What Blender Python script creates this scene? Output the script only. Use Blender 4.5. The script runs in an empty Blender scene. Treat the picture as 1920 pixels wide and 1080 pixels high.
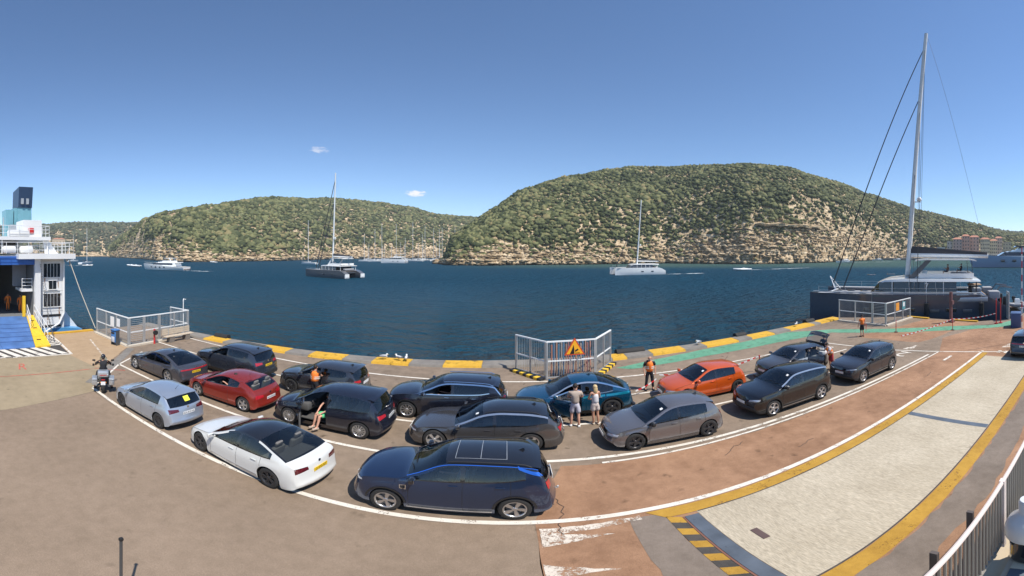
import bpy, bmesh, math, random
import numpy as np
from mathutils import Vector, Matrix, Quaternion
from mathutils.bvhtree import BVHTree
R = math.radians
PI = math.pi
random.seed(7)
scene = bpy.context.scene
col = scene.collection

# ------------------------------------------------------------------ camera
# a wide cylindrical sweep taken from an upper deck, 6.6 m above the quay
CAM_H = 6.6
PXR = 700.0                     # photo pixels per radian
HORIZON = 474.0
cam_data = bpy.data.cameras.new('camera')
cam_data.type = 'PANO'
cam_data.panorama_type = 'EQUIRECTANGULAR'
cam_data.longitude_min = -960 / PXR
cam_data.longitude_max = 960 / PXR
cam_data.latitude_max = HORIZON / PXR
cam_data.latitude_min = -(1080 - HORIZON) / PXR
cam_data.clip_start = 0.05
cam_data.clip_end = 20000
cam = bpy.data.objects.new('camera', cam_data)
cam.location = (0, 0, CAM_H)
cam.rotation_euler = (R(90), 0, 0)
col.objects.link(cam)
scene.camera = cam

# ------------------------------------------------------------------ sky + sun
SUN_EL = R(57)
SUN_AZ = math.atan2(0.77, -0.64)           # clockwise from +Y
sun_dir = Vector((math.cos(SUN_EL) * math.sin(SUN_AZ), math.cos(SUN_EL) * math.cos(SUN_AZ), math.sin(SUN_EL)))
world = bpy.data.worlds.new('World')
scene.world = world
world.use_nodes = True
wn = world.node_tree.nodes
wl = world.node_tree.links
wn.clear()
w_out = wn.new('ShaderNodeOutputWorld')
w_bg = wn.new('ShaderNodeBackground')
w_sky = wn.new('ShaderNodeTexSky')
w_sky.sky_type = 'NISHITA'
w_sky.sun_disc = False
w_sky.sun_elevation = SUN_EL
w_sky.sun_rotation = SUN_AZ
w_sky.altitude = 0
w_sky.air_density = 0.85
w_sky.dust_density = 0.05
w_sky.ozone_density = 3.5
w_bg.inputs['Strength'].default_value = 0.148
# two small wisps of cloud low over the hills
w_tc = wn.new('ShaderNodeTexCoord')
w_hs = wn.new('ShaderNodeHueSaturation'); w_hs.inputs['Saturation'].default_value = 1.06
wl.new(w_sky.outputs[0], w_hs.inputs['Color'])
prev = w_hs.outputs[0]
for (px, py, rx, rz, dens, seed) in ((600, 281, 0.028, 0.011, 0.45, 1.3), (780, 363, 0.034, 0.011, 0.9, 7.1)):
    ph = (px - 960) / PXR
    el = (HORIZON - py) / PXR
    d = Vector((math.sin(ph) * math.cos(el), math.cos(ph) * math.cos(el), math.sin(el)))
    right = Vector((math.cos(ph), -math.sin(ph), 0))
    up = right.cross(d)
    comps = []
    for ax, r in ((right, rx), (up, rz)):
        dp = wn.new('ShaderNodeVectorMath'); dp.operation = 'DOT_PRODUCT'
        dp.inputs[1].default_value = ax
        wl.new(w_tc.outputs['Generated'], dp.inputs[0])
        sub = wn.new('ShaderNodeMath'); sub.operation = 'SUBTRACT'
        sub.inputs[1].default_value = d.dot(ax)
        wl.new(dp.outputs['Value'], sub.inputs[0])
        dv = wn.new('ShaderNodeMath'); dv.operation = 'DIVIDE'; dv.inputs[1].default_value = r
        wl.new(sub.outputs[0], dv.inputs[0])
        sq = wn.new('ShaderNodeMath'); sq.operation = 'POWER'; sq.inputs[1].default_value = 2
        ab = wn.new('ShaderNodeMath'); ab.operation = 'ABSOLUTE'
        wl.new(dv.outputs[0], ab.inputs[0]); wl.new(ab.outputs[0], sq.inputs[0])
        comps.append(sq)
    fr = wn.new('ShaderNodeVectorMath'); fr.operation = 'DOT_PRODUCT'; fr.inputs[1].default_value = d
    wl.new(w_tc.outputs['Generated'], fr.inputs[0])
    front = wn.new('ShaderNodeMath'); front.operation = 'GREATER_THAN'; front.inputs[1].default_value = 0
    wl.new(fr.outputs['Value'], front.inputs[0])
    add = wn.new('ShaderNodeMath'); wl.new(comps[0].outputs[0], add.inputs[0]); wl.new(comps[1].outputs[0], add.inputs[1])
    nz = wn.new('ShaderNodeTexNoise'); nz.noise_dimensions = '3D'
    nz.inputs['Scale'].default_value = 60; nz.inputs['Detail'].default_value = 6
    mp = wn.new('ShaderNodeMapping'); mp.inputs['Location'].default_value = (seed, seed, seed); mp.inputs['Scale'].default_value = (1, 1, 2.2)
    wl.new(w_tc.outputs['Generated'], mp.inputs[0]); wl.new(mp.outputs[0], nz.inputs['Vector'])
    m1 = wn.new('ShaderNodeMath'); m1.operation = 'MULTIPLY_ADD'; m1.inputs[1].default_value = -2.6; m1.inputs[2].default_value = 2.0
    wl.new(nz.outputs[0], m1.inputs[0])
    ad2 = wn.new('ShaderNodeMath'); wl.new(add.outputs[0], ad2.inputs[0]); wl.new(m1.outputs[0], ad2.inputs[1])
    mr = wn.new('ShaderNodeMapRange'); mr.interpolation_type = 'SMOOTHSTEP'
    mr.inputs['From Min'].default_value = 1.55; mr.inputs['From Max'].default_value = 0.55
    mr.inputs['To Min'].default_value = 0; mr.inputs['To Max'].default_value = dens
    wl.new(ad2.outputs[0], mr.inputs['Value'])
    m2 = wn.new('ShaderNodeMath'); m2.operation = 'MULTIPLY'
    wl.new(mr.outputs[0], m2.inputs[0]); wl.new(front.outputs[0], m2.inputs[1])
    mx = wn.new('ShaderNodeMixRGB'); mx.inputs['Color2'].default_value = (6.2, 6.0, 6.0, 1)
    wl.new(m2.outputs[0], mx.inputs['Fac']); wl.new(prev, mx.inputs['Color1'])
    prev = mx.outputs[0]
wl.new(prev, w_bg.inputs['Color'])
wl.new(w_bg.outputs[0], w_out.inputs['Surface'])

sun_data = bpy.data.lights.new('sun', 'SUN')
sun_data.energy = 4.8
sun_data.angle = R(0.5)
sun_data.color = (1.0, 0.95, 0.87)
sun = bpy.data.objects.new('sun', sun_data)
sun.rotation_mode = 'QUATERNION'
sun.rotation_quaternion = sun_dir.to_track_quat('Z', 'Y')
sun.location = (20, -20, 60)
col.objects.link(sun)

vs = scene.view_settings
vs.view_transform = 'Standard'
vs.look = 'None'
vs.gamma = 1
vs.use_curve_mapping = False
vs.exposure = 0.25
scene.cycles.max_bounces = 8
scene.cycles.transparent_max_bounces = 12
scene.cycles.caustics_reflective = False
scene.cycles.caustics_refractive = False
scene.cycles.use_denoising = True

# ------------------------------------------------------------------ helpers
def G(px, py, z=0.0):
    """ground point (X, Y) seen at a photo pixel, at height z"""
    ph = (px - 960) / PXR
    d = (CAM_H - z) / math.tan((py - HORIZON) / PXR)
    return (math.sin(ph) * d, math.cos(ph) * d)

def polar(px, dist):
    ph = (px - 960) / PXR
    return (math.sin(ph) * dist, math.cos(ph) * dist)

def tag(o, label=None, cat=None, group=None, kind=None):
    if label: o['label'] = label
    if cat: o['category'] = cat
    if group: o['group'] = group
    if kind: o['kind'] = kind
    return o

def empty(name, loc=(0, 0, 0), rz=0.0, label=None, cat=None, group=None):
    o = bpy.data.objects.new(name, None)
    o.empty_display_size = 0.2
    o.location = loc
    o.rotation_euler = (0, 0, rz)
    col.objects.link(o)
    return tag(o, label, cat, group)

def link_mesh(name, me, parent=None, loc=None):
    o = bpy.data.objects.new(name, me)
    col.objects.link(o)
    if parent is not None: o.parent = parent
    if loc is not None: o.location = loc
    return o

def copy_tree(o, parent=None):
    c = o.copy()
    col.objects.link(c)
    c.parent = parent
    for ch in list(o.children):
        copy_tree(ch, c)
    return c

class MB:
    """collects polygons, then links them as one mesh object"""
    def __init__(s): s.v = []; s.f = []; s.m = []
    def add(s, verts, faces, mi=0):
        b = len(s.v)
        s.v.extend(tuple(p) for p in verts)
        for f in faces:
            s.f.append(tuple(b + i for i in f)); s.m.append(mi)
        return s
    def box(s, c, size, mi=0, rz=0.0, M=None, taper=1.0):
        hx, hy, hz = size[0] / 2, size[1] / 2, size[2] / 2
        vs_ = []
        for z, k in ((-hz, 1.0), (hz, taper)):
            for x, y in ((-hx, -hy), (hx, -hy), (hx, hy), (-hx, hy)):
                vs_.append(Vector((x * k, y * k, z)))
        rot = Matrix.Rotation(rz, 3, 'Z') if M is None else M
        vs_ = [rot @ p + Vector(c) for p in vs_]
        return s.add(vs_, [(3, 2, 1, 0), (4, 5, 6, 7), (0, 1, 5, 4), (1, 2, 6, 5), (2, 3, 7, 6), (3, 0, 4, 7)], mi)
    def rbox(s, c, size, r=0.02, mi=0, M=None, n=2):
        """box with rounded vertical and horizontal edges (stacked rounded rectangles)"""
        hx, hy, hz = size[0] / 2, size[1] / 2, size[2] / 2
        r = min(r, hx * .98, hy * .98, hz * .98)
        rings = []
        for k in range(n + 1):
            a = PI / 2 * k / n
            rings.append((-hz + r - r * math.cos(PI / 2 - a) * 0 - r * math.sin(PI / 2 - a), r * (1 - math.sin(a))))
        lv = [(z, ins) for z, ins in rings] + [(-z, ins) for z, ins in reversed(rings)]
        out = []
        for z, ins in lv:
            ring = []
            for (sx, sy, a0) in ((1, 1, 0), (-1, 1, 90), (-1, -1, 180), (1, -1, 270)):
                for q in range(n + 1):
                    a = R(a0 + 90 * q / n)
                    ring.append(Vector((sx * (hx - r) + (r - ins) * math.cos(a), sy * (hy - r) + (r - ins) * math.sin(a), z)))
            out.append(ring)
        M_ = M if M is not None else Matrix.Identity(3)
        rr = [[M_ @ p + Vector(c) for p in ring] for ring in out]
        return s.loft(rr, mi, cap=True)
    def loft(s, rings, mi=0, cap=True, closed=True):
        n = len(rings[0]); vs_ = [p for r in rings for p in r]; fs = []
        for i in range(len(rings) - 1):
            for j in range(n if closed else n - 1):
                k = (j + 1) % n
                fs.append((i * n + j, i * n + k, (i + 1) * n + k, (i + 1) * n + j))
        if cap:
            fs.append(tuple(range(n - 1, -1, -1)))
            b = (len(rings) - 1) * n
            fs.append(tuple(range(b, b + n)))
        return s.add(vs_, fs, mi)
    def cyl(s, p0, p1, r0, r1=None, n=10, mi=0, cap=True):
        if r1 is None: r1 = r0
        p0 = Vector(p0); p1 = Vector(p1); d = (p1 - p0)
        if d.length < 1e-6: return s
        q = d.to_track_quat('Z', 'Y').to_matrix()
        rings = []
        for p, r in ((p0, r0), (p1, r1)):
            rings.append([p + q @ Vector((r * math.cos(2 * PI * k / n), r * math.sin(2 * PI * k / n), 0)) for k in range(n)])
        return s.loft(rings, mi, cap)
    def tube(s, pts, r, n=8, mi=0, cap=True):
        pts = [Vector(p) for p in pts]; rings = []
        rad = r if isinstance(r, (list, tuple)) else [r] * len(pts)
        for i, p in enumerate(pts):
            d = (pts[min(i + 1, len(pts) - 1)] - pts[max(i - 1, 0)]).normalized()
            a = Vector((0, 0, 1)) if abs(d.z) < 0.9 else Vector((1, 0, 0))
            u = d.cross(a).normalized(); v = d.cross(u)
            rings.append([p + u * rad[i] * math.cos(2 * PI * k / n) + v * rad[i] * math.sin(2 * PI * k / n) for k in range(n)])
        return s.loft(rings, mi, cap)
    def lathe(s, prof, n=24, mi=0, axis='Z', c=(0, 0, 0), cap=False):
        c = Vector(c); rings = []
        for (r, h) in prof:
            ring = []
            for k in range(n):
                a = 2 * PI * k / n; x, y = r * math.cos(a), r * math.sin(a)
                p = Vector((x, y, h)) if axis == 'Z' else Vector((x, h, -y)) if axis == 'Y' else Vector((h, x, y))
                ring.append(c + p)
            rings.append(ring)
        return s.loft(rings, mi, cap)
    def prism(s, poly, z0, z1, mi=0):
        n = len(poly)
        vs_ = [(p[0], p[1], z0) for p in poly] + [(p[0], p[1], z1) for p in poly]
        fs = [tuple(range(n - 1, -1, -1)), tuple(range(n, 2 * n))]
        fs += [(i, (i + 1) % n, n + (i + 1) % n, n + i) for i in range(n)]
        return s.add(vs_, fs, mi)
    def extr(s, poly, axis, a0, a1, mi=0):
        """polygon in the plane across axis, extruded from a0 to a1"""
        n = len(poly)
        def P(p, a):
            return (a, p[0], p[1]) if axis == 'X' else (p[0], a, p[1])
        vs_ = [P(p, a0) for p in poly] + [P(p, a1) for p in poly]
        fs = [tuple(range(n - 1, -1, -1)), tuple(range(n, 2 * n))]
        fs += [(i, (i + 1) % n, n + (i + 1) % n, n + i) for i in range(n)]
        return s.add(vs_, fs, mi)
    def sphere(s, c, r, mi=0, nu=12, nv=8):
        rx, ry, rz = r if isinstance(r, (list, tuple)) else (r, r, r)
        rings = []
        for i in range(nv + 1):
            a = -PI / 2 + PI * i / nv
            a = max(-PI / 2 + .02, min(PI / 2 - .02, a))
            rings.append([(c[0] + rx * math.cos(a) * math.cos(2 * PI * k / nu), c[1] + ry * math.cos(a) * math.sin(2 * PI * k / nu), c[2] + rz * math.sin(a)) for k in range(nu)])
        return s.loft(rings, mi, True)
    def grid(s, P, mi=0, flip=False):
        """P[i][j] points"""
        n, m = len(P), len(P[0]); vs_ = [p for r in P for p in r]; fs = []
        for i in range(n - 1):
            for j in range(m - 1):
                q = (i * m + j, i * m + j + 1, (i + 1) * m + j + 1, (i + 1) * m + j)
                fs.append(q[::-1] if flip else q)
        return s.add(vs_, fs, mi)
    def mesh(s, name, mats, smooth=False, fix=True, angle=40):
        me = bpy.data.meshes.new(name)
        me.from_pydata(s.v, [], s.f)
        if not isinstance(mats, (list, tuple)): mats = [mats]
        for m_ in mats: me.materials.append(m_)
        if len(mats) > 1: me.polygons.foreach_set('material_index', s.m)
        if fix:
            bm = bmesh.new(); bm.from_mesh(me)
            bmesh.ops.recalc_face_normals(bm, faces=bm.faces)
            bm.to_mesh(me); bm.free()
        if smooth:
            me.polygons.foreach_set('use_smooth', [True] * len(me.polygons))
            try: me.set_sharp_from_angle(angle=R(angle))
            except Exception: pass
        me.update()
        return me
    def build(s, name, mats, parent=None, smooth=False, fix=True, angle=40):
        return link_mesh(name, s.mesh(name, mats, smooth, fix, angle), parent)

# ------------------------------------------------------------------ materials
_mats = {}
def nd(nt, t, **kw):
    n = nt.nodes.new(t)
    for k, v in kw.items(): setattr(n, k, v)
    return n

def mat(name, c, rough=0.5, metal=0.0, var=0.06, vscale=3.0, bump=0.0, bscale=40.0, coat=0.0, spec=0.5, emit=0.0, dirt=0.0):
    if name in _mats: return _mats[name]
    m = bpy.data.materials.new(name); m.use_nodes = True
    nt = m.node_tree; b = nt.nodes['Principled BSDF']
    b.inputs['Roughness'].default_value = rough
    b.inputs['Metallic'].default_value = metal
    b.inputs['Coat Weight'].default_value = coat
    b.inputs['Coat Roughness'].default_value = 0.04
    b.inputs['Specular IOR Level'].default_value = spec
    tc = nd(nt, 'ShaderNodeTexCoord')
    nz = nd(nt, 'ShaderNodeTexNoise'); nz.inputs['Scale'].default_value = vscale; nz.inputs['Detail'].default_value = 5
    nt.links.new(tc.outputs['Object'], nz.inputs['Vector'])
    mx = nd(nt, 'ShaderNodeMixRGB')
    mx.inputs['Color1'].default_value = (*[max(0, x * (1 - var * 2)) for x in c], 1)
    mx.inputs['Color2'].default_value = (*[min(1, x * (1 + var * 2)) for x in c], 1)
    nt.links.new(nz.outputs['Fac'], mx.inputs['Fac'])
    nt.links.new(mx.outputs[0], b.inputs['Base Color'])
    if bump:
        n2 = nd(nt, 'ShaderNodeTexNoise'); n2.inputs['Scale'].default_value = bscale; n2.inputs['Detail'].default_value = 3
        nt.links.new(tc.outputs['Object'], n2.inputs['Vector'])
        bp = nd(nt, 'ShaderNodeBump'); bp.inputs['Strength'].default_value = bump; bp.inputs['Distance'].default_value = 0.02
        nt.links.new(n2.outputs['Fac'], bp.inputs['Height']); nt.links.new(bp.outputs[0], b.inputs['Normal'])
    if emit:
        b.inputs['Emission Color'].default_value = (*c, 1); b.inputs['Emission Strength'].default_value = emit
    _mats[name] = m
    return m

def glass(name, tint, refl=0.9, opac=0.0, rough=0.0):
    """tinted pane: sees through, mirrors the sky by angle"""
    if name in _mats: return _mats[name]
    m = bpy.data.materials.new(name); m.use_nodes = True
    nt = m.node_tree; nt.nodes.remove(nt.nodes['Principled BSDF'])
    out = nt.nodes['Material Output']
    tr = nd(nt, 'ShaderNodeBsdfTransparent'); tr.inputs[0].default_value = (*tint, 1)
    gl = nd(nt, 'ShaderNodeBsdfGlossy'); gl.inputs['Roughness'].default_value = 0.02 + rough; gl.inputs['Color'].default_value = (refl, refl, refl, 1)
    fr = nd(nt, 'ShaderNodeFresnel'); fr.inputs['IOR'].default_value = 1.85
    mx = nd(nt, 'ShaderNodeMixShader')
    nt.links.new(fr.outputs[0], mx.inputs[0]); nt.links.new(tr.outputs[0], mx.inputs[1]); nt.links.new(gl.outputs[0], mx.inputs[2])
    nt.links.new(mx.outputs[0], out.inputs['Surface'])
    _mats[name] = m
    return m

def pmat(name, c1, c2, rough=0.85, s1=0.35, s2=3.0, s3=60.0, spots=0.0, bump=0.25, worn=0.0, wscale=1.6, grain=0.25, stretch=None):
    """ground: broad patches, mottling, grain, dark spots; worn > 0 lets the ground show through"""
    if name in _mats: return _mats[name]
    m = bpy.data.materials.new(name); m.use_nodes = True
    nt = m.node_tree; b = nt.nodes['Principled BSDF']; L = nt.links.new
    b.inputs['Roughness'].default_value = rough
    b.inputs['Specular IOR Level'].default_value = 0.3
    geo = nd(nt, 'ShaderNodeNewGeometry')
    def noise(sc, det=5, ro=0.6):
        n = nd(nt, 'ShaderNodeTexNoise'); n.inputs['Scale'].default_value = sc; n.inputs['Detail'].default_value = det
        n.inputs['Roughness'].default_value = ro
        L(geo.outputs['Position'], n.inputs['Vector']); return n
    a = noise(s1, 4); g = noise(s3, 2); bb = noise(s2, 6, .7)
    if stretch:
        for q_ in (g, bb):
            mp_ = nd(nt, 'ShaderNodeMapping'); mp_.inputs['Scale'].default_value = stretch
            L(geo.outputs['Position'], mp_.inputs[0]); L(mp_.outputs[0], q_.inputs['Vector'])
    add = nd(nt, 'ShaderNodeMath', operation='ADD'); L(a.outputs[0], add.inputs[0]); L(bb.outputs[0], add.inputs[1])
    mr = nd(nt, 'ShaderNodeMapRange'); mr.inputs['From Min'].default_value = 0.72; mr.inputs['From Max'].default_value = 1.28
    L(add.outputs[0], mr.inputs['Value'])
    mx = nd(nt, 'ShaderNodeMixRGB'); mx.inputs['Color1'].default_value = (*c1, 1); mx.inputs['Color2'].default_value = (*c2, 1)
    L(mr.outputs[0], mx.inputs['Fac'])
    ov = nd(nt, 'ShaderNodeMixRGB', blend_type='OVERLAY'); ov.inputs['Fac'].default_value = grain
    L(mx.outputs[0], ov.inputs['Color1']); L(g.outputs[0], ov.inputs['Color2'])
    last = ov.outputs[0]
    if spots:
        v = nd(nt, 'ShaderNodeTexVoronoi'); v.inputs['Scale'].default_value = 1.5; v.inputs['Randomness'].default_value = 1
        wp = nd(nt, 'ShaderNodeMixRGB', blend_type='ADD'); wp.inputs['Fac'].default_value = 0.35
        n3 = noise(4.0, 3)
        L(geo.outputs['Position'], wp.inputs['Color1']); L(n3.outputs['Color'], wp.inputs['Color2']); L(wp.outputs[0], v.inputs['Vector'])
        m3 = nd(nt, 'ShaderNodeMapRange'); m3.inputs['From Min'].default_value = 0.05; m3.inputs['From Max'].default_value = 0.17
        m3.inputs['To Min'].default_value = spots; m3.inputs['To Max'].default_value = 0
        L(v.outputs['Distance'], m3.inputs['Value'])
        gate = noise(0.5, 2); gt = nd(nt, 'ShaderNodeMapRange'); gt.inputs['From Min'].default_value = .40; gt.inputs['From Max'].default_value = .56
        L(gate.outputs[0], gt.inputs['Value'])
        mm = nd(nt, 'ShaderNodeMath', operation='MULTIPLY'); L(m3.outputs[0], mm.inputs[0]); L(gt.outputs[0], mm.inputs[1])
        dk = nd(nt, 'ShaderNodeMixRGB'); dk.inputs['Color2'].default_value = (c1[0] * .25, c1[1] * .25, c1[2] * .25, 1)
        L(mm.outputs[0], dk.inputs['Fac']); L(last, dk.inputs['Color1']); last = dk.outputs[0]
    L(last, b.inputs['Base Color'])
    bp = nd(nt, 'ShaderNodeBump'); bp.inputs['Strength'].default_value = bump; bp.inputs['Distance'].default_value = 0.02
    L(g.outputs[0], bp.inputs['Height']); L(bp.outputs[0], b.inputs['Normal'])
    if worn:
        out = nt.nodes['Material Output']; tr = nd(nt, 'ShaderNodeBsdfTransparent')
        w1 = noise(wscale, 6, .75); w2 = noise(22, 4, .8)
        ad = nd(nt, 'ShaderNodeMath', operation='MULTIPLY_ADD'); ad.inputs[1].default_value = 0.6
        L(w2.outputs[0], ad.inputs[0]); L(w1.outputs[0], ad.inputs[2])
        r = nd(nt, 'ShaderNodeMapRange'); t = 0.8 + (0.5 - worn) * 0.5
        r.inputs['From Min'].default_value = t - .05; r.inputs['From Max'].default_value = t + .07
        L(ad.outputs[0], r.inputs['Value'])
        ms = nd(nt, 'ShaderNodeMixShader'); L(r.outputs[0], ms.inputs[0]); L(b.outputs[0], ms.inputs[1]); L(tr.outputs[0], ms.inputs[2])
        L(ms.outputs[0], out.inputs['Surface'])
    _mats[name] = m
    return m

def text_mesh(name, body, size, m, align='CENTER', depth=0.0):
    cu = bpy.data.curves.new(name, 'FONT'); cu.body = body; cu.size = size
    cu.align_x = align; cu.align_y = 'CENTER'; cu.extrude = depth; cu.resolution_u = 3
    o = bpy.data.objects.new(name, cu); col.objects.link(o)
    bpy.context.view_layer.update()
    me = bpy.data.meshes.new_from_object(o.evaluated_get(bpy.context.evaluated_depsgraph_get()))
    bpy.data.objects.remove(o); bpy.data.curves.remove(cu)
    me.materials.clear(); me.materials.append(m); me.name = name
    return me

BLACK = mat('black_plastic', (0.016, 0.016, 0.017), 0.5)
RUBBER = mat('rubber', (0.022, 0.021, 0.02), 0.8, bump=.1)
CHROME = mat('chrome', (0.75, 0.75, 0.76), 0.12, 1.0)
ALU = mat('alloy', (0.55, 0.55, 0.56), 0.28, 0.9)
DARKALU = mat('dark_alloy', (0.06, 0.06, 0.065), 0.35, 0.6)
WHITE = mat('white_paint', (0.8, 0.8, 0.78), 0.45, var=.03)
GALV = mat('galvanised_steel', (0.52, 0.53, 0.53), 0.45, 0.6, var=.1, vscale=6)
STEEL_DK = mat('dark_steel', (0.12, 0.125, 0.13), 0.5, 0.6)
YELLOW = mat('yellow_enamel', (0.8, 0.5, 0.03), 0.5, var=.1)
RED = mat('red_paint', (0.55, 0.03, 0.03), 0.5)
ROPE = mat('rope', (0.5, 0.46, 0.38), 0.9)
# ------------------------------------------------------------------ sea, quay and painted ground
SEA_Z = -1.3
sea_m = bpy.data.materials.new('sea_water'); sea_m.use_nodes = True
nt = sea_m.node_tree; L = nt.links.new; b = nt.nodes['Principled BSDF']
b.inputs['Roughness'].default_value = 0.1
b.inputs['IOR'].default_value = 1.333
b.inputs['Specular IOR Level'].default_value = 0.16
geo = nd(nt, 'ShaderNodeNewGeometry')
def nz_(sc, det, scale=(1, 1, 1), rot=0):
    mp = nd(nt, 'ShaderNodeMapping'); mp.inputs['Scale'].default_value = scale; mp.inputs['Rotation'].default_value = (0, 0, rot)
    L(geo.outputs['Position'], mp.inputs[0])
    n = nd(nt, 'ShaderNodeTexNoise'); n.inputs['Scale'].default_value = sc; n.inputs['Detail'].default_value = det; n.inputs['Roughness'].default_value = .6
    L(mp.outputs[0], n.inputs['Vector']); return n
# water body colour: deep blue, greener over the shallows along the far shore
sep = nd(nt, 'ShaderNodeSeparateXYZ'); L(geo.outputs['Position'], sep.inputs[0])
ln = nd(nt, 'ShaderNodeVectorMath', operation='LENGTH'); L(geo.outputs['Position'], ln.inputs[0])
shal = nd(nt, 'ShaderNodeMapRange'); shal.interpolation_type = 'SMOOTHSTEP'
shal.inputs['From Min'].default_value = 165; shal.inputs['From Max'].default_value = 240
L(ln.outputs['Value'], shal.inputs['Value'])
rgh = nd(nt, 'ShaderNodeMapRange'); rgh.inputs['From Min'].default_value = 25; rgh.inputs['From Max'].default_value = 110; rgh.inputs['To Min'].default_value = .10; rgh.inputs['To Max'].default_value = .6
L(ln.outputs['Value'], rgh.inputs['Value']); L(rgh.outputs[0], b.inputs['Roughness'])
gx = nd(nt, 'ShaderNodeMapRange'); gx.interpolation_type = 'SMOOTHSTEP'; gx.inputs['From Min'].default_value = -60; gx.inputs['From Max'].default_value = 40
L(sep.outputs['X'], gx.inputs['Value'])
big = nz_(0.03, 3)
mm = nd(nt, 'ShaderNodeMath', operation='MULTIPLY'); L(shal.outputs[0], mm.inputs[0]); L(gx.outputs[0], mm.inputs[1])
mm2 = nd(nt, 'ShaderNodeMath', operation='MULTIPLY'); L(mm.outputs[0], mm2.inputs[0]); mm2.inputs[1].default_value = .8
deep = nd(nt, 'ShaderNodeMixRGB'); deep.inputs['Color1'].default_value = (0.006, 0.060, 0.108, 1); deep.inputs['Color2'].default_value = (0.010, 0.086, 0.145, 1)
L(big.outputs[0], deep.inputs['Fac'])
mc = nd(nt, 'ShaderNodeMixRGB'); mc.inputs['Color2'].default_value = (0.10, 0.185, 0.145, 1)
L(mm2.outputs[0], mc.inputs['Fac']); L(deep.outputs[0], mc.inputs['Color1']); L(mc.outputs[0], b.inputs['Base Color'])
n1 = nz_(0.55, 4, (1, 1.7, 1), .35); n2 = nz_(1.9, 4, (1, 1.5, 1), -.3); n3 = nz_(0.2, 3, (1, 2.2, 1), .2)
a1 = nd(nt, 'ShaderNodeMath', operation='MULTIPLY_ADD'); a1.inputs[1].default_value = .35; L(n2.outputs[0], a1.inputs[0]); L(n1.outputs[0], a1.inputs[2])
a2 = nd(nt, 'ShaderNodeMath', operation='MULTIPLY_ADD'); a2.inputs[1].default_value = 1.6; L(n3.outputs[0], a2.inputs[0]); L(a1.outputs[0], a2.inputs[2])
bp = nd(nt, 'ShaderNodeBump'); bp.inputs['Strength'].default_value = 1.0; bp.inputs['Distance'].default_value = 3.4
L(a2.outputs[0], bp.inputs['Height']); L(bp.outputs[0], b.inputs['Normal'])
sea = MB()
sea.grid([[(x, y, SEA_Z) for x in (-1900, -400, -60, 60, 400, 1900)] for y in (-900, -40, 40, 500, 1200, 1900)])
tag(sea.build('sea', sea_m, fix=False), kind='structure')

C_ASPH = pmat('asphalt_lanes', (0.160, 0.119, 0.084), (0.285, 0.214, 0.154), grain=.5, spots=.8, s1=.25, s2=2.2)
C_NEAR = pmat('asphalt_apron', (0.205, 0.150, 0.103), (0.285, 0.210, 0.148), grain=.45, spots=.3, s1=.2, s2=3.0)
C_RED = pmat('reddish_asphalt', (0.21, 0.112, 0.062), (0.385, 0.222, 0.130), grain=.5, spots=.55, s1=.3, s2=1.8)
C_TAN = pmat('tan_concrete', (0.33, 0.225, 0.13), (0.44, 0.31, 0.19), spots=.5, s1=.22, s2=1.5)
C_OLIVE = pmat('olive_concrete', (0.255, 0.20, 0.125), (0.35, 0.275, 0.175), spots=.6, s1=.3, s2=2.0)
C_CONC = pmat('pale_concrete', (0.385, 0.325, 0.235), (0.50, 0.432, 0.325), spots=.35, s1=.5, s2=4.0, s3=22, grain=.55, bump=.5, stretch=(2.2, .35, 1))
C_DKASPH = pmat('dark_asphalt', (0.15, 0.118, 0.092), (0.235, 0.188, 0.15), s1=.5, s2=3)
C_KERB = pmat('kerb_concrete', (0.16, 0.145, 0.13), (0.26, 0.235, 0.20), s1=.6, s2=3)
P_WHITE = pmat('road_white', (0.62, 0.56, 0.47), (0.78, 0.72, 0.63), s1=.8, s2=5, worn=.30)
P_WORN = pmat('worn_white', (0.55, 0.47, 0.38), (0.72, 0.64, 0.54), s1=.8, s2=5, worn=.47, wscale=2.6)
P_YEL = pmat('road_yellow', (0.34, 0.185, 0.028), (0.49, 0.28, 0.045), s1=.7, s2=4, worn=.22)
P_YBR = pmat('kerb_yellow', (0.52, 0.29, 0.03), (0.68, 0.40, 0.05), s1=.8, s2=5, worn=.24)
P_GREEN = pmat('walkway_green', (0.085, 0.25, 0.155), (0.15, 0.34, 0.22), s1=.5, s2=3, worn=.26)
P_REDL = pmat('road_red', (0.50, 0.10, 0.07), (0.62, 0.17, 0.12), s1=.8, s2=5, worn=.38)
P_BLK = pmat('road_black', (0.05, 0.045, 0.04), (0.09, 0.08, 0.07), s1=.8, s2=5)
STEELP = mat('steel_plate', (0.16, 0.18, 0.20), 0.42, 0.5, var=.25, vscale=2)

def qy(X): return 21.85 + .0926 * X           # sea edge of the quay
quay_poly = [(-28.4, -40), (70, -40), (70, 7.2), (36.2, 8.2), (33.8, 11.2), (33.3, 18.9), (28.6, qy(28.6)), (-28.4, qy(-28.4))]
q = MB()
n = len(quay_poly)
q.add([(x, y, 0) for x, y in quay_poly], [tuple(range(n))], 0)
for i in range(n):
    a, c = quay_poly[i], quay_poly[(i + 1) % n]
    q.add([(a[0], a[1], 0), (c[0], c[1], 0), (c[0], c[1], -6), (a[0], a[1], -6)], [(0, 1, 2, 3)], 1)
quay = tag(q.build('quay', [C_ASPH, C_KERB]), kind='structure')

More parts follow.
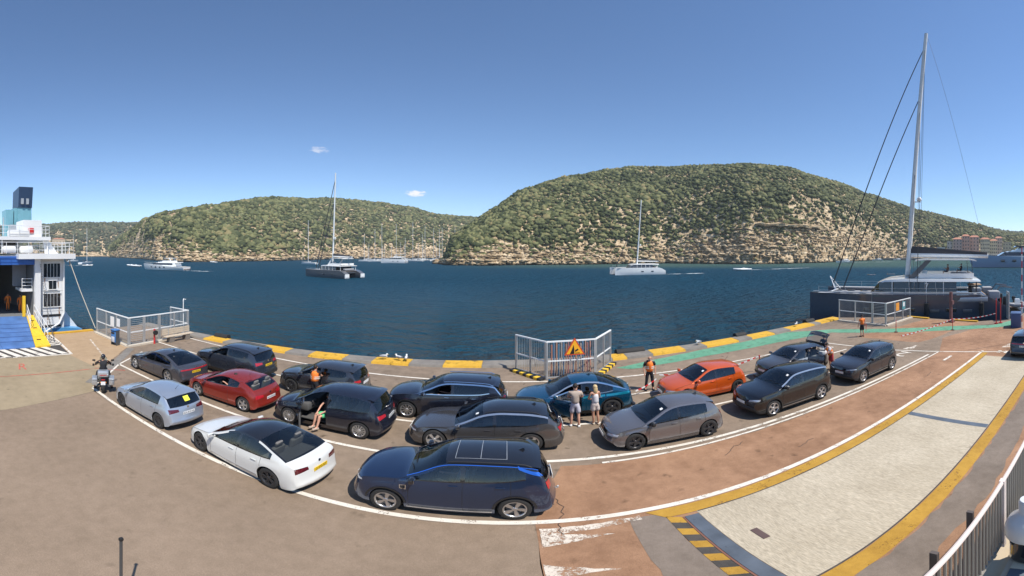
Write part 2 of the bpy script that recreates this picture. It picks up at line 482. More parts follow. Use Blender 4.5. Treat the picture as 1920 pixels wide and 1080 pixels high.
def sheet(name, pts, lvl, m, jit=0.0, step=.5, kind='structure', parent=None, seed=1):
    """flat painted or paved sheet lvl steps of 4 mm above the quay"""
    rnd = random.Random(seed)
    out = []
    if jit:
        for i in range(len(pts)):
            a, c = Vector(pts[i]), Vector(pts[(i + 1) % len(pts)])
            k = max(1, int((c - a).length / step))
            for j in range(k):
                p = a + (c - a) * (j / k)
                out.append((p.x + rnd.uniform(-jit, jit), p.y + rnd.uniform(-jit, jit)))
    else: out = pts
    z = .004 * lvl
    mb = MB(); mb.add([(p[0], p[1], z) for p in out], [tuple(range(len(out)))])
    o = mb.build(name, m, parent)
    if o.data.polygons and o.data.polygons[0].normal.z < 0: o.data.flip_normals()
    if kind and parent is None: tag(o, kind=kind)
    return o

def band(name, pts, w, lvl, m, **k):
    P_ = [Vector((p[0], p[1], 0)) for p in pts]; l = []; r = []
    for i, p in enumerate(P_):
        d = (P_[min(i + 1, len(P_) - 1)] - P_[max(i - 1, 0)]).normalized(); nn = Vector((-d.y, d.x, 0)) * (w / 2)
        l.append((p + nn).xy[:]); r.append((p - nn).xy[:])
    return sheet(name, l + r[::-1], lvl, m, **k)

# paving patches
sheet('apron_asphalt', [(-15.2, 7.35), (-14.4, 2.9), (-14, -20), (.45, -20), (.45, 7.35)], 1, C_NEAR, .04, .6)
sheet('olive_concrete', [(-28.2, -12), (-14.2, -12), (-14.4, 2.9), (-15.3, 7.5), (-18.9, 9.7), (-21.8, 13.0), (-21.8, 14), (-28.2, 14)], 1, C_OLIVE, .03, .6)
sheet('tan_concrete', [(-28.2, 8.9), (-21.6, 8.9), (-18.6, 9.2), (-19.2, 10.2), (-21.9, 13.1), (-28.2, 13.4)], 2, C_TAN, .04, .6)
sheet('red_asphalt', [(.5, 7.6), (1.3, 10.15), (22.2, 10.1), (26, 11.5), (32, 10), (33, 8), (60, 5.5), (60, -20), (.45, -20), (.5, 7.4)], 1, C_RED, .05, .7, seed=4)
sheet('edge_paving', [(23, 17.4), (32.9, 16.4), (33.2, 11), (24, 12.5)], 1, C_RED, .15, 1.0, seed=5)
sheet('dark_strip', [(2.35, 7.22), (3.08, 7.22), (3.2, 3.4), (60, 3.15), (60, 2.35), (12.5, 2.6), (8.5, 2.55), (6.0, 2.75), (4.4, 2.35), (2.9, 1.6), (2.6, -2), (1.9, -2), (2.05, 3.5)], 2, C_DKASPH, .05, .35, seed=9)
# the weighbridge
sheet('weighbridge_deck', [(3.78, 7.02), (22.3, 7.0), (22.3, 3.85), (3.78, 3.85)], 3, C_CONC)
for k_, (ya, yb) in enumerate(((7.02, 7.38), (3.42, 3.80))):
    sheet('yellow_line', [(3.1 if k_ == 0 else 3.3, ya), (23, ya - .02), (23, yb - .02), (2.75 if k_ == 0 else 3.3, yb)], 4, P_YEL, .012, .5)
sheet('deck_joint', [(12.45, 3.86), (12.75, 3.86), (12.75, 7.0), (12.45, 7.0)], 4, STEELP)
sheet('deck_seam', [(3.8, 6.985), (22.3, 6.965), (22.3, 6.995), (3.8, 7.015)], 5, P_BLK)
sheet('deck_seam', [(3.8, 3.81), (22.3, 3.81), (22.3, 3.845), (3.8, 3.845)], 5, P_BLK)
beam = MB(); beam.box((3.60, 3.4, .012), (.32, 7.0, .03))
for yy in (.2, 1.4, 2.6, 3.8, 5.0, 6.2): beam.box((3.60, yy, .029), (.3, .02, .006)); beam.cyl((3.57, yy + .5, .02), (3.57, yy + .5, .034), .025, n=8)
tag(beam.build('weighbridge_end_beam', STEELP), kind='structure')
tag(MB().box((3.412, 3.4, .012), (.04, 7.0, .02)).build('beam_angle', mat('rust_steel', (.2, .09, .06), .7)), kind='structure')
for k_ in range(14):
    y = 7.06 - k_ * .52
    sheet('hazard_stripe', [(3.09, y), (3.385, y - .14), (3.385, y - .40), (3.09, y - .26)], 4, P_YEL)
    sheet('hazard_stripe', [(3.09, y - .26), (3.385, y - .40), (3.385, y - .66), (3.09, y - .52)], 4, P_BLK)
tag(MB().box((4.35, 5.55, .018), (.16, .42, .012)).build('access_plate', mat('rust_plate', (.14, .09, .08), .6, .4)), kind='structure')

# lane lines
band('lane_line', [(-15.7, 7.55), (-13, 7.47), (-8, 7.43), (-3, 7.42), (3, 7.5), (23.4, 7.48)], .15, 4, P_WHITE)
band('lane_line', [(-18.7, 10.62), (-10, 10.52), (0, 10.5), (21.2, 10.38)], .14, 4, P_WHITE)
band('lane_line', [(2.5, 10.15), (8, 10.2), (22.3, 10.08)], .09, 4, P_WHITE)
band('lane_line', [(-20.2, 13.2), (-8, 13.12), (4, 13.1), (21, 13.05)], .13, 4, P_WHITE)
band('lane_line', [(-22.0, 15.8), (-11, 15.72), (6, 15.7), (19.5, 15.6)], .13, 4, P_WHITE)
band('lane_line', [(-22.2, 18.42), (-10.7, 18.3), (0, 18.3), (10, 18.25), (20.0, 18.15)], .14, 4, P_WHITE)
band('stop_line', [(19.9, 18.2), (21.0, 13.2), (22.5, 9.2), (23.6, 6.0)], .14, 4, P_WHITE)
band('stop_line', [(-15.75, 7.6), (-18.6, 10.6), (-20.3, 13.3)], .12, 4, P_WHITE)
band('concrete_channel', [(-16.4, 7.7), (-19.0, 10.6), (-21.5, 13.2)], .5, 3, C_KERB, jit=.02)
band('red_line', [(-18.75, -3), (-18.75, 3.8), (-18.5, 9.1), (-17.4, 10.3)], .07, 4, P_REDL)
band('apron_line', [(-25.2, 11.9), (-19.3, 10.3)], .12, 4, P_WORN)
def ground_text(txt, loc, size, rz, m_, name='lane_number'):
    o = link_mesh(name, text_mesh(name, txt, size, m_), None, (loc[0], loc[1], .018)); o.rotation_euler = (0, 0, rz)
    return tag(o, kind='structure')
ground_text('2', (20.6, 11.9), 1.7, R(90), P_WHITE)
ground_text('1', (21.0, 8.95), 1.7, R(90), P_WHITE)
ground_text('3', (18.9, 16.85), 1.6, R(90), P_WORN)
ground_text('R', (-20.2, 5.35), 1.7, R(76), P_REDL, 'painted_letter').scale = (.5, 1, 1)
# worn arrow in the near lane
sheet('worn_arrow', [G(1012, 993), G(1200, 967), G(1203, 974), G(1060, 1000), G(1016, 1010)], 3, P_WORN, .02, .2)
sheet('worn_arrow', [G(1014, 1002), G(1152, 1000), G(1018, 1027)], 4, P_WORN, .02, .2)
sheet('worn_arrow', [G(1020, 1060), G(1165, 1066), G(1022, 1084)], 3, P_WORN, .02, .2)
sheet('worn_arrow', [(24.6, 6.6), (26.5, 6.1), (24.9, 5.9)], 3, P_WORN, .02, .2)
sheet('worn_arrow', [(21.6, 12.6), (23.2, 12.2), (21.9, 11.9)], 3, P_WORN, .03, .2)
for k_ in range(9): sheet('hazard_stripe', [(23.2 + .03 * k_, 6.5 - k_ * .45), (23.75, 6.5 - k_ * .45), (23.75, 6.28 - k_ * .45), (23.2, 6.28 - k_ * .45)], 4, P_WHITE)
# hatched box at the foot of the ferry ramp
band('ramp_box_line', [(-21.95, 9.1), (-22.35, 4.5), (-22.4, -3)], .16, 4, P_WHITE)
band('ramp_box_line', [(-21.95, 9.05), (-25.6, 9.5), (-27.9, 9.7)], .16, 4, P_WHITE)
sheet('hatch_ground', [(-22.1, 8.95), (-24.4, 9.2), (-24.4, -3), (-22.5, -3)], 3, P_BLK)
sheet('hatch_ground', [(-24.4, 8.45), (-24.4, 9.25), (-27.8, 9.6), (-27.8, 8.4)], 3, P_BLK)
for k_ in range(16):
    y = 8.5 - k_ * .72
    sheet('hatch_stripe', [(-22.2, y), (-24.4, y - .85), (-24.4, y - .42), (-22.2, y + .43)], 4, P_WHITE)
for k_ in range(7):
    x = -24.5 - k_ * .48
    sheet('hatch_stripe', [(x, 8.5), (x - .27, 8.5), (x - .30, 9.5), (x - .03, 9.4)], 4, P_WHITE)
# green walkway
up = [G(1155, 690), (8.6, 20.9), G(1317, 655.5), G(1476, 623), G(1560, 617.5), G(1682, 616), G(1784, 611.5), G(1865, 609), G(1896, 601)]
lo = [G(1180, 692), G(1200, 690), G(1330, 666.4), G(1460, 641.7), G(1525, 629), G(1560, 623.5), G(1682, 623), G(1784, 619), G(1865, 614), G(1898, 611)]
sheet('green_walkway', up + lo[::-1], 2, P_GREEN, .03, .6)

# kerb along the sea edge: grey and yellow blocks
kerb = tag(empty('kerb'), kind='structure')
def kx(px):                       # X on the kerb line under a photo column
    t = math.tan((px - 960) / PXR)
    y = 21.2 / (1 - .0926 * t) if abs(t) < 8 else 0
    return y * t
yel = [(388, 424), (492, 540), (583, 646), (700, 769), (832, 904), (1146, 1173), (1221, 1281), (1321, 1380), (1405, 1447), (1477, 1522), (1534, 1570)]
cuts = []
for a, c in yel: cuts.append((kx(a), kx(c), 1))
cuts.sort()
segs = []; cur = -28.3
for a, c, t in cuts:
    x = cur
    while a - x > .05:
        e = min(a, x + 3.0)
        if a - e < .6: e = a
        segs.append((x, e, 0)); x = e
    segs.append((a, c, 1)); cur = c
segs.append((cur, 28.4, 0))
for a, c, t in segs:
    mb = MB(); g = .008
    w0, w1 = -1.05, .02
    h = .13 + random.uniform(-.012, .012)
    mb.add([(a + g, qy(a) + w0, 0), (c - g, qy(c) + w0, 0), (c - g, qy(c) + w1, 0), (a + g, qy(a) + w1, 0),
            (a + g, qy(a) + w0 + .06, h), (c - g, qy(c) + w0 + .06, h), (c - g, qy(c) + w1 - .02, h + .02), (a + g, qy(a) + w1 - .02, h + .02)],
           [(3, 2, 1, 0), (4, 5, 6, 7), (0, 1, 5, 4), (1, 2, 6, 5), (2, 3, 7, 6), (3, 0, 4, 7)])
    mb.build('kerb_block', P_YBR if t else C_KERB, kerb)
# yellow edges on the two side quays
mb = MB(); mb.box((-28.15, 4, .06), (.4, 19, .12)); mb.build('kerb_block', P_YBR, kerb)
for (a, c) in (((33.1, 18.6), (33.2, 16.2)), ((33.35, 13.6), (33.45, 11.2))):
    mb = MB(); mb.box(((a[0] + c[0]) / 2, (a[1] + c[1]) / 2, .06), (.35, abs(a[1] - c[1]), .12)); mb.build('kerb_block', P_YBR, kerb)
# tarmac skirt of dark stain and cracks
CRACK = mat('tar_seam', (.035, .03, .028), .6)
rc = random.Random(5)
for (x, y, ln_, a) in ((5.9, 9.2, 1.4, .2), (8, 8.3, 1.0, .4), (1.0, 6.9, 3.0, 1.55), (17, 8.6, 1.2, .3)):
    pts = []; px_, py_ = x, y
    for k_ in range(int(ln_ / .12)):
        pts.append((px_, py_)); aa = a + rc.uniform(-.7, .7)
        px_ += .12 * math.cos(aa); py_ += .12 * math.sin(aa)
    band('tar_seam', pts, .018, 3, CRACK)
# ------------------------------------------------------------------ far shores
def lerp_tab(tab, x):
    if x <= tab[0][0]: return tab[0][1]
    for (a, b_), (c, d) in zip(tab, tab[1:]):
        if x <= c: return b_ + (d - b_) * (x - a) / (c - a)
    return tab[-1][1]
def vnoise(x, y, seed=0):
    """smooth value noise on numpy arrays"""
    xi = np.floor(x).astype(np.int64); yi = np.floor(y).astype(np.int64)
    fx = x - xi; fy = y - yi
    fx = fx * fx * (3 - 2 * fx); fy = fy * fy * (3 - 2 * fy)
    def h(a, b):
        n_ = (a * 374761393 + b * 668265263 + seed * 982451653) & 0xffffffff
        n_ = ((n_ ^ (n_ >> 13)) * 1274126177) & 0xffffffff
        return ((n_ ^ (n_ >> 16)) & 0xffff) / 65535.0
    return (h(xi, yi) * (1 - fx) + h(xi + 1, yi) * fx) * (1 - fy) + (h(xi, yi + 1) * (1 - fx) + h(xi + 1, yi + 1) * fx) * fy
def fbm(x, y, o=4, seed=0):
    s = 0; a = .5; f = 1.0
    for k in range(o):
        s = s + a * vnoise(x * f, y * f, seed + k); a *= .5; f *= 2.03
    return s

rock_m = bpy.data.materials.new('limestone'); rock_m.use_nodes = True
nt = rock_m.node_tree; L = nt.links.new; b = nt.nodes['Principled BSDF']; b.inputs['Roughness'].default_value = .95
b.inputs['Specular IOR Level'].default_value = .15
geo = nd(nt, 'ShaderNodeNewGeometry')
def rn(sc, det, scale=(1, 1, 1)):
    mp = nd(nt, 'ShaderNodeMapping'); mp.inputs['Scale'].default_value = scale
    L(geo.outputs['Position'], mp.inputs[0])
    n = nd(nt, 'ShaderNodeTexNoise'); n.inputs['Scale'].default_value = sc; n.inputs['Detail'].default_value = det; n.inputs['Roughness'].default_value = .65
    L(mp.outputs[0], n.inputs['Vector']); return n
s1 = rn(.10, 6, (1, 1, 6)); s4 = rn(.16, 5, (1, 1, 5)); s2 = rn(.05, 4); s3 = rn(.9, 4)
r1 = nd(nt, 'ShaderNodeValToRGB')
r1.color_ramp.elements[0].position = .36; r1.color_ramp.elements[0].color = (0.25, 0.185, 0.11, 1)
r1.color_ramp.elements[1].position = .62; r1.color_ramp.elements[1].color = (0.76, 0.63, 0.45, 1)
e = r1.color_ramp.elements.new(.5); e.color = (0.54, 0.42, 0.27, 1)
L(s1.outputs[0], r1.inputs[0])
mx = nd(nt, 'ShaderNodeMixRGB', blend_type='MULTIPLY'); mx.inputs['Fac'].default_value = .6
r2 = nd(nt, 'ShaderNodeValToRGB'); r2.color_ramp.elements[0].color = (.55, .5, .45, 1); r2.color_ramp.elements[1].color = (1.15, 1.1, 1.0, 1)
r2.color_ramp.elements[0].position = .35; r2.color_ramp.elements[1].position = .65
ck = nd(nt, 'ShaderNodeValToRGB'); ck.color_ramp.elements[0].position = .465; ck.color_ramp.elements[0].color = (1, 1, 1, 1); ck.color_ramp.elements[1].position = .535; ck.color_ramp.elements[1].color = (1, 1, 1, 1); e = ck.color_ramp.elements.new(.5); e.color = (.32, .26, .2, 1)
L(s4.outputs[0], ck.inputs[0])
mk_ = nd(nt, 'ShaderNodeMixRGB', blend_type='MULTIPLY'); mk_.inputs['Fac'].default_value = .85; L(r1.outputs[0], mk_.inputs['Color1']); L(ck.outputs[0], mk_.inputs['Color2'])
L(s3.outputs[0], r2.inputs[0]); L(mk_.outputs[0], mx.inputs['Color1']); L(r2.outputs[0], mx.inputs['Color2'])
# the wet, weed-dark tide line
sp = nd(nt, 'ShaderNodeSeparateXYZ'); L(geo.outputs['Position'], sp.inputs[0])
td = nd(nt, 'ShaderNodeMapRange'); td.inputs['From Min'].default_value = -.9; td.inputs['From Max'].default_value = .35; L(sp.outputs['Z'], td.inputs['Value'])
tm_ = nd(nt, 'ShaderNodeMixRGB'); tm_.inputs['Color1'].default_value = (.035, .03, .018, 1)
L(td.outputs[0], tm_.inputs['Fac']); L(mx.outputs[0], tm_.inputs['Color2']); L(tm_.outputs[0], b.inputs['Base Color'])
bp = nd(nt, 'ShaderNodeBump'); bp.inputs['Strength'].default_value = .9; bp.inputs['Distance'].default_value = .8
L(s1.outputs[0], bp.inputs['Height']); L(bp.outputs[0], b.inputs['Normal'])

def leaf_mat(name, a, c):
    m = bpy.data.materials.new(name); m.use_nodes = True
    nt = m.node_tree; b = nt.nodes['Principled BSDF']; b.inputs['Roughness'].default_value = .8; b.inputs['Specular IOR Level'].default_value = .2
    g = nd(nt, 'ShaderNodeNewGeometry')
    n = nd(nt, 'ShaderNodeTexNoise'); n.inputs['Scale'].default_value = .045; n.inputs['Detail'].default_value = 3
    nt.links.new(g.outputs['Position'], n.inputs['Vector'])
    ad = nd(nt, 'ShaderNodeMath', operation='MULTIPLY_ADD'); ad.inputs[1].default_value = .85
    nt.links.new(g.outputs['Random Per Island'], ad.inputs[0])
    sb = nd(nt, 'ShaderNodeMath', operation='SUBTRACT'); sb.inputs[1].default_value = .42
    nt.links.new(n.outputs[0], ad.inputs[2]); nt.links.new(ad.outputs[0], sb.inputs[0])
    r = nd(nt, 'ShaderNodeValToRGB')
    r.color_ramp.elements[0].position = .25; r.color_ramp.elements[0].color = (*a, 1)
    r.color_ramp.elements[1].position = .80; r.color_ramp.elements[1].color = (*c, 1)
    e = r.color_ramp.elements.new(.95); e.color = (c[0] * 1.25, c[1] * 1.02, c[2] * 1.1, 1)
    nt.links.new(sb.outputs[0], r.inputs[0]); nt.links.new(r.outputs[0], b.inputs['Base Color'])
    return m
SCRUB = leaf_mat('maquis_scrub', (0.045, 0.056, 0.020), (0.175, 0.178, 0.075))
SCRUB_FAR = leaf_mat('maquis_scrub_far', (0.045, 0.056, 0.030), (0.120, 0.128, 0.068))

# a handful of ragged bush shapes
def bush_shapes(k=8, seed=3):
    rs = np.random.RandomState(seed); out = []
    for i in range(k):
        bm = bmesh.new(); bmesh.ops.create_icosphere(bm, subdivisions=2 if i < 3 else 1, radius=1)
        v = np.array([p.co[:] for p in bm.verts]); f = np.array([[q.index for q in t.verts] for t in bm.faces]); bm.free()
        v = v * (1 + rs.uniform(-.42, .42, (len(v), 1))); v[:, 2] = np.maximum(v[:, 2], -.45) * .85
        out.append((v, f))
    return out
BUSH = bush_shapes()
def scatter(name, pts, size, m, label, cat, seed=1, flat=None):
    """bushes at pts with radius size, one mass of scrub"""
    rs = np.random.RandomState(seed); V = []; F = []; base = 0
    kinds = rs.randint(0, len(BUSH), len(pts))
    kinds = np.where((size > np.percentile(size, 93)), rs.randint(0, 3, len(pts)), rs.randint(3, len(BUSH), len(pts)))
    if flat: kinds = rs.randint(3, len(BUSH), len(pts))
    for k, (v, f) in enumerate(BUSH):
        idx = np.where(kinds == k)[0]
        if len(idx) == 0: continue
        a = rs.uniform(0, 2 * PI, len(idx)); c, s = np.cos(a), np.sin(a)
        sc = size[idx][:, None]; asp = rs.uniform(.75, 1.25, (len(idx), 1))
        x = (v[None, :, 0] * c[:, None] - v[None, :, 1] * s[:, None]) * sc * asp + pts[idx, 0][:, None]
        y = (v[None, :, 0] * s[:, None] + v[None, :, 1] * c[:, None]) * sc + pts[idx, 1][:, None]
        z = v[None, :, 2] * sc * rs.uniform(.7, 1.1, (len(idx), 1)) + pts[idx, 2][:, None] + .2 * sc
        if flat: z = v[None, :, 2] * sc * flat * rs.uniform(.6, 1.5, (len(idx), 1)) + pts[idx, 2][:, None] + .05 * sc
        V.append(np.stack([x, y, z], -1).reshape(-1, 3))
        F.append((f[None] + (np.arange(len(idx)) * len(v))[:, None, None] + base).reshape(-1, 3)); base += len(idx) * len(v)
    V = np.concatenate(V); F = np.concatenate(F)
    me = bpy.data.meshes.new(name)
    me.vertices.add(len(V)); me.vertices.foreach_set('co', V.astype(np.float32).ravel())
    me.loops.add(F.size); me.loops.foreach_set('vertex_index', F.astype(np.int32).ravel())
    me.polygons.add(len(F)); me.polygons.foreach_set('loop_start', np.arange(0, F.size, 3, dtype=np.int32))
    me.materials.append(m); me.update(calc_edges=True)
    return tag(link_mesh(name, me), label, cat, kind='stuff')

def hill(name, x_a, x_b, shore, ridge_off, sky, nu, nv, cliff, veg, bush_n, bush_r, seed, m_scrub, label, back=1.0, rocks=0, rock_lbl=''):
    """terrain between photo columns x_a and x_b: shore distance, ridge distance, skyline height by column"""
    us = np.linspace(x_a, x_b, nu); vs_ = 1.6 * np.linspace(0, 1, nv) ** 1.35
    U, V = np.meshgrid(us, vs_, indexing='ij')
    ds = np.interp(U, [p[0] for p in shore], [p[1] for p in shore])
    ro = np.interp(U, [p[0] for p in ridge_off], [p[1] for p in ridge_off])
    sky_y = np.interp(U, [p[0] for p in sky], [p[1] for p in sky])
    dr = ds + ro
    hr = CAM_H + np.tan((HORIZON - sky_y) / PXR) * dr - bush_r * .55
    hr = np.maximum(hr, .6)
    D = ds + ro * V
    ph = (U - 960) / PXR
    X = np.sin(ph) * D; Y = np.cos(ph) * D
    t = np.clip(V, 0, 1)
    cl = np.interp(U, [p[0] for p in cliff], [p[1] for p in cliff])      # share of the height taken by the shore cliff
    prof = cl * (.22 * np.clip(t / .025, 0, 1) + .78 * np.clip(t / .26, 0, 1) ** .9) + (1 - cl) * np.sin(np.clip((t - .04) / .96, 0, 1) * PI / 2) ** 1.12
    hgt = (hr - SEA_Z) * prof
    beyond = np.clip((V - 1) / .6, 0, 1)
    hgt = hgt * (1 - back * beyond ** 1.5)
    nz = fbm(X / 38, Y / 38, 4, seed) - .47
    nz2 = fbm(X / 9, Y / 9, 3, seed + 9) - .45
    amp = np.sin(np.clip(t, 0, 1) * PI) ** .6
    nz3 = fbm(X / 3.2, Y / 3.2, 2, seed + 19) - .4
    hgt = hgt + nz3 * 1.6 * np.clip(t * 14, 0, 1) * np.clip(1 - t * 1.6, 0, 1)
    hgt = hgt + nz * 9 * amp * np.clip(hr / 60, .2, 1) + nz2 * 2.2 * np.clip(t * 12, 0, 1) * np.clip(1.2 - t, 0, 1)
    # rock ledges on the lower slope
    step = 2.6 + 1.4 * fbm(X / 60, Y / 60, 2, seed + 4)
    led = np.floor(hgt / step) * step + step * np.clip(((hgt / step) % 1) * 3.2 - 1.6, 0, 1)
    rocky = np.clip(1.25 - hgt / np.maximum(6, hr * cl * 1.25), 0, 1)
    rocky = np.clip(rocky + .30 * (fbm(X / 22, Y / 22, 3, seed + 30) - .45) * 2, 0, 1)
    hgt = hgt * (1 - rocky * .95) + led * rocky * .95
    D2 = D + (fbm(U / 5.0, hgt / 3.0, 3, seed + 2) - .5) * 7 * np.clip(1 - t * 3, 0, 1)
    X = np.sin(ph) * D2; Y = np.cos(ph) * D2
    Z = SEA_Z - .6 + np.where(V <= 0, -1, hgt + .5)
    me = bpy.data.meshes.new(name)
    co = np.stack([X, Y, Z], -1).reshape(-1, 3)
    i, j = np.meshgrid(np.arange(nu - 1), np.arange(nv - 1), indexing='ij')
    q = np.stack([i * nv + j, i * nv + j + 1, (i + 1) * nv + j + 1, (i + 1) * nv + j], -1).reshape(-1, 4)
    q = q[:, ::-1]
    me.vertices.add(len(co)); me.vertices.foreach_set('co', co.astype(np.float32).ravel())
    me.loops.add(q.size); me.loops.foreach_set('vertex_index', q.astype(np.int32).ravel())
    me.polygons.add(len(q)); me.polygons.foreach_set('loop_start', np.arange(0, q.size, 4, dtype=np.int32))
    me.materials.append(rock_m); me.update(calc_edges=True)
    o = tag(link_mesh(name, me), kind='structure')
    # scrub
    rs = np.random.RandomState(seed)
    K = bush_n * 3
    a = rs.uniform(0, nu - 1.001, K); c = (rs.uniform(0, 1, K) ** .9 * 1.12 / 1.6) ** (1 / 1.35) * (nv - 1.001)
    ai = a.astype(int); ci = c.astype(int)
    def samp(A):
        fa = a - ai; fc = c - ci
        return (A[ai, ci] * (1 - fa) + A[ai + 1, ci] * fa) * (1 - fc) + (A[ai, ci + 1] * (1 - fa) + A[ai + 1, ci + 1] * fa) * fc
    px_, py_, pz_ = samp(X), samp(Y), samp(Z)
    rk = samp(rocky); tt = samp(t)
    dens = veg(samp(U), tt, pz_, rk, fbm(px_ / 16, py_ / 16, 3, seed + 50), fbm(px_ / 50, py_ / 50, 2, seed + 70))
    keep = (rs.uniform(0, 1, K) < dens) & (pz_ > .8)
    idx = np.where(keep)[0][:bush_n]
    sz = bush_r * (.38 + 1.25 * rs.uniform(0, 1, len(idx)) ** 1.9) * np.clip(1.1 - rk[idx] * .45, .4, 1.1) * (.55 + 1.0 * fbm(px_[idx] / 28, py_[idx] / 28, 3, seed + 90))
    scatter(name + '_scrub', np.stack([px_, py_, pz_], -1)[idx], sz, m_scrub, label, 'scrub', seed)
    # loose slabs and boulders on the bare rock
    bare = np.where(((rk > .38) | ((dens < .2) & (tt < .95))) & (pz_ > SEA_Z + .1) & (rs.uniform(0, 1, K) < np.clip(rk, 0, 1)) & ~keep)[0][:rocks]
    if rocks: scatter(name + '_boulders', np.stack([px_, py_, pz_], -1)[bare], rs.uniform(.5, 1.0, len(bare)) * rs.uniform(.8, 2.6, len(bare)) * (bush_r / 1.65), rock_m, 'pale limestone slabs and boulders below the scrub of the ' + rock_lbl, 'rocks', seed + 5, flat=.42)
    return o

def veg_main(u, t, z, rk, n1, n2):
    d = np.clip(1.3 - rk * 1.32, 0, 1)
    d = np.where(n1 > .48, np.maximum(d, .55), np.where((n1 < .36) & (rk > .15), d * .4, d))
    return np.where(t > .5, np.maximum(d, .8), d)
def veg_left(u, t, z, rk, n1, n2):
    d = veg_main(u, t, z, rk, n1, n2)
    bare = (u > 285) & (u < 415) & (t > .60 + .1 * (n2 - .5)) & (t < .78) & (n1 < .62)
    bare2 = (u > 230) & (u < 330) & (n1 < .47)
    return np.where(bare | bare2, d * .12, d)
hill('hillside_right', 816, 1960,
     [(816, 262), (840, 236), (905, 228), (1000, 240), (1076, 246), (1247, 276), (1400, 256), (1470, 268), (1530, 292), (1580, 328), (1631, 380), (1700, 430), (1760, 440), (1960, 470)],
     [(816, 20), (850, 60), (905, 110), (1000, 150), (1400, 175), (1560, 190), (1700, 190), (1960, 250)],
     [(816, 492), (826, 487), (838, 478), (844, 462), (849, 447), (862, 436), (880, 424), (901, 412), (934, 393), (972, 367), (1027, 345), (1110, 328), (1180, 322), (1290, 318), (1400, 315), (1480, 323), (1560, 346), (1600, 358), (1660, 376), (1720, 396), (1780, 410), (1840, 424), (1880, 436), (1960, 442)],
     760, 190, [(816, .8), (850, .6), (900, .32), (960, .20), (1050, .15), (1150, .15), (1280, .16), (1400, .27), (1500, .37), (1580, .40), (1660, .26), (1740, .2), (1960, .12)], veg_main, 42000, 1.68, 11, SCRUB,
     'dense green scrub covering the large limestone hill behind the white catamaran', rocks=9000, rock_lbl='large hill')
hill('hillside_left', 205, 905,
     [(205, 640), (240, 560), (290, 380), (345, 315), (440, 330), (530, 360), (640, 470), (720, 520), (800, 540), (905, 600)],
     [(205, 60), (300, 140), (480, 210), (700, 220), (905, 200)],
     [(205, 462), (230, 442), (270, 414), (310, 399), (380, 389), (440, 382), (480, 375), (560, 374), (640, 376), (720, 382), (780, 393), (820, 404), (860, 407), (905, 410)],
     520, 130, [(205, .5), (260, .5), (320, .26), (380, .14), (500, .11), (640, .13), (800, .16), (905, .16)], veg_left, 27000, 2.2, 23, SCRUB,
     'green scrub on the lower hill behind the anchored catamaran', rocks=4000, rock_lbl='lower hill')
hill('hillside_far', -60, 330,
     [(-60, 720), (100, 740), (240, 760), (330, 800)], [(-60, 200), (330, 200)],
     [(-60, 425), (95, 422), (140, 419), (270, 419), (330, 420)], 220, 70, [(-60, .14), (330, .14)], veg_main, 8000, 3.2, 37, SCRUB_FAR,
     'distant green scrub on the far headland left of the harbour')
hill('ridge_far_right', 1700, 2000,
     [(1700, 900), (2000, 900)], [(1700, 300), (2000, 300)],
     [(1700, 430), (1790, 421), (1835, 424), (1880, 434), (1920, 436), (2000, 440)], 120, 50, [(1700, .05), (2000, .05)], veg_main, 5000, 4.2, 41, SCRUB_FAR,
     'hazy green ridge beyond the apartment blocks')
# small headland of rock closing the left shore behind the ferry is part of hillside_far

# flat rock roof jutting out over a shallow shelter in the right-hand cliff
_hm = bpy.data.objects['hillside_right'].data; hv = np.empty(len(_hm.vertices) * 3, np.float32); _hm.vertices.foreach_get('co', hv); hv = hv.reshape(760, 190, 3)
led = MB(); top_, bot_ = [], []
for k in range(25):
    px = 1416 + k * 5.6; w_ = math.sin(PI * k / 24) ** .5
    ci_ = int(round((px - 816) / (1960 - 816) * 759)); cl_ = hv[ci_]
    dd_ = np.hypot(cl_[:, 0], cl_[:, 1])[np.argmax(cl_[:, 2] > 27.5)]
    near, far = dd_ - 2.0 - 6.5 * w_ + 1.0 * math.sin(k * 1.7), dd_ + 14
    top_.append([(*polar(px, near), 28.6 + .5 * math.sin(k * .9)), (*polar(px, far), 31.5)])
    bot_.append([(*polar(px, near + .6), 26.9 + .5 * math.sin(k * 1.3)), (*polar(px, far), 27.2)])
led.grid([[a[1], a[0], b_[0], b_[1]] for a, b_ in zip(top_, bot_)])
tag(led.build('rock_shelf', rock_m), kind='structure')
# ------------------------------------------------------------------ cars
def pchip(pts):
    xs = [p[0] for p in pts]; ys = [p[1] for p in pts]; n = len(xs)
    h = [xs[i + 1] - xs[i] for i in range(n - 1)]; dl = [(ys[i + 1] - ys[i]) / h[i] for i in range(n - 1)]
    d = [0.0] * n
    d[0] = dl[0]; d[-1] = dl[-1]
    for i in range(1, n - 1):
        if dl[i - 1] * dl[i] <= 0: d[i] = 0
        else:
            w1 = 2 * h[i] + h[i - 1]; w2 = h[i] + 2 * h[i - 1]
            d[i] = (w1 + w2) / (w1 / dl[i - 1] + w2 / dl[i])
    def f(x):
        if x <= xs[0]: return ys[0]
        if x >= xs[-1]: return ys[-1]
        i = 0
        while x > xs[i + 1]: i += 1
        t = (x - xs[i]) / h[i]
        return (ys[i] * (2 * t ** 3 - 3 * t ** 2 + 1) + h[i] * d[i] * (t ** 3 - 2 * t ** 2 + t)
                + ys[i + 1] * (-2 * t ** 3 + 3 * t ** 2) + h[i] * d[i + 1] * (t ** 3 - t ** 2))
    return f

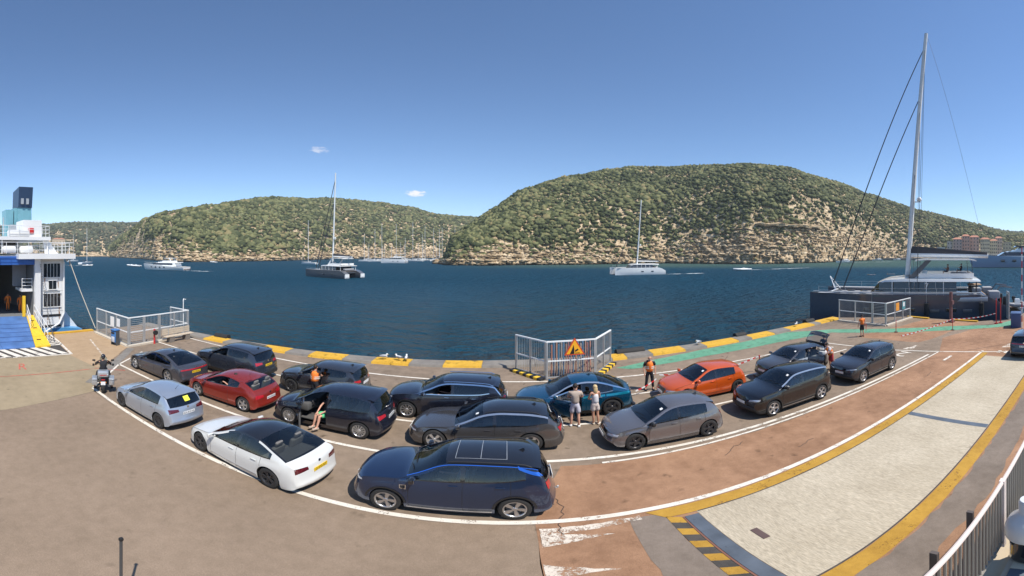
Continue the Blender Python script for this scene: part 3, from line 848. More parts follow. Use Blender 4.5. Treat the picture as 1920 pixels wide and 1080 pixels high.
# side silhouettes for a car 4.3 m long and 1.5 m high: (distance from nose, height)
SIL = {
 'hatch': dict(T=[(0, .46), (.03, .58), (.09, .68), (.3, .79), (.75, .885), (1.12, .945), (1.3, 1.04), (1.98, 1.41), (2.25, 1.475), (2.6, 1.5), (3.1, 1.485), (3.72, 1.405), (3.95, 1.2), (4.13, 1.0), (4.21, .86), (4.25, .66), (4.3, .52)],
    belt=[(0, .43), (.09, .62), (.3, .735), (.75, .83), (1.15, .89), (2.4, .945), (3.3, .99), (3.8, 1.03), (4.1, .96), (4.21, .82), (4.3, .48)],
    ws0=1.18, ws1=2.05, rw0=3.74, rw1=4.14, gl=3.5, bp=2.42, d0=1.32, d2=3.38),
 'suv': dict(T=[(0, .5), (.025, .62), (.06, .76), (.16, .875), (.5, .96), (1.0, 1.03), (1.2, 1.075), (1.36, 1.15), (1.95, 1.435), (2.2, 1.485), (2.6, 1.5), (3.2, 1.49), (3.86, 1.43), (4.02, 1.25), (4.17, 1.03), (4.23, .85), (4.26, .66), (4.3, .52)],
    belt=[(0, .47), (.06, .68), (.16, .8), (.5, .89), (1.2, .975), (2.4, 1.02), (3.3, 1.065), (3.75, 1.13), (4.14, 1.0), (4.23, .8), (4.3, .48)],
    ws0=1.24, ws1=2.02, rw0=3.88, rw1=4.17, gl=3.66, bp=2.42, d0=1.34, d2=3.36),
 'mpv': dict(T=[(0, .46), (.03, .6), (.1, .71), (.35, .85), (.75, .965), (1.0, 1.03), (1.7, 1.38), (2.1, 1.475), (2.6, 1.5), (3.2, 1.485), (3.8, 1.42), (3.98, 1.22), (4.14, 1.0), (4.21, .84), (4.25, .66), (4.3, .52)],
    belt=[(0, .43), (.1, .64), (.35, .76), (.75, .85), (1.1, .88), (2.4, .905), (3.3, .93), (3.9, .97), (4.1, .93), (4.21, .78), (4.3, .48)],
    ws0=1.0, ws1=1.86, rw0=3.82, rw1=4.15, gl=3.85, bp=2.3, d0=1.2, d2=3.2),
 'wagon': dict(T=[(0, .46), (.03, .58), (.09, .68), (.3, .8), (.8, .9), (1.25, .955), (1.4, 1.03), (2.0, 1.385), (2.25, 1.46), (2.6, 1.5), (3.1, 1.485), (3.7, 1.4), (3.98, 1.2), (4.16, 1.0), (4.23, .88), (4.26, .68), (4.3, .52)],
    belt=[(0, .43), (.09, .62), (.3, .75), (.8, .85), (1.25, .895), (2.4, .955), (3.3, 1.0), (3.8, 1.07), (4.05, 1.02), (4.22, .83), (4.3, .48)],
    ws0=1.28, ws1=2.05, rw0=3.72, rw1=4.16, gl=3.86, bp=2.4, d0=1.36, d2=3.2),
 'fast': dict(T=[(0, .46), (.03, .56), (.09, .65), (.3, .77), (.8, .875), (1.1, .93), (1.28, 1.01), (1.85, 1.36), (2.15, 1.46), (2.5, 1.5), (2.9, 1.475), (3.3, 1.38), (3.72, 1.2), (3.98, 1.07), (4.17, 1.03), (4.22, .95), (4.26, .7), (4.3, .52)],
    belt=[(0, .43), (.09, .6), (.3, .72), (.8, .82), (1.15, .87), (2.4, .93), (3.2, .975), (3.7, 1.04), (4.0, 1.0), (4.17, .95), (4.3, .48)],
    ws0=1.15, ws1=1.98, rw0=2.98, rw1=3.93, gl=3.5, bp=2.32, d0=1.3, d2=3.15),
 'coupe': dict(T=[(0, .46), (.03, .58), (.09, .68), (.3, .8), (.75, .905), (1.08, .96), (1.26, 1.05), (1.9, 1.4), (2.2, 1.475), (2.55, 1.5), (3.0, 1.465), (3.5, 1.35), (3.85, 1.19), (4.1, 1.03), (4.2, .9), (4.25, .68), (4.3, .52)],
    belt=[(0, .43), (.09, .62), (.3, .74), (.75, .85), (1.15, .91), (2.4, .98), (3.1, 1.05), (3.5, 1.13), (3.85, 1.06), (4.18, .84), (4.3, .48)],
    ws0=1.14, ws1=1.98, rw0=3.42, rw1=4.02, gl=3.3, bp=2.72, d0=1.3, d2=2.72),
}

GLASS_SIDE = glass('side_glass', (0.66, 0.70, 0.69))
GLASS_DARK = glass('privacy_glass', (0.22, 0.23, 0.235))
GLASS_WS = glass('windscreen_glass', (0.84, 0.89, 0.87))
LAMP_CLR = mat('headlamp_lens', (0.55, 0.57, 0.6), 0.08, 0.3, coat=1.0, var=.25, vscale=14)
LAMP_RED = mat('tail_lamp_lens', (0.42, 0.012, 0.02), 0.12, coat=1.0, var=.3, vscale=12)
LAMP_DRK = mat('smoked_tail_lamp', (0.09, 0.008, 0.012), 0.12, coat=1.0, var=.3, vscale=12)
CABIN = mat('cabin_trim', (0.09, 0.088, 0.086), 0.75)
SEAT = mat('seat_cloth', (0.16, 0.15, 0.14), 0.9)
BLACK_GLOSS = mat('gloss_black', (0.012, 0.012, 0.014), 0.12, coat=1.0)
PLATE_W = mat('plate_white', (0.75, 0.75, 0.74), 0.4)
PLATE_Y = mat('plate_yellow', (0.8, 0.52, 0.02), 0.4)
INK = mat('plate_ink', (0.015, 0.015, 0.015), 0.5)

def paint(name, c, metal=0.35, rough=0.3):
    m = mat('paint_' + name, c, rough * .8, metal, var=.04, vscale=1.5, coat=1.0)
    return m

_wheel = {}
def wheel_meshes(r, style, dark, w=0.22):
    key = (round(r, 3), style, dark)
    if key in _wheel: return _wheel[key]
    ri = r * 0.70
    t = MB()
    prof = [(ri, -w * .42), (ri + .01, -w * .5), (r * .93, -w * .5), (r * .985, -w * .42), (r, -w * .28), (r, w * .28), (r * .985, w * .42), (r * .93, w * .5), (ri + .01, w * .5), (ri, w * .42), (ri, -w * .42)]
    t.lathe(prof, 36, 0, 'Y')
    tm = t.mesh('tyre', RUBBER, True, angle=50)
    k = MB()
    k.lathe([(ri + .004, -w * .45), (ri + .004, w * .47), (ri - .018, w * .485), (ri - .03, w * .42), (ri - .035, -w * .45)], 36, 0, 'Y')
    k.lathe([(.001, w * .12), (ri - .03, w * .10), (ri - .03, w * .06), (.001, w * .06)], 24, 1, 'Y')
    k.lathe([(.001, w * .43), (.05, w * .43), (.066, w * .36), (.066, w * .1)], 14, 0, 'Y')
    # brake disc
    k.lathe([(.07, w * .16), (ri * .72, w * .16), (ri * .72, w * .12), (.07, w * .12)], 24, 2, 'Y')
    def spoke(a, w0, w1, r0=.05, r1=ri - .02, tw=0.0, mi=0):
        pts = []
        for (rr, hw, da, y) in ((r0, w0, 0, w * .40), (r0 + (r1 - r0) * .5, (w0 + w1) / 2, tw * .5, w * .41), (r1, w1, tw, w * .46)):
            aa = a + da
            u = Vector((math.cos(aa), 0, math.sin(aa))); v = Vector((-math.sin(aa), 0, math.cos(aa)))
            pts.append([u * rr - v * hw + Vector((0, y - .04, 0)), u * rr - v * hw * .8 + Vector((0, y, 0)), u * rr + v * hw * .8 + Vector((0, y, 0)), u * rr + v * hw + Vector((0, y - .04, 0))])
        k.loft(pts, mi, True)
    if style == 'five':
        for i in range(5): spoke(i * 2 * PI / 5 + .3, .036, .05)
    elif style == 'twin':
        for i in range(5):
            for o in (-.16, .16): spoke(i * 2 * PI / 5 + .3 + o, .015, .022, tw=o * .35)
    elif style == 'ten':
        for i in range(10): spoke(i * 2 * PI / 10, .016, .023)
    elif style == 'turbine':
        for i in range(12): spoke(i * 2 * PI / 12, .012, .026, tw=.18)
    elif style == 'blade':
        for i in range(5):
            spoke(i * 2 * PI / 5 + .3, .02, .058, tw=.14); spoke(i * 2 * PI / 5 + .72, .012, .012, tw=-.1)
    rm = k.mesh('rim', [DARKALU if dark else ALU, BLACK, STEEL_DK], True, angle=35)
    _wheel[key] = (tm, rm)
    return _wheel[key]

_seat_me = None
def seat_mesh():
    global _seat_me
    if _seat_me is None:
        b = MB()
        b.rbox((0, 0, .12), (.5, .5, .16), .05)
        M = Matrix.Rotation(R(-14), 3, 'Y')
        b.rbox((-.3, 0, .48), (.14, .48, .62), .05, M=M)
        b.rbox((-.39, 0, .86), (.09, .26, .18), .04, M=M)
        _seat_me = b.mesh('seat', SEAT, True)
    return _seat_me

def make_car(name, label, loc, rz, sil, L, W, H, wb, fo, r, color, clr=0.16, clad=False, roof=None, rim=('five', False),
             doors=4, privacy=False, trim=None, plate=None, plate_txt='', rails=None, shark=True, aerial=False, spoiler=True,
             lamps='wedge', tail='wedge', grille=1.0, open_door=None, open_gate=0, open_rear=None, sunroof=False, extra=None, group=None, rearlit=False, archtrim=None, front_plate=True, mirror=None, windows_open=()):
    S = SIL[sil]; ks, kz = L / 4.3, H / 1.5
    T = pchip([(a * ks, b * kz) for a, b in S['T']]); B0 = pchip([(a * ks, b * kz) for a, b in S['belt']])
    ws0, ws1, rw0, rw1, gl, bp, d0, d2 = [S[k] * ks for k in ('ws0', 'ws1', 'rw0', 'rw1', 'gl', 'bp', 'd0', 'd2')]
    sf, sr = fo, fo + wb
    ra = r + .06
    d2 = min(d2, sr + ra * .55)
    hw = W / 2
    pm = color; rm_ = roof or pm
    trim = trim or BLACK_GLOSS
    side_gl2 = GLASS_DARK if privacy else GLASS_SIDE
    keys = [0, .015, .04, .08, .13, .2, ws0, ws1, rw0, rw1, d0, bp, bp - .05, bp + .05, d2, gl, gl + .03, L - .18, L - .12, L - .08, L - .05, L - .025, L]
    for c in (sf, sr): keys += [c - ra, c - ra - .002, c + ra, c + ra + .002] + [c - ra * math.cos(PI * q / 14) for q in range(1, 14)]
    st = sorted(k for k in keys if 0 <= k <= L)
    u = 0
    while u < L:
        if min(abs(u - k) for k in st) > .03: st.append(u); st.sort()
        u += .07
    hard = set([ws0, ws1, rw0, rw1, d0, bp, bp - .05, bp + .05, d2, gl, 0, L] + [c + q * ra for c in (sf, sr) for q in (-1, 1)])
    out = [st[0]]
    for k in st[1:]:
        if k - out[-1] < .0015: continue
        out.append(k)
    st = out
    def sm(t): t = max(0, min(1, t)); return t * t * (3 - 2 * t)
    def width(s):
        w = hw
        w -= .085 * max(0, 1 - s / (1.0)) ** 2 + .055 * max(0, 1 - s / .35) ** 2
        w -= .075 * max(0, 1 - (L - s) / .9) ** 2 + .04 * max(0, 1 - (L - s) / .3) ** 2
        return w
    def zbot(s):
        z = clr + .07 * max(0, 1 - s / .7) + .09 * max(0, 1 - s / .12) + .12 * max(0, 1 - (L - s) / .5) + .05 * max(0, 1 - (L - s) / .1)
        for c in (sf, sr):
            if abs(s - c) < ra: z = max(z, r + math.sqrt(max(0, ra * ra - (s - c) ** 2)))
        return z
    Zpk = T(S['T'][9][0] * ks)
    wroof = hw * .74 if sil != 'suv' else hw * .77
    def section(s):
        w = width(s); tz = T(s); zb = zbot(s); bz = min(B0(s), tz - .012)
        zb = min(zb, bz - .02)
        def ys(z):
            uu = (z - clr) / max(.1, B0(s) - clr)
            return w - .06 * max(0, 1 - uu / .16) ** 2 - .055 * sm((uu - .72) / .28) - .012 * math.sin(max(0, min(1, uu)) * PI * 2) * .6
        rows = [(w - .17, zb + .02), (ys(zb), zb)]
        for f in (.2, .42, .64, .84): rows.append((ys(zb + (bz - zb) * f), zb + (bz - zb) * f))
        yb = ys(bz); rows.append((yb, bz))
        if ws0 <= s <= rw1 + .25:
            crown = .075 * sm((tz - bz) / .4)
        else: crown = 0
        kb = sm((s - (ws0 - .22)) / .3) * sm((rw1 + .22 - s) / .22)
        E = bz + .004 + max(0, tz - .075 * sm((tz - bz) / .4) - .012 - bz) * kb
        k = max(0, (E - bz) / max(.15, Zpk - .09 - B0(bp)))
        E = max(E, bz + .002)
        ye = yb - (yb - wroof) * min(1.0, k) - (.02 if k > 0.05 else 0)
        hgt = E - bz
        a1 = min(.03, hgt * .25); a3 = min(.05, hgt * .35)
        for z in (bz + a1, (bz + E) / 2, E - a3):
            t = (z - bz) / max(1e-4, hgt)
            rows.append((yb + (ye - yb) * t + .018 * math.sin(PI * t) * min(1, k), z))
        rows.append((ye, E))
        yi = ye * .93
        for f in (.93, .75, .5, .25, 0):
            q = f
            z = E + (tz - E) * (1 - q ** 2.4)
            rows.append((ye * f, z))
        return rows
    NR = 16
    def shift(s, y, j):
        q = (abs(y) / hw) ** 2
        dx = -.27 * max(0, 1 - s / .85) ** 2 * q * (abs(y) / hw) + .17 * max(0, 1 - (L - s) / .7) ** 2 * q
        if j >= 6:
            b1 = sm((s - (ws0 - .35)) / .3) * (1 - sm((s - ws1) / .4))
            dx -= .10 * b1 * q
            b2 = sm((s - (rw0 - .3)) / .3) * (1 - sm((s - rw1) / .15))
            dx += .07 * b2 * q
        return dx
    x0 = wb / 2 + fo
    Lp = []; Rp = []
    for s in st:
        sec = section(s)
        Lp.append([Vector((x0 - s + shift(s, y, j), y, z)) for j, (y, z) in enumerate(sec)])
        Rp.append([Vector((x0 - s + shift(s, y, j), -y, z)) for j, (y, z) in enumerate(sec)])
    n = len(st)
    root = empty(name, loc, rz, label, 'car', group or 'cars queuing for the ferry')
    MATS = dict(paint=pm, roof=rm_, black=BLACK, gloss=BLACK_GLOSS, trim=trim, under=BLACK)
    parts = {}
    def P(key): return parts.setdefault(key, MB())
    full = MB()
    matkeys = list(MATS)
    mi = {k: i for i, k in enumerate(matkeys)}
    e_ = 1e-3
    rear_d = d2
    for side, pts in (('L', Lp), ('R', Rp)):
        for i in range(n - 1):
            sm_ = (st[i] + st[i + 1]) / 2
            for j in range(NR - 1):
                q = [pts[i][j], pts[i + 1][j], pts[i + 1][j + 1], pts[i][j + 1]]
                if (q[2] - q[0]).cross(q[3] - q[1]).length < 2e-6: continue
                full.add(q, [(0, 1, 2, 3)])
                hg = pts[i][10].z - pts[i][6].z; hg2 = pts[i + 1][10].z - pts[i + 1][6].z
                key, mk = 'body', 'paint'
                indoor = None
                if doors == 4:
                    if d0 < sm_ < bp: indoor = 'F'
                    elif bp < sm_ < rear_d: indoor = 'R'
                elif d0 < sm_ < bp: indoor = 'F'
                if j == 0: mk = 'under'
                elif j == 1: mk = 'black' if clad else 'paint'
                if indoor and 2 <= j <= 9:
                    key = 'door' + indoor + side
                if 6 <= j <= 9:
                    inglass = d0 - .25 < sm_ < gl and min(hg, hg2) > .05
                    if j == 6 and inglass: mk = 'trim'
                    elif j in (7, 8) and inglass:
                        if abs(sm_ - bp) < .05 + e_: mk = 'gloss'
                        else:
                            key = ('glassF' if sm_ < bp else 'glassR' if sm_ < rear_d else 'glassQ') + side
                            if sm_ < d0: key = 'glassA' + side
                    elif j == 9: mk = 'paint' if trim is not CHROME else 'trim'
                    if j == 9 and roof is not None and ws1 * .9 < sm_ < rw0 and trim is not CHROME: mk = 'gloss'
                elif j >= 10:
                    if sm_ < ws0:
                        key = 'hood' if sm_ > .16 and j >= 10 else 'body'
                    elif sm_ < ws1:
                        if j >= 11: key = 'windscreen'
                        else: mk = 'paint'
                    elif sm_ < rw0:
                        key = 'roof'; mk = 'roof' if j >= 10 else 'paint'
                    elif sm_ < rw1:
                        key = 'rear_window' if j >= 11 else 'tailgate'
                        if j == 10: mk = 'paint' if roof is None else 'roof'
                    else: key = 'tailgate' if sm_ < L - .06 else 'body'
                nn_ = (q[2] - q[0]).cross(q[3] - q[1]); cc_ = (q[0] + q[2]) / 2
                fo_ = (0, 1, 2, 3) if nn_.dot(Vector((0, cc_.y, cc_.z - .55))) > 0 else (3, 2, 1, 0)
                P(key).add(q, [fo_], mi[mk])
    # fronts and backs
    for idx in (0, n - 1):
        cols = [p for p in Lp[idx][6:]] + [p for p in reversed(Rp[idx][6:-1])]
        zb = zbot(st[idx])
        lv = []
        for lvi, f in enumerate((0, .2, .42, .64, .84, 1)):
            row = []
            for ci_, p in enumerate(cols):
                if ci_ in (0, len(cols) - 1): row.append((Lp if ci_ == 0 else Rp)[idx][1 + lvi].copy()); continue
                x = p.x + (1 if idx == 0 else -1) * .035 * math.sin(PI * f) * (1 - (p.y / hw) ** 4)
                row.append(Vector((x, p.y, zb + (p.z - zb) * f)))
            lv.append(row)
        P('body').grid(lv, mi['black'] if clad else mi['paint']); full.grid(lv)
    # under tray
    for i in range(n - 1):
        q = [Lp[i][0], Rp[i][0], Rp[i + 1][0], Lp[i + 1][0]]
        P('body').add(q, [(0, 1, 2, 3)], mi['under'])
    ml = [MATS[k] for k in matkeys]
    def merge(me):
        bm = bmesh.new(); bm.from_mesh(me)
        bmesh.ops.remove_doubles(bm, verts=bm.verts, dist=.0008)
        bm.to_mesh(me); bm.free()
        me.polygons.foreach_set('use_smooth', [True] * len(me.polygons))
        try: me.set_sharp_from_angle(angle=R(38))
        except Exception: pass
    obs = {}
    names = {'body': 'body', 'hood': 'hood', 'roof': 'roof', 'tailgate': 'tailgate', 'windscreen': 'windscreen', 'rear_window': 'rear_window'}
    def mk(key, nm, mats_, parent):
        if key not in parts: return None
        me = parts[key].mesh(nm, mats_, False, fix=False); merge(me)
        return link_mesh(nm, me, parent)
    for k in ('body', 'hood', 'roof', 'tailgate'): obs[k] = mk(k, names[k], ml, root)
    obs['windscreen'] = mk('windscreen', 'windscreen', GLASS_WS, root)
    obs['rear_window'] = mk('rear_window', 'rear_window', side_gl2 if not rearlit else GLASS_SIDE, obs['tailgate'])
    for side in 'LR':
        for dr in 'FR':
            k = 'door' + dr + side
            if k in parts:
                # leave a shut line round the door
                me_v = parts[k].v
                xs = [p[0] for p in me_v]
                d = mk(k, 'door', ml, root); obs[k] = d
                for v in d.data.vertices: pass
                gk = 'glass' + dr + side
                if (dr + side) not in windows_open:
                    g_ = mk(gk, 'window', GLASS_SIDE if dr == 'F' else side_gl2, d)
        if doors == 2:
            g_ = mk('glassR' + side, 'quarter_window', side_gl2, root)
        mk('glassQ' + side, 'quarter_window', side_gl2, root)
        mk('glassA' + side, 'quarter_window', GLASS_SIDE, root)
    # conforming details are dropped on the shell by rays
    bvh = BVHTree.FromPolygons([Vector(v) for v in full.v], full.f)
    def cast(a, b, axis, off=.006):
        if axis in ('F', 'B'):
            o = Vector((x0 + 1 if axis == 'F' else x0 - L - 1, a, b)); d = Vector((-1 if axis == 'F' else 1, 0, 0))
        elif axis in ('L', 'R'):
            o = Vector((a, 3 if axis == 'L' else -3, b)); d = Vector((0, -1 if axis == 'L' else 1, 0))
        else:
            o = Vector((a, b, 4)); d = Vector((0, 0, -1))
        h, nn, _, _ = bvh.ray_cast(o, d)
        if h is None: return None
        if nn.dot(d) > 0: nn = -nn
        return h + nn * off
    def decal(nm, quad, axis, m_, parent=root, nu=8, nv=4, off=.006, thick=True):
        """quad: four corners in the view plane"""
        P_ = []
        for i in range(nv + 1):
            row = []
            for j in range(nu + 1):
                a, b = i / nv, j / nu
                p = [(quad[0][k] * (1 - b) + quad[1][k] * b) * (1 - a) + (quad[3][k] * (1 - b) + quad[2][k] * b) * a for k in (0, 1)]
                h = cast(p[0], p[1], axis, off)
                if h is None: return None
                row.append(h)
            P_.append(row)
        me = MB().grid(P_).mesh(nm, m_, True, fix=False)
        return link_mesh(nm, me, parent)
    def ring(nm, cx, cz, r0, r1, a0, a1, side, m_, n_=18, off=.008):
        P_ = []
        for i in range(n_ + 1):
            a = a0 + (a1 - a0) * i / n_
            row = []
            for rr in (r0, (r0 + r1) / 2, r1):
                h = cast(cx + rr * math.cos(a), cz + rr * math.sin(a), side, off)
                if h is None: return None
                row.append(h)
            P_.append(row)
        return link_mesh(nm, MB().grid(P_).mesh(nm, m_, True, fix=False), root)
    # shut lines and handles
    zh = B0(bp) - .10
    for side in 'LR':
        sg = 1 if side == 'L' else -1
        lines = [d0, bp] + ([d2] if doors == 4 else [])
        if open_door and side == 'L': lines = [l for l in lines if l not in (d0, bp)]
        for s in lines:
            zz0 = zbot(s) + .05; zz1 = B0(s) - .005
            if s == d2 and abs(d2 - sr) < ra: zz0 = zbot(s) + .03
            x = x0 - s
            decal('shut_line', [(x - .005, zz0), (x + .005, zz0), (x + .005, zz1), (x - .005, zz1)], side, BLACK, nu=1, nv=8, off=.0025)
        if not open_door or side == 'R':
            decal('shut_line', [(x0 - d0, clr + .13), (x0 - min(d2, sr - ra - .05), clr + .13), (x0 - min(d2, sr - ra - .05), clr + .14), (x0 - d0, clr + .14)], side, BLACK, nu=10, nv=1, off=.0025)
        for dr, s in ((('F', bp - .2), ('R', d2 - .22)) if doors == 4 else (('F', bp - .22),)):
            dob = obs.get('door' + dr + side)
            if dob is None: continue
            h = cast(x0 - s, zh, side, .02)
            if h is None: continue
            b = MB().rbox((h.x, h.y, h.z), (.2, .03, .028), .012)
            b.build('handle', trim if trim is CHROME else pm, dob, True)
        # lower cladding and arch trims
        if archtrim:
            for c in (sf, sr):
                ring('arch_trim', x0 - c, r, ra + .002, ra + .055, R(4), R(176), side, archtrim)
        # mirror
        s = d0 + .12
        base = cast(x0 - s, B0(s) + .01, side, 0.0)
        if base is not None:
            b = MB()
            b.rbox((base.x + .02, base.y + sg * .14, base.z + .07), (.12, .21, .14), .045)
            b.cyl((base.x, base.y - sg * .02, base.z + .015), (base.x + .02, base.y + sg * .1, base.z + .03), .025, .03, 8)
            mo = b.build('mirror', mirror or pm, root, True)
            MB().box((base.x - .042, base.y + sg * .145, base.z + .07), (.006, .16, .1)).build('mirror_glass', CHROME, mo)
    # wheels
    tm, rm2 = wheel_meshes(r, *rim)
    for s in (sf, sr):
        for sg in (1, -1):
            w_ = bpy.data.objects.new('wheel', None); w_.empty_display_size = .1
            col.objects.link(w_); w_.parent = root
            w_.location = (x0 - s, sg * (hw - .125), r)
            w_.rotation_euler = (0, random.uniform(0, 6), 0 if sg > 0 else PI)
            link_mesh('tyre', tm, w_); link_mesh('rim', rm2, w_)
    # lights, grille, plates
    zf = T(.09 * ks); zl1 = min(T(.22 * ks) - .035, T(.085 * ks) + .005)
    yo = width(.2) - .0
    def both(fn):
        for sg in (1, -1): fn(sg)
    if lamps == 'slim':
        both(lambda g: decal('headlight', [(g * hw * .40, zl1 - .11), (g * (yo - .02), zl1 - .045), (g * (yo - .04), zl1 - .005), (g * hw * .40, zl1 - .065)], 'F', LAMP_CLR, nu=10))
    elif lamps == 'round':
        both(lambda g: decal('headlight', [(g * hw * .52, zl1 - .19), (g * (yo - .06), zl1 - .15), (g * (yo - .05), zl1 - .03), (g * hw * .55, zl1 - .06)], 'F', LAMP_CLR, nu=10))
    else:
        both(lambda g: decal('headlight', [(g * hw * .46, zl1 - .15), (g * (yo - .03), zl1 - .09), (g * (yo - .03), zl1 - .01), (g * hw * .50, zl1 - .07)], 'F', LAMP_CLR, nu=10))
    if grille:
        gw = hw * .44 * grille
        gzb, gzt = zf - .24, zf - .02
        go = decal('grille', [(-gw * .8, gzb), (gw * .8, gzb), (gw, gzt), (-gw, gzt)], 'F', BLACK_GLOSS, nu=12, nv=5)
        if go and trim is CHROME:
            decal('grille_trim', [(-gw, gzt), (gw, gzt), (gw, gzt + .02), (-gw, gzt + .02)], 'F', CHROME, nu=12, nv=1, off=.012)
    decal('lower_intake', [(-hw * .62, clr + .14), (hw * .62, clr + .14), (hw * .55, clr + .24), (-hw * .55, clr + .24)], 'F', BLACK, nu=12, nv=3)
    if front_plate:
        h = cast(0, zf - .24, 'F', .012)
        if h is not None:
            MB().box((h.x, 0, h.z), (.012, .5, .11)).build('number_plate', PLATE_W, root)
    zt_ = B0(L - .16) ; yt = width(L - .16) - .03
    lm = LAMP_DRK if tail == 'dark' else LAMP_RED
    if tail == 'bar':
        decal('tail_light_bar', [(-yt + .03, zt_ - .1), (yt - .03, zt_ - .1), (yt - .03, zt_ - .04), (-yt + .03, zt_ - .04)], 'B', LAMP_RED, nu=20, nv=2)
    elif tail == 'tall':
        both(lambda g: decal('tail_light', [(g * hw * .66, zt_ - .20), (g * (yt - .04), zt_ - .20), (g * (yt - .05), zt_ + .02), (g * hw * .60, zt_ - .02)], 'B', lm, nu=8, nv=5))
    else:
        both(lambda g: decal('tail_light', [(g * hw * .44, zt_ - .13), (g * (yt - .03), zt_ - .17), (g * (yt - .03), zt_ - .01), (g * hw * .46, zt_ - .035)], 'B', lm, nu=9, nv=4))
    zp = zt_ - .2 if tail != 'tall' else zt_ - .16
    h = cast(0, zp, 'B', .012)
    pmn = {'W': PLATE_W, 'Y': PLATE_Y}.get(plate, PLATE_W)
    if h is not None:
        po = MB().box((h.x, 0, h.z), (.012, .52, .115)).build('number_plate', pmn, root)
        if plate_txt:
            tme = text_mesh('plate_lettering', plate_txt, .105, INK)
            to = link_mesh('plate_lettering', tme, po, (h.x - .009, 0, h.z))
            to.rotation_euler = (R(90), 0, R(-90)); to['kind'] = 'stuff'
    decal('rear_valance', [(-hw * .8, clr + .14), (hw * .8, clr + .14), (hw * .78, clr + .24), (-hw * .78, clr + .24)], 'B', BLACK, nu=14, nv=3)
    # badge
    h = cast(0, zt_ + .0, 'B', .008)
    if h is not None: MB().cyl((h.x, 0, h.z), (h.x - .012, 0, h.z), .045, n=14).build('badge', CHROME, root)
    # wipers
    for g in (.28, -.22):
        a = cast(x0 - ws0 - .06, g * hw * 1.9 * .6, 'T', .02); b_ = cast(x0 - ws0 - .16, g * hw * .6 + .45, 'T', .02)
        if a is not None and b_ is not None: MB().tube([a, (a + b_) / 2 + Vector((0, 0, .01)), b_], .009, 5).build('wiper', BLACK, root)
    # hood and tailgate gaps
    for g in (1, -1):
        P_ = []
        for s in np.linspace(.24, ws0 - .02, 14):
            sec = section(s); y_, z_ = sec[10]
            P_.append([Vector((x0 - s + shift(s, y_, 10), g * (y_ - .004), z_ + .004)), Vector((x0 - s + shift(s, y_, 10), g * (y_ - .016), z_ + .007))])
        link_mesh('shut_line', MB().grid(P_).mesh('shut_line', BLACK), root)
    # roof furniture
    if spoiler and sil != 'fast':
        zs = T(rw0) - .015
        wz = section(rw0)[10][0]
        b = MB()
        ptsA = [Vector((x0 - rw0 + .10 + .07, y, T(rw0 - .1) - .01 - .05 * (y / wz) ** 2)) for y in np.linspace(-wz * .98, wz * .98, 9)]
        ptsB = [Vector((x0 - rw0 - .13 + .05 * (y / wz) ** 2, y, zs - .02 - .05 * (y / wz) ** 2)) for y in np.linspace(-wz * .98, wz * .98, 9)]
        b.grid([ptsA, [(p + q) / 2 + Vector((0, 0, .016)) for p, q in zip(ptsA, ptsB)], ptsB, [p - Vector((-.02, 0, .035)) for p in ptsB], [p - Vector((0, 0, .05)) for p in ptsA]])
        b.build('spoiler', rm_, obs['tailgate'], True)
    if shark:
        z = T(rw0 - .35)
        MB().extr([(x0 - rw0 + .22, z - .01), (x0 - rw0 + .40, z - .01), (x0 - rw0 + .24, z + .065)], 'Y', -.02, .02).build('antenna_fin', BLACK_GLOSS, root)
    if aerial:
        z = T(rw0 - .3)
        MB().cyl((x0 - rw0 + .3, 0, z - .01), (x0 - rw0 + .1, 0, z + .22), .008, .004, 6).build('aerial', BLACK, root)
    if rails is not None:
        for g in (1, -1):
            P_ = []
            for s in np.linspace(ws1 + .1, rw0 - .1, 12):
                sec = section(s)
                f = 0 if 0 < (s - ws1 - .1) < (rw0 - ws1 - .2) - .01 else 1
                P_.append(Vector((x0 - s, g * (sec[10][0] - .03), sec[10][1] + (.05 if not f else .0))))
            MB().tube(P_, .018, 8).build('roof_rail', rails, root, True)
    if sunroof:
        a = x0 - ws1 - .22; b_ = x0 - rw0 + .62; wv = wroof * .68
        so = decal('sunroof', [(b_, -wv), (a, -wv), (a, wv), (b_, wv)], 'T', BLACK_GLOSS, nu=12, nv=8, off=.004)
        mid = (a + b_) / 2
        for qd in ([(b_, -wv), (a, -wv), (a, -wv + .012), (b_, -wv + .012)], [(b_, wv), (a, wv), (a, wv - .012), (b_, wv - .012)],
                   [(b_, -wv), (b_ + .012, -wv), (b_ + .012, wv), (b_, wv)], [(a, -wv), (a - .012, -wv), (a - .012, wv), (a, wv)], [(mid, -wv), (mid + .012, -wv), (mid + .012, wv), (mid, wv)]):
            decal('sunroof_seal', qd, 'T', GALV, so or root, nu=8, nv=8, off=.008)
    # cabin
    zf_ = clr + .16
    b = MB()
    b.box((x0 - (d0 + rw1) / 2, 0, zf_), (rw1 - d0 + .1, W * .78, .03))
    b.build('cabin_floor', CABIN, root)
    dz = B0(ws0) - .02
    b = MB()
    b.rbox((x0 - ws0 - .30, 0, dz - .15), (.5, W * .80, .34), .08)
    dash = b.build('dashboard', CABIN, root, True)
    sx = x0 - bp + .18
    for y in (W * .2, -W * .2): link_mesh('seat', seat_mesh(), root, (sx, y, zf_ + .06))
    for y in (W * .2, -W * .2): link_mesh('seat', seat_mesh(), root, (min(sx - .85, x0 - bp - .5), y, zf_ + .08))
    swm = MB()
    Mq = Matrix.Rotation(R(-65), 3, 'Y')
    swm.tube([Mq @ Vector((.18 * math.cos(a), .18 * math.sin(a), 0)) + Vector((sx + .52, W * .2, dz - .02)) for a in np.linspace(0, 2 * PI, 19)], .016, 6, cap=False)
    swm.box((sx + .53, W * .2, dz - .02), (.04, .3, .05))
    swm.build('steering_wheel', BLACK, root, True)
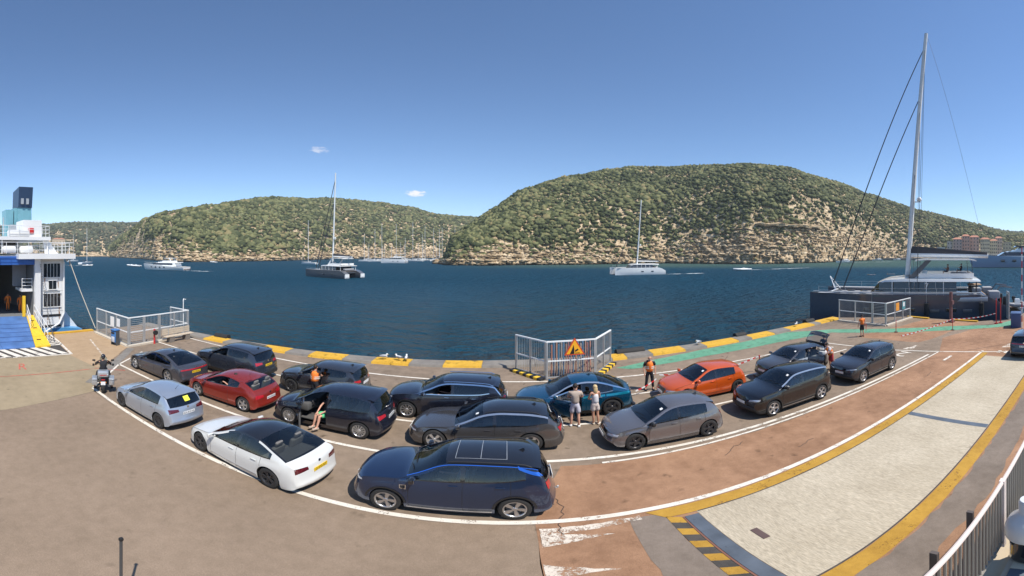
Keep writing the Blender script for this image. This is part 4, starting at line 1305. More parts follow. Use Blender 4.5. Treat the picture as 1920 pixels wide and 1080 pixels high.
    # boot floor and bulkheads keep the light honest
    MB().box((x0 - (rw0 + L) / 2 + .1, 0, clr + .4), (L - rw0 - .1, W * .74, .03)).build('boot_floor', CABIN, root)
    # open door / open tailgate
    if open_door:
        d = obs['doorFL']
        vs_ = [v.co for v in d.data.vertices]
        hx = x0 - d0 - .02; hy = max(v.y for v in vs_) - .04
        inner = MB()
        zz0, zz1 = clr + .14, B0(bp) - .01
        inner.rbox((x0 - (d0 + bp) / 2, hy - .05, (zz0 + zz1) / 2), (bp - d0 - .06, .07, zz1 - zz0), .03)
        inner.build('door_lining', CABIN, d, True)
        piv = Matrix.Translation((hx, hy, 0)) @ Matrix.Rotation(-R(open_door), 4, 'Z') @ Matrix.Translation((-hx, -hy, 0))
        d.matrix_local = piv
    if open_rear:
        d = obs['doorRL']
        hx = x0 - bp - .02; hy = max(v.co.y for v in d.data.vertices) - .04
        zz0, zz1 = clr + .16, B0(bp) - .01
        MB().rbox((x0 - (d2 + bp) / 2 + .08, hy - .05, (zz0 + zz1) / 2 + .05), (d2 - bp - .3, .07, zz1 - zz0 - .1), .03).build('door_lining', CABIN, d, True)
        d.matrix_local = Matrix.Translation((hx, hy, 0)) @ Matrix.Rotation(-R(open_rear), 4, 'Z') @ Matrix.Translation((-hx, -hy, 0))
    if open_gate:
        t = obs['tailgate']
        hx, hz = x0 - rw0, T(rw0) - .03
        piv = Matrix.Translation((hx, 0, hz)) @ Matrix.Rotation(R(open_gate), 4, 'Y') @ Matrix.Translation((-hx, 0, -hz))
        t.matrix_local = piv
        lin = MB()
        lin.grid([[(x0 - rw1 - .02, y, T(rw1) - .1), (x0 - L + .09, y, T(L - .07) - .02)] for y in (-hw * .68, hw * .68)])
        lin.build('gate_lining', CABIN, t)
    info = dict(root=root, x0=x0, T=T, B=B0, decal=decal, cast=cast, bp=bp, d0=d0, seat=(sx, W * .2, zf_ + .06), hw=hw, section=section, ws0=ws0, ws1=ws1, rw0=rw0, rw1=rw1, d2=d2, obs=obs, clr=clr, sr=sr, sf=sf, ra=ra, L=L, zt=zt_, zf=zf)
    return info
def place(X, Ynear, W): return (X, Ynear + W / 2 - .125, 0.0)
DK = 'dark'
C_NAVY = paint('navy_blue', (0.018, 0.036, 0.085), .5)
C_WHITE = paint('pearl_white', (0.63, 0.63, 0.60), 0, .35)
C_SILVER = paint('silver_blue', (0.42, 0.47, 0.54), .6, .35)
C_RED = paint('copper_red', (0.32, 0.03, 0.018), .45)
C_ORANGE = paint('bright_orange', (0.72, 0.11, 0.012), .35)
C_BLACK = paint('black', (0.008, 0.008, 0.010), .2)
C_BLUEBLK = paint('blue_black', (0.016, 0.018, 0.03), .35)
C_CHAR = paint('charcoal', (0.045, 0.047, 0.055), .5)
C_GREY = paint('graphite_grey', (0.105, 0.10, 0.10), .6)
C_GREY2 = paint('mid_grey', (0.20, 0.19, 0.195), .6)
C_BLUEGREY = paint('blue_grey', (0.040, 0.046, 0.062), .45)
C_TEAL = paint('petrol_blue', (0.005, 0.085, 0.165), .6)
C_TEAL2 = mat('petrol_light', (0.01, 0.28, 0.38), .25, .6, coat=1.0)
C_VIOLET = paint('violet_grey', (0.088, 0.086, 0.098), .55)
C_LSILV = mat('light_silver', (0.6, 0.6, 0.58), .3, .5, coat=1.0)
cars = {}
def car(key, *a, **k): cars[key] = make_car(*a, **k); return cars[key]

car('navy', 'parked_car', 'navy blue crossover with black roof and glass sunroof, nearest in the queue', place(-1.32, 7.67, 1.86), R(-179.2), 'suv', 4.54, 1.86, 1.69, 2.73, .90, .355, C_NAVY, .19, clad=False, roof=BLACK_GLOSS, rim=('blade', False), sunroof=True, rails=BLACK, tail='tall', lamps='slim', archtrim=BLACK, mirror=BLACK_GLOSS, rearlit=True)
car('tesla', 'parked_car', 'white electric saloon with black glass roof and yellow plate', (-6.84, 8.28, 0), R(172.9), 'fast', 4.69, 1.85, 1.44, 2.875, .84, .335, C_WHITE, .14, roof=BLACK_GLOSS, rim=('twin', True), plate='Y', plate_txt='G-372-NT', tail='dark', grille=0, lamps='slim', shark=False, rearlit=True, front_plate=False)
car('polo', 'parked_car', 'silver hatchback with yellow sheet in its rear window behind the motorcycle', place(-11.85, 7.69, 1.75), R(180), 'hatch', 4.07, 1.75, 1.45, 2.55, .80, .31, C_SILVER, .15, rim=('turbine', True), shark=False, aerial=True, plate='W', plate_txt='GX-412-HL', tail='dark', rearlit=True)
car('a7', 'parked_car', 'dark grey fastback saloon with red light bar beside the fenced corner', place(-15.95, 11.05, 1.92), R(180), 'fast', 4.93, 1.92, 1.47, 2.95, .86, .36, C_VIOLET, .15, rim=('five', False), plate='Y', plate_txt='R-118-XK', tail='bar', privacy=True, lamps='slim')
car('megane', 'parked_car', 'copper red two-door coupe hatchback with silver wheels', place(-10.94, 11.03, 1.8), R(180), 'coupe', 4.3, 1.8, 1.42, 2.64, .88, .33, C_RED, .15, rim=('five', False), doors=2, plate='W', plate_txt='AZ-630-QS', aerial=True, shark=False, rearlit=True, windows_open=('FL',))
car('mpv', 'parked_car', 'blue-black people carrier with its driver door open', place(-6.2, 11.2, 1.83), R(180), 'mpv', 4.47, 1.83, 1.66, 2.73, .86, .34, C_BLUEBLK, .17, rim=('turbine', False), open_door=58, plate='W', plate_txt='BD-207-LM', shark=False)
car('avant', 'parked_car', 'dark grey estate car with tinted rear windows behind the navy crossover', place(-.9, 11.25, 1.89), R(180), 'wagon', 4.94, 1.89, 1.47, 2.925, .92, .36, C_GREY, .14, roof=BLACK_GLOSS, rim=('blade', False), privacy=True, trim=BLACK_GLOSS, lamps='slim', rails=BLACK)
car('fabia', 'parked_car', 'graphite grey hatchback with dark wheels beside the double white line', place(4.95, 10.77, 1.78), R(180), 'hatch', 4.11, 1.78, 1.46, 2.56, .83, .325, C_GREY2, .15, rim=('five', True), trim=BLACK_GLOSS, mirror=BLACK, grille=.95)
car('p3008', 'parked_car', 'black compact crossover with silver roof line in front of the grey hatchback queue', place(10.44, 10.88, 1.84), R(180), 'suv', 4.45, 1.84, 1.62, 2.675, .91, .35, C_BLACK, .19, clad=True, rim=('five', False), mirror=BLACK)
car('juke', 'parked_car', 'dark small crossover at the tail of the queue, last before the lane number', place(16.03, 10.8, 1.8), R(180), 'suv', 4.21, 1.8, 1.59, 2.636, .82, .355, C_CHAR, .19, clad=True, rim=('twin', False), lamps='slim', mirror=BLACK)
car('kodiaq', 'parked_car', 'dark blue-grey sport utility car with yellow plate nearest the bench', place(-13.6, 13.93, 1.88), R(180), 'suv', 4.75, 1.88, 1.68, 2.79, .93, .36, C_BLUEGREY, .19, clad=True, rim=('ten', True), plate='Y', plate_txt='Z-845-BP', privacy=True, rails=BLACK, windows_open=('FL',))
car('yaris', 'parked_car', 'charcoal compact crossover with an attendant at its window', place(-8.14, 14.09, 1.77), R(180), 'suv', 4.18, 1.77, 1.57, 2.56, .83, .345, C_CHAR, .18, clad=True, rim=('ten', True), windows_open=('FL',))
car('blacksuv', 'parked_car', 'black sport utility car with chrome window line and silver roof rails', place(-2.5, 13.5, 1.88), R(180), 'suv', 4.7, 1.88, 1.66, 2.79, .92, .36, C_BLUEBLK, .19, clad=True, rim=('ten', False), trim=CHROME, rails=CHROME, privacy=True, windows_open=('FL',))
car('p408', 'parked_car', 'petrol blue fastback crossover with its driver door open, couple alongside', place(2.37, 13.8, 1.85), R(180), 'fast', 4.69, 1.85, 1.57, 2.79, .92, .36, C_TEAL, .18, clad=True, rim=('blade', True), open_door=44, trim=CHROME, archtrim=BLACK, privacy=True, lamps='slim')
car('clio', 'parked_car', 'bright orange hatchback beside the bald attendant', place(8.3, 13.95, 1.8), R(180), 'hatch', 4.05, 1.8, 1.44, 2.58, .83, .32, C_ORANGE, .15, rim=('five', True), trim=BLACK_GLOSS, shark=False, aerial=True)
car('q2', 'parked_car', 'dark grey small crossover with raised tailgate and pale rear pillar', place(13.55, 13.75, 1.79), R(180), 'suv', 4.2, 1.79, 1.53, 2.6, .8, .34, C_GREY, .18, clad=True, rim=('five', False), open_gate=116, open_rear=62, trim=BLACK_GLOSS, roof=C_CHAR)
car('right', 'parked_car', 'dark hatchback seen from behind, cut by the right edge beyond the weighbridge', (24.15, 4.55, 0), R(2), 'suv', 4.4, 1.84, 1.55, 2.65, .88, .34, C_CHAR, .18, rim=('five', False), plate='W', plate_txt='FK-903-RT', tail='bar', privacy=True, group='cars on the quay')

# --- things that make single cars what they are
def sticker(ci, px, y, m_, sz=.09):
    i = cars[ci]
    x = i['x0'] - i['ws1'] + .10
    i['decal']('windscreen_sticker', [(x, y - sz / 2), (x + sz, y - sz / 2), (x + sz, y + sz / 2), (x, y + sz / 2)], 'T', m_, nu=2, nv=2, off=.01)
for k in ('fabia', 'p3008', 'juke', 'clio', 'q2', 'avant'): sticker(k, 0, .52, WHITE)
i = cars['polo']
x = i['x0'] - (i['rw0'] + i['rw1']) / 2
NOTE = mat('yellow_paper', (0.8, 0.78, 0.06), .7)
i['decal']('window_note', [(-.22, i['T']((i['rw0'] + i['rw1']) / 2) - .10), (.02, i['T']((i['rw0'] + i['rw1']) / 2) - .10), (.02, i['T']((i['rw0'] + i['rw1']) / 2) + .06), (-.22, i['T']((i['rw0'] + i['rw1']) / 2) + .06)], 'B', NOTE, nu=4, nv=3, off=.008)
# blue roof line and vent of the navy car
i = cars['navy']
BLUE_TRIM = mat('bright_blue_trim', (0.02, 0.14, 0.62), .3, .4, coat=1.0)
x0 = i['x0']
for g in (1,):
    P_ = []
    for s in np.linspace(i['d0'] - .05, i['rw0'] + .02, 26):
        sec = i['section'](s)
        P_.append([Vector((x0 - s, sec[10][0] * .7 + sec[9][0] * .3 + .016, sec[10][1] * .7 + sec[9][1] * .3)), Vector((x0 - s, sec[10][0] + .016, sec[10][1] + .002))])
    MB().grid(P_).build('roof_line_trim', BLUE_TRIM, i['root'], True)
    i['decal']('pillar_trim', [(x0 - i['rw0'] - .12, i['B'](i['rw0']) + .04), (x0 - i['rw0'] + .38, i['B'](i['rw0']) + .26), (x0 - i['rw0'] + .40, i['B'](i['rw0']) + .33), (x0 - i['rw0'] - .02, i['B'](i['rw0']) + .17)], 'L', BLUE_TRIM, nu=8, nv=3, off=.012)
    zz = i['B'](1.2) - .2
    i['decal']('fender_vent', [(x0 - i['d0'] + .05, zz - .06), (x0 - i['d0'] + .19, zz - .04), (x0 - i['d0'] + .2, zz + .06), (x0 - i['d0'] + .05, zz + .07)], 'L', CHROME, nu=3, nv=3)
    i['decal']('fender_vent', [(x0 - i['d0'] + .07, zz - .04), (x0 - i['d0'] + .17, zz - .02), (x0 - i['d0'] + .18, zz + .045), (x0 - i['d0'] + .07, zz + .055)], 'L', BLACK, nu=3, nv=3, off=.01)
    i['decal']('sill_trim', [(x0 - i['sf'] - i['ra'] - .05, i['clr'] + .05), (x0 - i['sr'] + i['ra'] + .05, i['clr'] + .05), (x0 - i['sr'] + i['ra'] + .05, i['clr'] + .085), (x0 - i['sf'] - i['ra'] - .05, i['clr'] + .085)], 'L', ALU, nu=12, nv=1)
    MB().sphere((x0 - i['L'] - .09, 0, .42), .03).cyl((x0 - i['L'] + .1, 0, .38), (x0 - i['L'] - .09, 0, .38), .022).cyl((x0 - i['L'] - .09, 0, .37), (x0 - i['L'] - .09, 0, .42), .018).build('tow_bar', GALV, i['root'], True)
# silver sills and roof lines
for k in ('p3008', 'juke'):
    i = cars[k]; x0 = i['x0']
    i['decal']('sill_trim', [(x0 - i['sf'] - i['ra'] - .04, i['clr'] + .07), (x0 - i['sr'] + i['ra'] + .04, i['clr'] + .07), (x0 - i['sr'] + i['ra'] + .04, i['clr'] + .12), (x0 - i['sf'] - i['ra'] - .04, i['clr'] + .12)], 'L', ALU, nu=12, nv=1, off=.012)
def roofline(k, m_, a=None, b=None, lo=9, hi=10, out=.014):
    i = cars[k]; x0 = i['x0']
    for g in (1, -1):
        P_ = []
        for s in np.linspace(a if a else i['d0'], b if b else i['rw0'], 26):
            sec = i['section'](s)
            P_.append([Vector((x0 - s, g * (sec[lo][0] + out), sec[lo][1])), Vector((x0 - s, g * (sec[hi][0] + out), sec[hi][1] + .006))])
        MB().grid(P_).build('roof_line_trim', m_, i['root'], True)
roofline('p3008', ALU); roofline('avant', ALU, b=cars['avant']['rw0'] + .1); roofline('p408', ALU)
# pale pillar of the small crossover
i = cars['q2']; x0 = i['x0']
for sd in 'LR':
    i['decal']('pillar_panel', [(x0 - i['rw0'] - .02, i['B'](i['rw0']) + .01), (x0 - i['d2'] + .02, i['B'](i['rw0']) + .0), (x0 - i['rw0'] + .34, i['T'](i['rw0']) - .17), (x0 - i['rw0'] + .12, i['T'](i['rw0']) - .17)], sd, C_LSILV, nu=6, nv=5, off=.014)
    i['decal']('waist_panel', [(x0 - i['L'] + .5, i['B'](3) - .16), (x0 - i['d0'] - .2, i['B'](2) - .12), (x0 - i['d0'] - .2, i['B'](2) - .03), (x0 - i['L'] + .5, i['B'](3) - .03)], sd, C_LSILV, nu=14, nv=2, off=.008)
# bright flank stripes of the fastback crossover
i = cars['p408']; x0 = i['x0']
i['decal']('flank_panel', [(x0 - i['L'] + .10, i['B'](3.8) - .16), (x0 - i['d2'] - .05, i['B'](3.4) - .13), (x0 - i['d2'] - .05, i['B'](3.4) - .05), (x0 - i['L'] + .14, i['B'](3.8) - .04)], 'L', C_TEAL2, nu=12, nv=2, off=.006)
i['decal']('flank_panel', [(x0 - i['d2'], i['B'](3.4) - .13), (x0 - i['bp'] - .05, i['B'](2.8) - .13), (x0 - i['bp'] - .05, i['B'](2.8) - .05), (x0 - i['d2'], i['B'](3.4) - .05)], 'L', C_TEAL2, nu=12, nv=2, off=.006)
# things on the parcel shelf of the white car
i = cars['tesla']; x0 = i['x0']
CLOTH_P = mat('patterned_cloth', (0.55, 0.45, 0.45), .9, var=.5, vscale=9); CLOTH_G = mat('green_cloth', (0.3, 0.42, 0.3), .9, var=.3)
MB().box((x0 - 3.75, 0, .87), (.55, 1.15, .03)).build('parcel_shelf', CABIN, i['root'])
# ------------------------------------------------------------------ people
def skin_mesh(name, V, E, rad, m_, sub=1, root=0):
    me = bpy.data.meshes.new(name); me.from_pydata([tuple(v) for v in V], E, [])
    o = bpy.data.objects.new(name, me); col.objects.link(o)
    sk = o.modifiers.new('Skin', 'SKIN'); sk.use_smooth_shade = True; sk.branch_smoothing = .3
    for i, r_ in enumerate(rad):
        d = me.skin_vertices[0].data[i]; d.radius = r_ if isinstance(r_, tuple) else (r_, r_); d.use_root = (i == root)
    s = o.modifiers.new('Sub', 'SUBSURF'); s.levels = sub; s.render_levels = sub
    bpy.context.view_layer.update()
    out = bpy.data.meshes.new_from_object(o.evaluated_get(bpy.context.evaluated_depsgraph_get()))
    bpy.data.objects.remove(o); bpy.data.meshes.remove(me)
    out.materials.clear(); out.materials.append(m_); out.name = name
    out.polygons.foreach_set('use_smooth', [True] * len(out.polygons))
    return out

SKIN_T = mat('tanned_skin', (0.52, 0.27, 0.17), .6)
SKIN_L = mat('pink_skin', (0.62, 0.34, 0.24), .6)
F_ORANGE = mat('orange_hi_vis', (0.85, 0.20, 0.025), .75, var=.12, vscale=8)
F_REFL = mat('reflective_tape', (0.75, 0.72, 0.6), .4)
F_BLACK = mat('black_cloth', (0.018, 0.018, 0.022), .9)
F_BEIGE = mat('beige_cotton', (0.40, 0.32, 0.26), .9, var=.1, vscale=9)
F_WHITE = mat('white_cotton', (0.62, 0.59, 0.58), .9)
F_LILAC = mat('pale_shorts', (0.52, 0.50, 0.55), .9)
F_CREAM = mat('cream_floral', (0.66, 0.55, 0.48), .9, var=.22, vscale=22)
F_GREEN = mat('green_cotton', (0.10, 0.50, 0.22), .9)
F_GREY = mat('grey_cotton', (0.42, 0.43, 0.47), .9)
F_NAVYC = mat('navy_cloth', (0.03, 0.035, 0.06), .9)
H_DARK = mat('dark_hair', (0.02, 0.014, 0.01), .7); H_BLOND = mat('blond_hair', (0.55, 0.40, 0.20), .7, var=.2, vscale=20); H_GREY = mat('grey_stubble', (0.3, 0.26, 0.23), .9)

STAND = dict(pel=(0, 0, .93), chest=(.01, 0, 1.27), sh=1.42, head=(.03, 0, 1.62),
             armL=((.02, .27, 1.14), (.10, .27, .90)), armR=((.02, -.27, 1.14), (.10, -.27, .90)),
             legL=((.02, .10, .49), (-.02, .11, .08)), legR=((.02, -.10, .49), (-.02, -.11, .08)))
def pose(**k): d = dict(STAND); d.update(k); return d
SIT = dict(pel=(0, 0, .12), chest=(-.10, 0, .47), sh=.62, head=(-.08, 0, .84),
           armL=((.10, .24, .40), (.34, .20, .47)), armR=((.10, -.24, .40), (.34, -.18, .47)),
           legL=((.43, .10, .14), (.50, .11, -.28)), legR=((.43, -.10, .14), (.50, -.11, -.28)))

def person(label, loc, rz, ps, skin=SKIN_T, top=F_WHITE, sleeve=.55, bottom=F_BLACK, leg=1.0, shoe=F_BLACK, hair=H_DARK, hairlen=0, vest=None, h=1.75, group=None, hat=None, female=False):
    k = h / 1.75
    root = empty('person', loc, rz, label, 'person', group)
    root.scale = (k, k, k)
    p = {a: Vector(b) for a, b in ps.items() if a in ('pel', 'chest', 'head')}
    shz = ps['sh']; sw = .165 if female else .185
    cx = p['chest'].x; cy = p['chest'].y
    neck = Vector((p['head'].x * .6 + cx * .4, (p['head'].y + cy) / 2, shz + .04))
    waist = (p['pel'] * .55 + p['chest'] * .45)
    V = [p['pel'], waist, p['chest'], Vector((cx, cy, shz - .03)), neck]
    rad = [(.135, .15), (.11, .13), (.125, .16), (.085, .12), (.052, .052)]
    if female: rad = [(.13, .15), (.095, .115), (.11, .135), (.075, .105), (.046, .046)]
    full_r = list(rad)
    if top is not None and sleeve > 0: rad = [(a * .72, b_ * .72) for a, b_ in rad[:4]] + [rad[4]]
    E = [(0, 1), (1, 2), (2, 3), (3, 4)]
    hd = p['head']
    def add(v, r_, frm):
        V.append(Vector(v)); rad.append(r_); E.append((frm, len(V) - 1)); return len(V) - 1
    j1 = add((hd.x * .9 + neck.x * .1 + .012, hd.y, hd.z - .075), (.062, .06), 4)
    j2 = add((hd.x + .006, hd.y, hd.z + .0), (.095, .078), j1)
    j3 = add((hd.x - .008, hd.y, hd.z + .075), (.075, .062), j2)
    legs = {}; arms = {}
    for sd, sg in (('L', 1), ('R', -1)):
        kn, an = [Vector(q) for q in ps['leg' + sd]]
        hip = p['pel'] + Vector((0, sg * .095, -.05))
        a = add(hip, (.075, .075), 0); b_ = add(kn, (.058, .058), a)
        cf = add(kn * .62 + an * .38 + Vector((-.015, 0, 0)), (.058, .055), b_)
        c = add(an, (.038, .038), cf); d = add(an + Vector((.13, 0, -.05)), (.036, .028), c)
        legs[sd] = (hip, kn, an)
        el, wr = [Vector(q) for q in ps['arm' + sd]]
        s0 = Vector((cx, cy + sg * sw, shz))
        a = add(s0, (.05, .05) if sleeve <= 0 else (.036, .036), 3); b_ = add(el, (.040, .040), a); c = add(wr, (.028, .026), b_)
        dr = (wr - el).normalized()
        side = Vector((0, 0, 1)).cross(dr)
        if side.length < .2: side = Vector((1, 0, 0))
        side.normalize()
        pl = add(wr + dr * .07, (.032, .018), c)
        for q in range(4):
            o_ = side * (q - 1.5) * .02
            f1 = add(wr + dr * (.125 - .006 * abs(q - 1.3)) + o_, .009, pl)
            add(wr + dr * (.165 - .012 * abs(q - 1.3)) + o_ + Vector((0, 0, -.014)), .0075, f1)
        t1 = add(wr + dr * .06 + side * .05, .010, pl); add(wr + dr * .095 + side * .06, .009, t1)
        arms[sd] = (s0, el, wr)
    body = link_mesh('body', skin_mesh('body', V, E, rad, skin, 1), root)
    # face
    fm = MB(); fm.sphere((hd.x + .098, hd.y, hd.z - .015), (.016, .014, .024), 0, 8, 6); fm.build('nose', skin, root, True)
    for sg in (1, -1):
        MB().sphere((hd.x + .088, hd.y + sg * .033, hd.z + .012), (.011, .014, .009), 0, 8, 6).build('eye', INK, root, True)
        MB().sphere((hd.x - .005, hd.y + sg * .083, hd.z - .005), (.025, .012, .032), 0, 8, 6).build('ear', skin, root, True)
    MB().box((hd.x + .082, hd.y, hd.z - .055), (.012, .045, .008)).build('mouth', mat('lips', (.35, .12, .1), .6), root)
    if hair is not None:
        hb = MB()
        if hair is H_GREY:
            hb.sphere((hd.x + .035, hd.y, hd.z - .07), (.06, .06, .045), 0, 10, 8)
            hb.build('beard', hair, root, True)
        else:
            hb.sphere((hd.x - .018, hd.y, hd.z + .035), (.100, .088, .095), 0, 12, 8)
            if hairlen: hb.sphere((hd.x - .065, hd.y, hd.z - hairlen * .4), (.06, .085, hairlen * .75), 0, 10, 8)
            hb.build('hair', hair, root, True)
    if hat is not None:
        MB().sphere((hd.x - .005, hd.y, hd.z + .03), (.125, .115, .125), 0, 14, 10).build('helmet', hat, root, True)
        MB().sphere((hd.x + .06, hd.y, hd.z + .02), (.07, .09, .055), 0, 12, 8).build('visor', BLACK_GLOSS, root, True)
    # clothes
    if top is not None:
        tV = [p['pel'] + (waist - p['pel']) * .1, waist, p['chest'], Vector((cx, cy, shz - .03))]
        ex = .03 if vest is None else .02
        tr = [(full_r[0][0] + ex, full_r[0][1] + ex), (full_r[1][0] + ex + .012, full_r[1][1] + ex + .012), (full_r[2][0] + ex, full_r[2][1] + ex), (full_r[3][0] + ex + .012, full_r[3][1] + .035)]
        tE = [(0, 1), (1, 2), (2, 3)]
        if sleeve > 0: tV.append(neck - Vector((0, 0, .015))); tr.append((.085, .10)); tE.append((3, 4))
        if sleeve > 0:
            for sd in 'LR':
                s0, el, wr = arms[sd]
                n0 = len(tV); tV.append(s0 * .9 + Vector((cx, cy, shz)) * .1 - Vector((0, 0, .005))); tr.append(.088); tE.append((3, n0))
                if sleeve <= 1: tV.append(s0 + (el - s0) * sleeve); tr.append(.064); tE.append((n0, n0 + 1))
                else:
                    tV += [el, el + (wr - el) * (sleeve - 1)]; tr += [.056, .042]; tE += [(n0, n0 + 1), (n0 + 1, n0 + 2)]
        link_mesh('shirt', skin_mesh('shirt', tV, tE, tr, top, 1), root)
    if vest is not None:
        ex = .068
        tV = [p['pel'] + (waist - p['pel']) * -.1, waist, p['chest'], Vector((cx, cy, shz - .03)), Vector((cx, cy, shz + .035))]
        tr = [(full_r[0][0] + ex, full_r[0][1] + ex), (full_r[1][0] + ex + .01, full_r[1][1] + ex + .015), (full_r[2][0] + ex, full_r[2][1] + ex), (full_r[3][0] + ex + .03, full_r[3][1] + .075), (.085, .13)]
        vo = link_mesh('vest', skin_mesh('vest', tV, [(0, 1), (1, 2), (2, 3), (3, 4)], tr, vest, 1), root)
        for f in (.25, .65):
            c = waist + (p['chest'] - waist) * f
            mb = MB(); mb.lathe([(1, -.02), (1, .02)], 20)
            for i_, v in enumerate(mb.v):
                mb.v[i_] = (c.x + v[0] * .185, c.y + v[1] * .222, c.z + v[2])
            mb.build('reflective_band', F_REFL, vo, True)
    if bottom is not None:
        bV = [p['pel'], p['pel'] * .5 + waist * .5, waist]; br = [(full_r[0][0] + .012, full_r[0][1] + .012), (full_r[0][0] + .008, full_r[0][1] + .008), (full_r[1][0] + .004, full_r[1][1] + .004)]; bE = [(0, 1), (1, 2)]
        for sd in 'LR':
            hip, kn, an = legs[sd]
            n0 = len(bV); bV.append(hip); br.append(.108); bE.append((0, n0))
            if leg >= 1:
                bV += [kn, an + (kn - an) * .1]; br += [.075, .06]; bE += [(n0, n0 + 1), (n0 + 1, n0 + 2)]
            else:
                bV.append(hip + (kn - hip) * leg * 1.6 if leg < .6 else kn); br.append(.105); bE.append((n0, n0 + 1))
        link_mesh('trousers' if leg >= 1 else 'shorts', skin_mesh('legwear', bV, bE, br, bottom, 1), root)
    for sd in 'LR':
        an = legs[sd][2]
        MB().rbox((an.x + .06, an.y, an.z - .045), (.27, .095, .075), .03).build('shoe', shoe, root, True)
    return root

def in_car(key, label, side=1, **k):
    i = cars[key]; r_ = i['root']; sx, sy, sz = i['seat']
    bpy.context.view_layer.update()
    p = r_.matrix_world @ Vector((sx - .06, sy * side, sz + .10))
    return person(label, p[:], r_.rotation_euler.z, SIT, **k)

# couple at the open door of the blue fastback
person('man in beige t-shirt and pale shorts standing at the open blue car door', (2.22, 12.98, 0), R(80), pose(armL=((.10, .27, 1.18), (.27, .12, 1.10)), armR=((.12, -.26, 1.17), (.32, -.10, 1.12)), legL=((.03, .12, .49), (.02, .15, .08)), legR=((.0, -.11, .49), (-.04, -.13, .08))),
       SKIN_L, F_BEIGE, .75, F_LILAC, .55, mat('white_trainers', (.7, .7, .68), .6), H_DARK, h=1.80)
person('blonde woman in white backless top and pale shorts beside the blue car', (2.95, 13.02, 0), R(105), pose(armL=((.10, .23, 1.16), (.25, .10, 1.05)), armR=((.10, -.24, 1.15), (.28, -.06, 1.06)), legL=((.03, .07, .49), (.02, .06, .08)), legR=((-.01, -.09, .49), (-.07, -.10, .08))),
       SKIN_T, F_WHITE, 0, F_CREAM, .45, mat('sandals', (.5, .42, .33), .7), H_BLOND, .22, h=1.68, female=True)
# attendants
person('bald attendant in orange vest and black trousers near the orange car', (6.18, 16.02, 0), R(-100), pose(armL=((-.04, .28, 1.16), (.06, .25, .93)), armR=((.02, -.28, 1.15), (.12, -.26, .92)), legL=((.02, .13, .49), (-.02, .17, .08)), legR=((.03, -.13, .49), (-.01, -.18, .08)), head=(.06, 0, 1.60)),
       SKIN_T, F_BLACK, .8, F_BLACK, 1.0, F_BLACK, H_GREY, vest=F_ORANGE, h=1.80, group='dock attendants')
person('dark-haired attendant in orange vest leaning at the charcoal crossover window', (-7.95, 13.62, 0), R(88), pose(armL=((.14, .26, 1.18), (.36, .22, 1.12)), armR=((.16, -.25, 1.20), (.36, -.16, 1.15)), head=(.08, 0, 1.60), chest=(.05, 0, 1.27)),
       SKIN_T, F_BLACK, .6, F_BLACK, 1.0, F_BLACK, H_DARK, vest=F_ORANGE, h=1.74, group='dock attendants')
w = person('attendant in orange shirt and dark shorts holding a red baton near the far fence', (23.3, 17.1, 0), R(70), pose(armR=((.02, -.28, 1.15), (.12, -.32, .92))),
       SKIN_T, F_ORANGE, .6, F_BLACK, .9, F_BLACK, H_DARK, h=1.78, group='dock attendants')
bt = MB(); bt.cyl((23.62, 16.95, .98), (23.85, 17.12, .35), .03, .02)
tag(bt.build('signal_baton', RED), 'red baton held by the attendant near the far fence', 'baton')
# loading the small crossover
person('person in black top and red straps bending beside the raised tailgate', (15.35, 13.35, 0), R(165), pose(chest=(.16, 0, 1.22), head=(.30, 0, 1.55), sh=1.36, armL=((.38, .24, 1.12), (.58, .12, 1.05)), armR=((.38, -.22, 1.12), (.58, -.10, 1.05))),
       SKIN_L, F_WHITE, .6, mat('red_cloth', (.45, .04, .05), .9), .8, F_BLACK, H_DARK, vest=F_ORANGE, h=1.72)
person('person in dark shirt standing behind the raised tailgate', (16.35, 14.75, 0), R(175), pose(armL=((.15, .26, 1.2), (.36, .16, 1.2)), armR=((.15, -.26, 1.2), (.36, -.16, 1.2))), SKIN_T, F_BLACK, .7, F_NAVYC, .7, F_BLACK, H_DARK, h=1.72)
tag(MB().rbox((14.78, 13.45, 1.12), (.42, .34, .24), .08).build('laundry_bundle', F_WHITE, None, True), 'white bundle held by the person loading the car', 'bundle')
# people in cars
i = cars['mpv']; bpy.context.view_layer.update()
pp = i['root'].matrix_world @ Vector((i['seat'][0] - .02, i['seat'][1] + .12, i['seat'][2] + .10))
person('driver in green shorts sitting sideways in the open door of the people carrier', pp[:], i['root'].rotation_euler.z + R(62), dict(SIT, legL=((.42, .12, .15), (.52, .12, -.30)), legR=((.44, -.08, .15), (.52, -.10, -.30)), armL=((.12, .24, .38), (.34, .14, .26)), armR=((.12, -.24, .38), (.34, -.10, .26))), skin=SKIN_L, top=F_BLACK, bottom=F_GREEN, leg=.55, shoe=F_BEIGE, h=1.75, group='people in the cars')
in_car('megane', 'driver of the copper red coupe in an orange top', top=mat('coral_cotton', (.75, .25, .16), .9), skin=SKIN_L, bottom=F_NAVYC, group='people in the cars')
in_car('kodiaq', 'driver of the dark sport utility car near the bench', top=mat('salmon_cotton', (.70, .33, .24), .9), skin=SKIN_L, bottom=F_NAVYC, group='people in the cars')
in_car('navy', 'driver in pale grey shirt inside the navy crossover', top=F_GREY, skin=SKIN_L, bottom=F_NAVYC, group='people in the cars')
in_car('blacksuv', 'driver in dark top inside the black sport utility car with chrome trim', top=mat('brown_cotton', (.2, .15, .13), .9), skin=SKIN_T, bottom=F_NAVYC, group='people in the cars')
in_car('p3008', 'driver inside the black compact crossover', top=mat('pale_blue_cotton', (.3, .4, .5), .9), skin=SKIN_L, bottom=F_NAVYC, group='people in the cars')
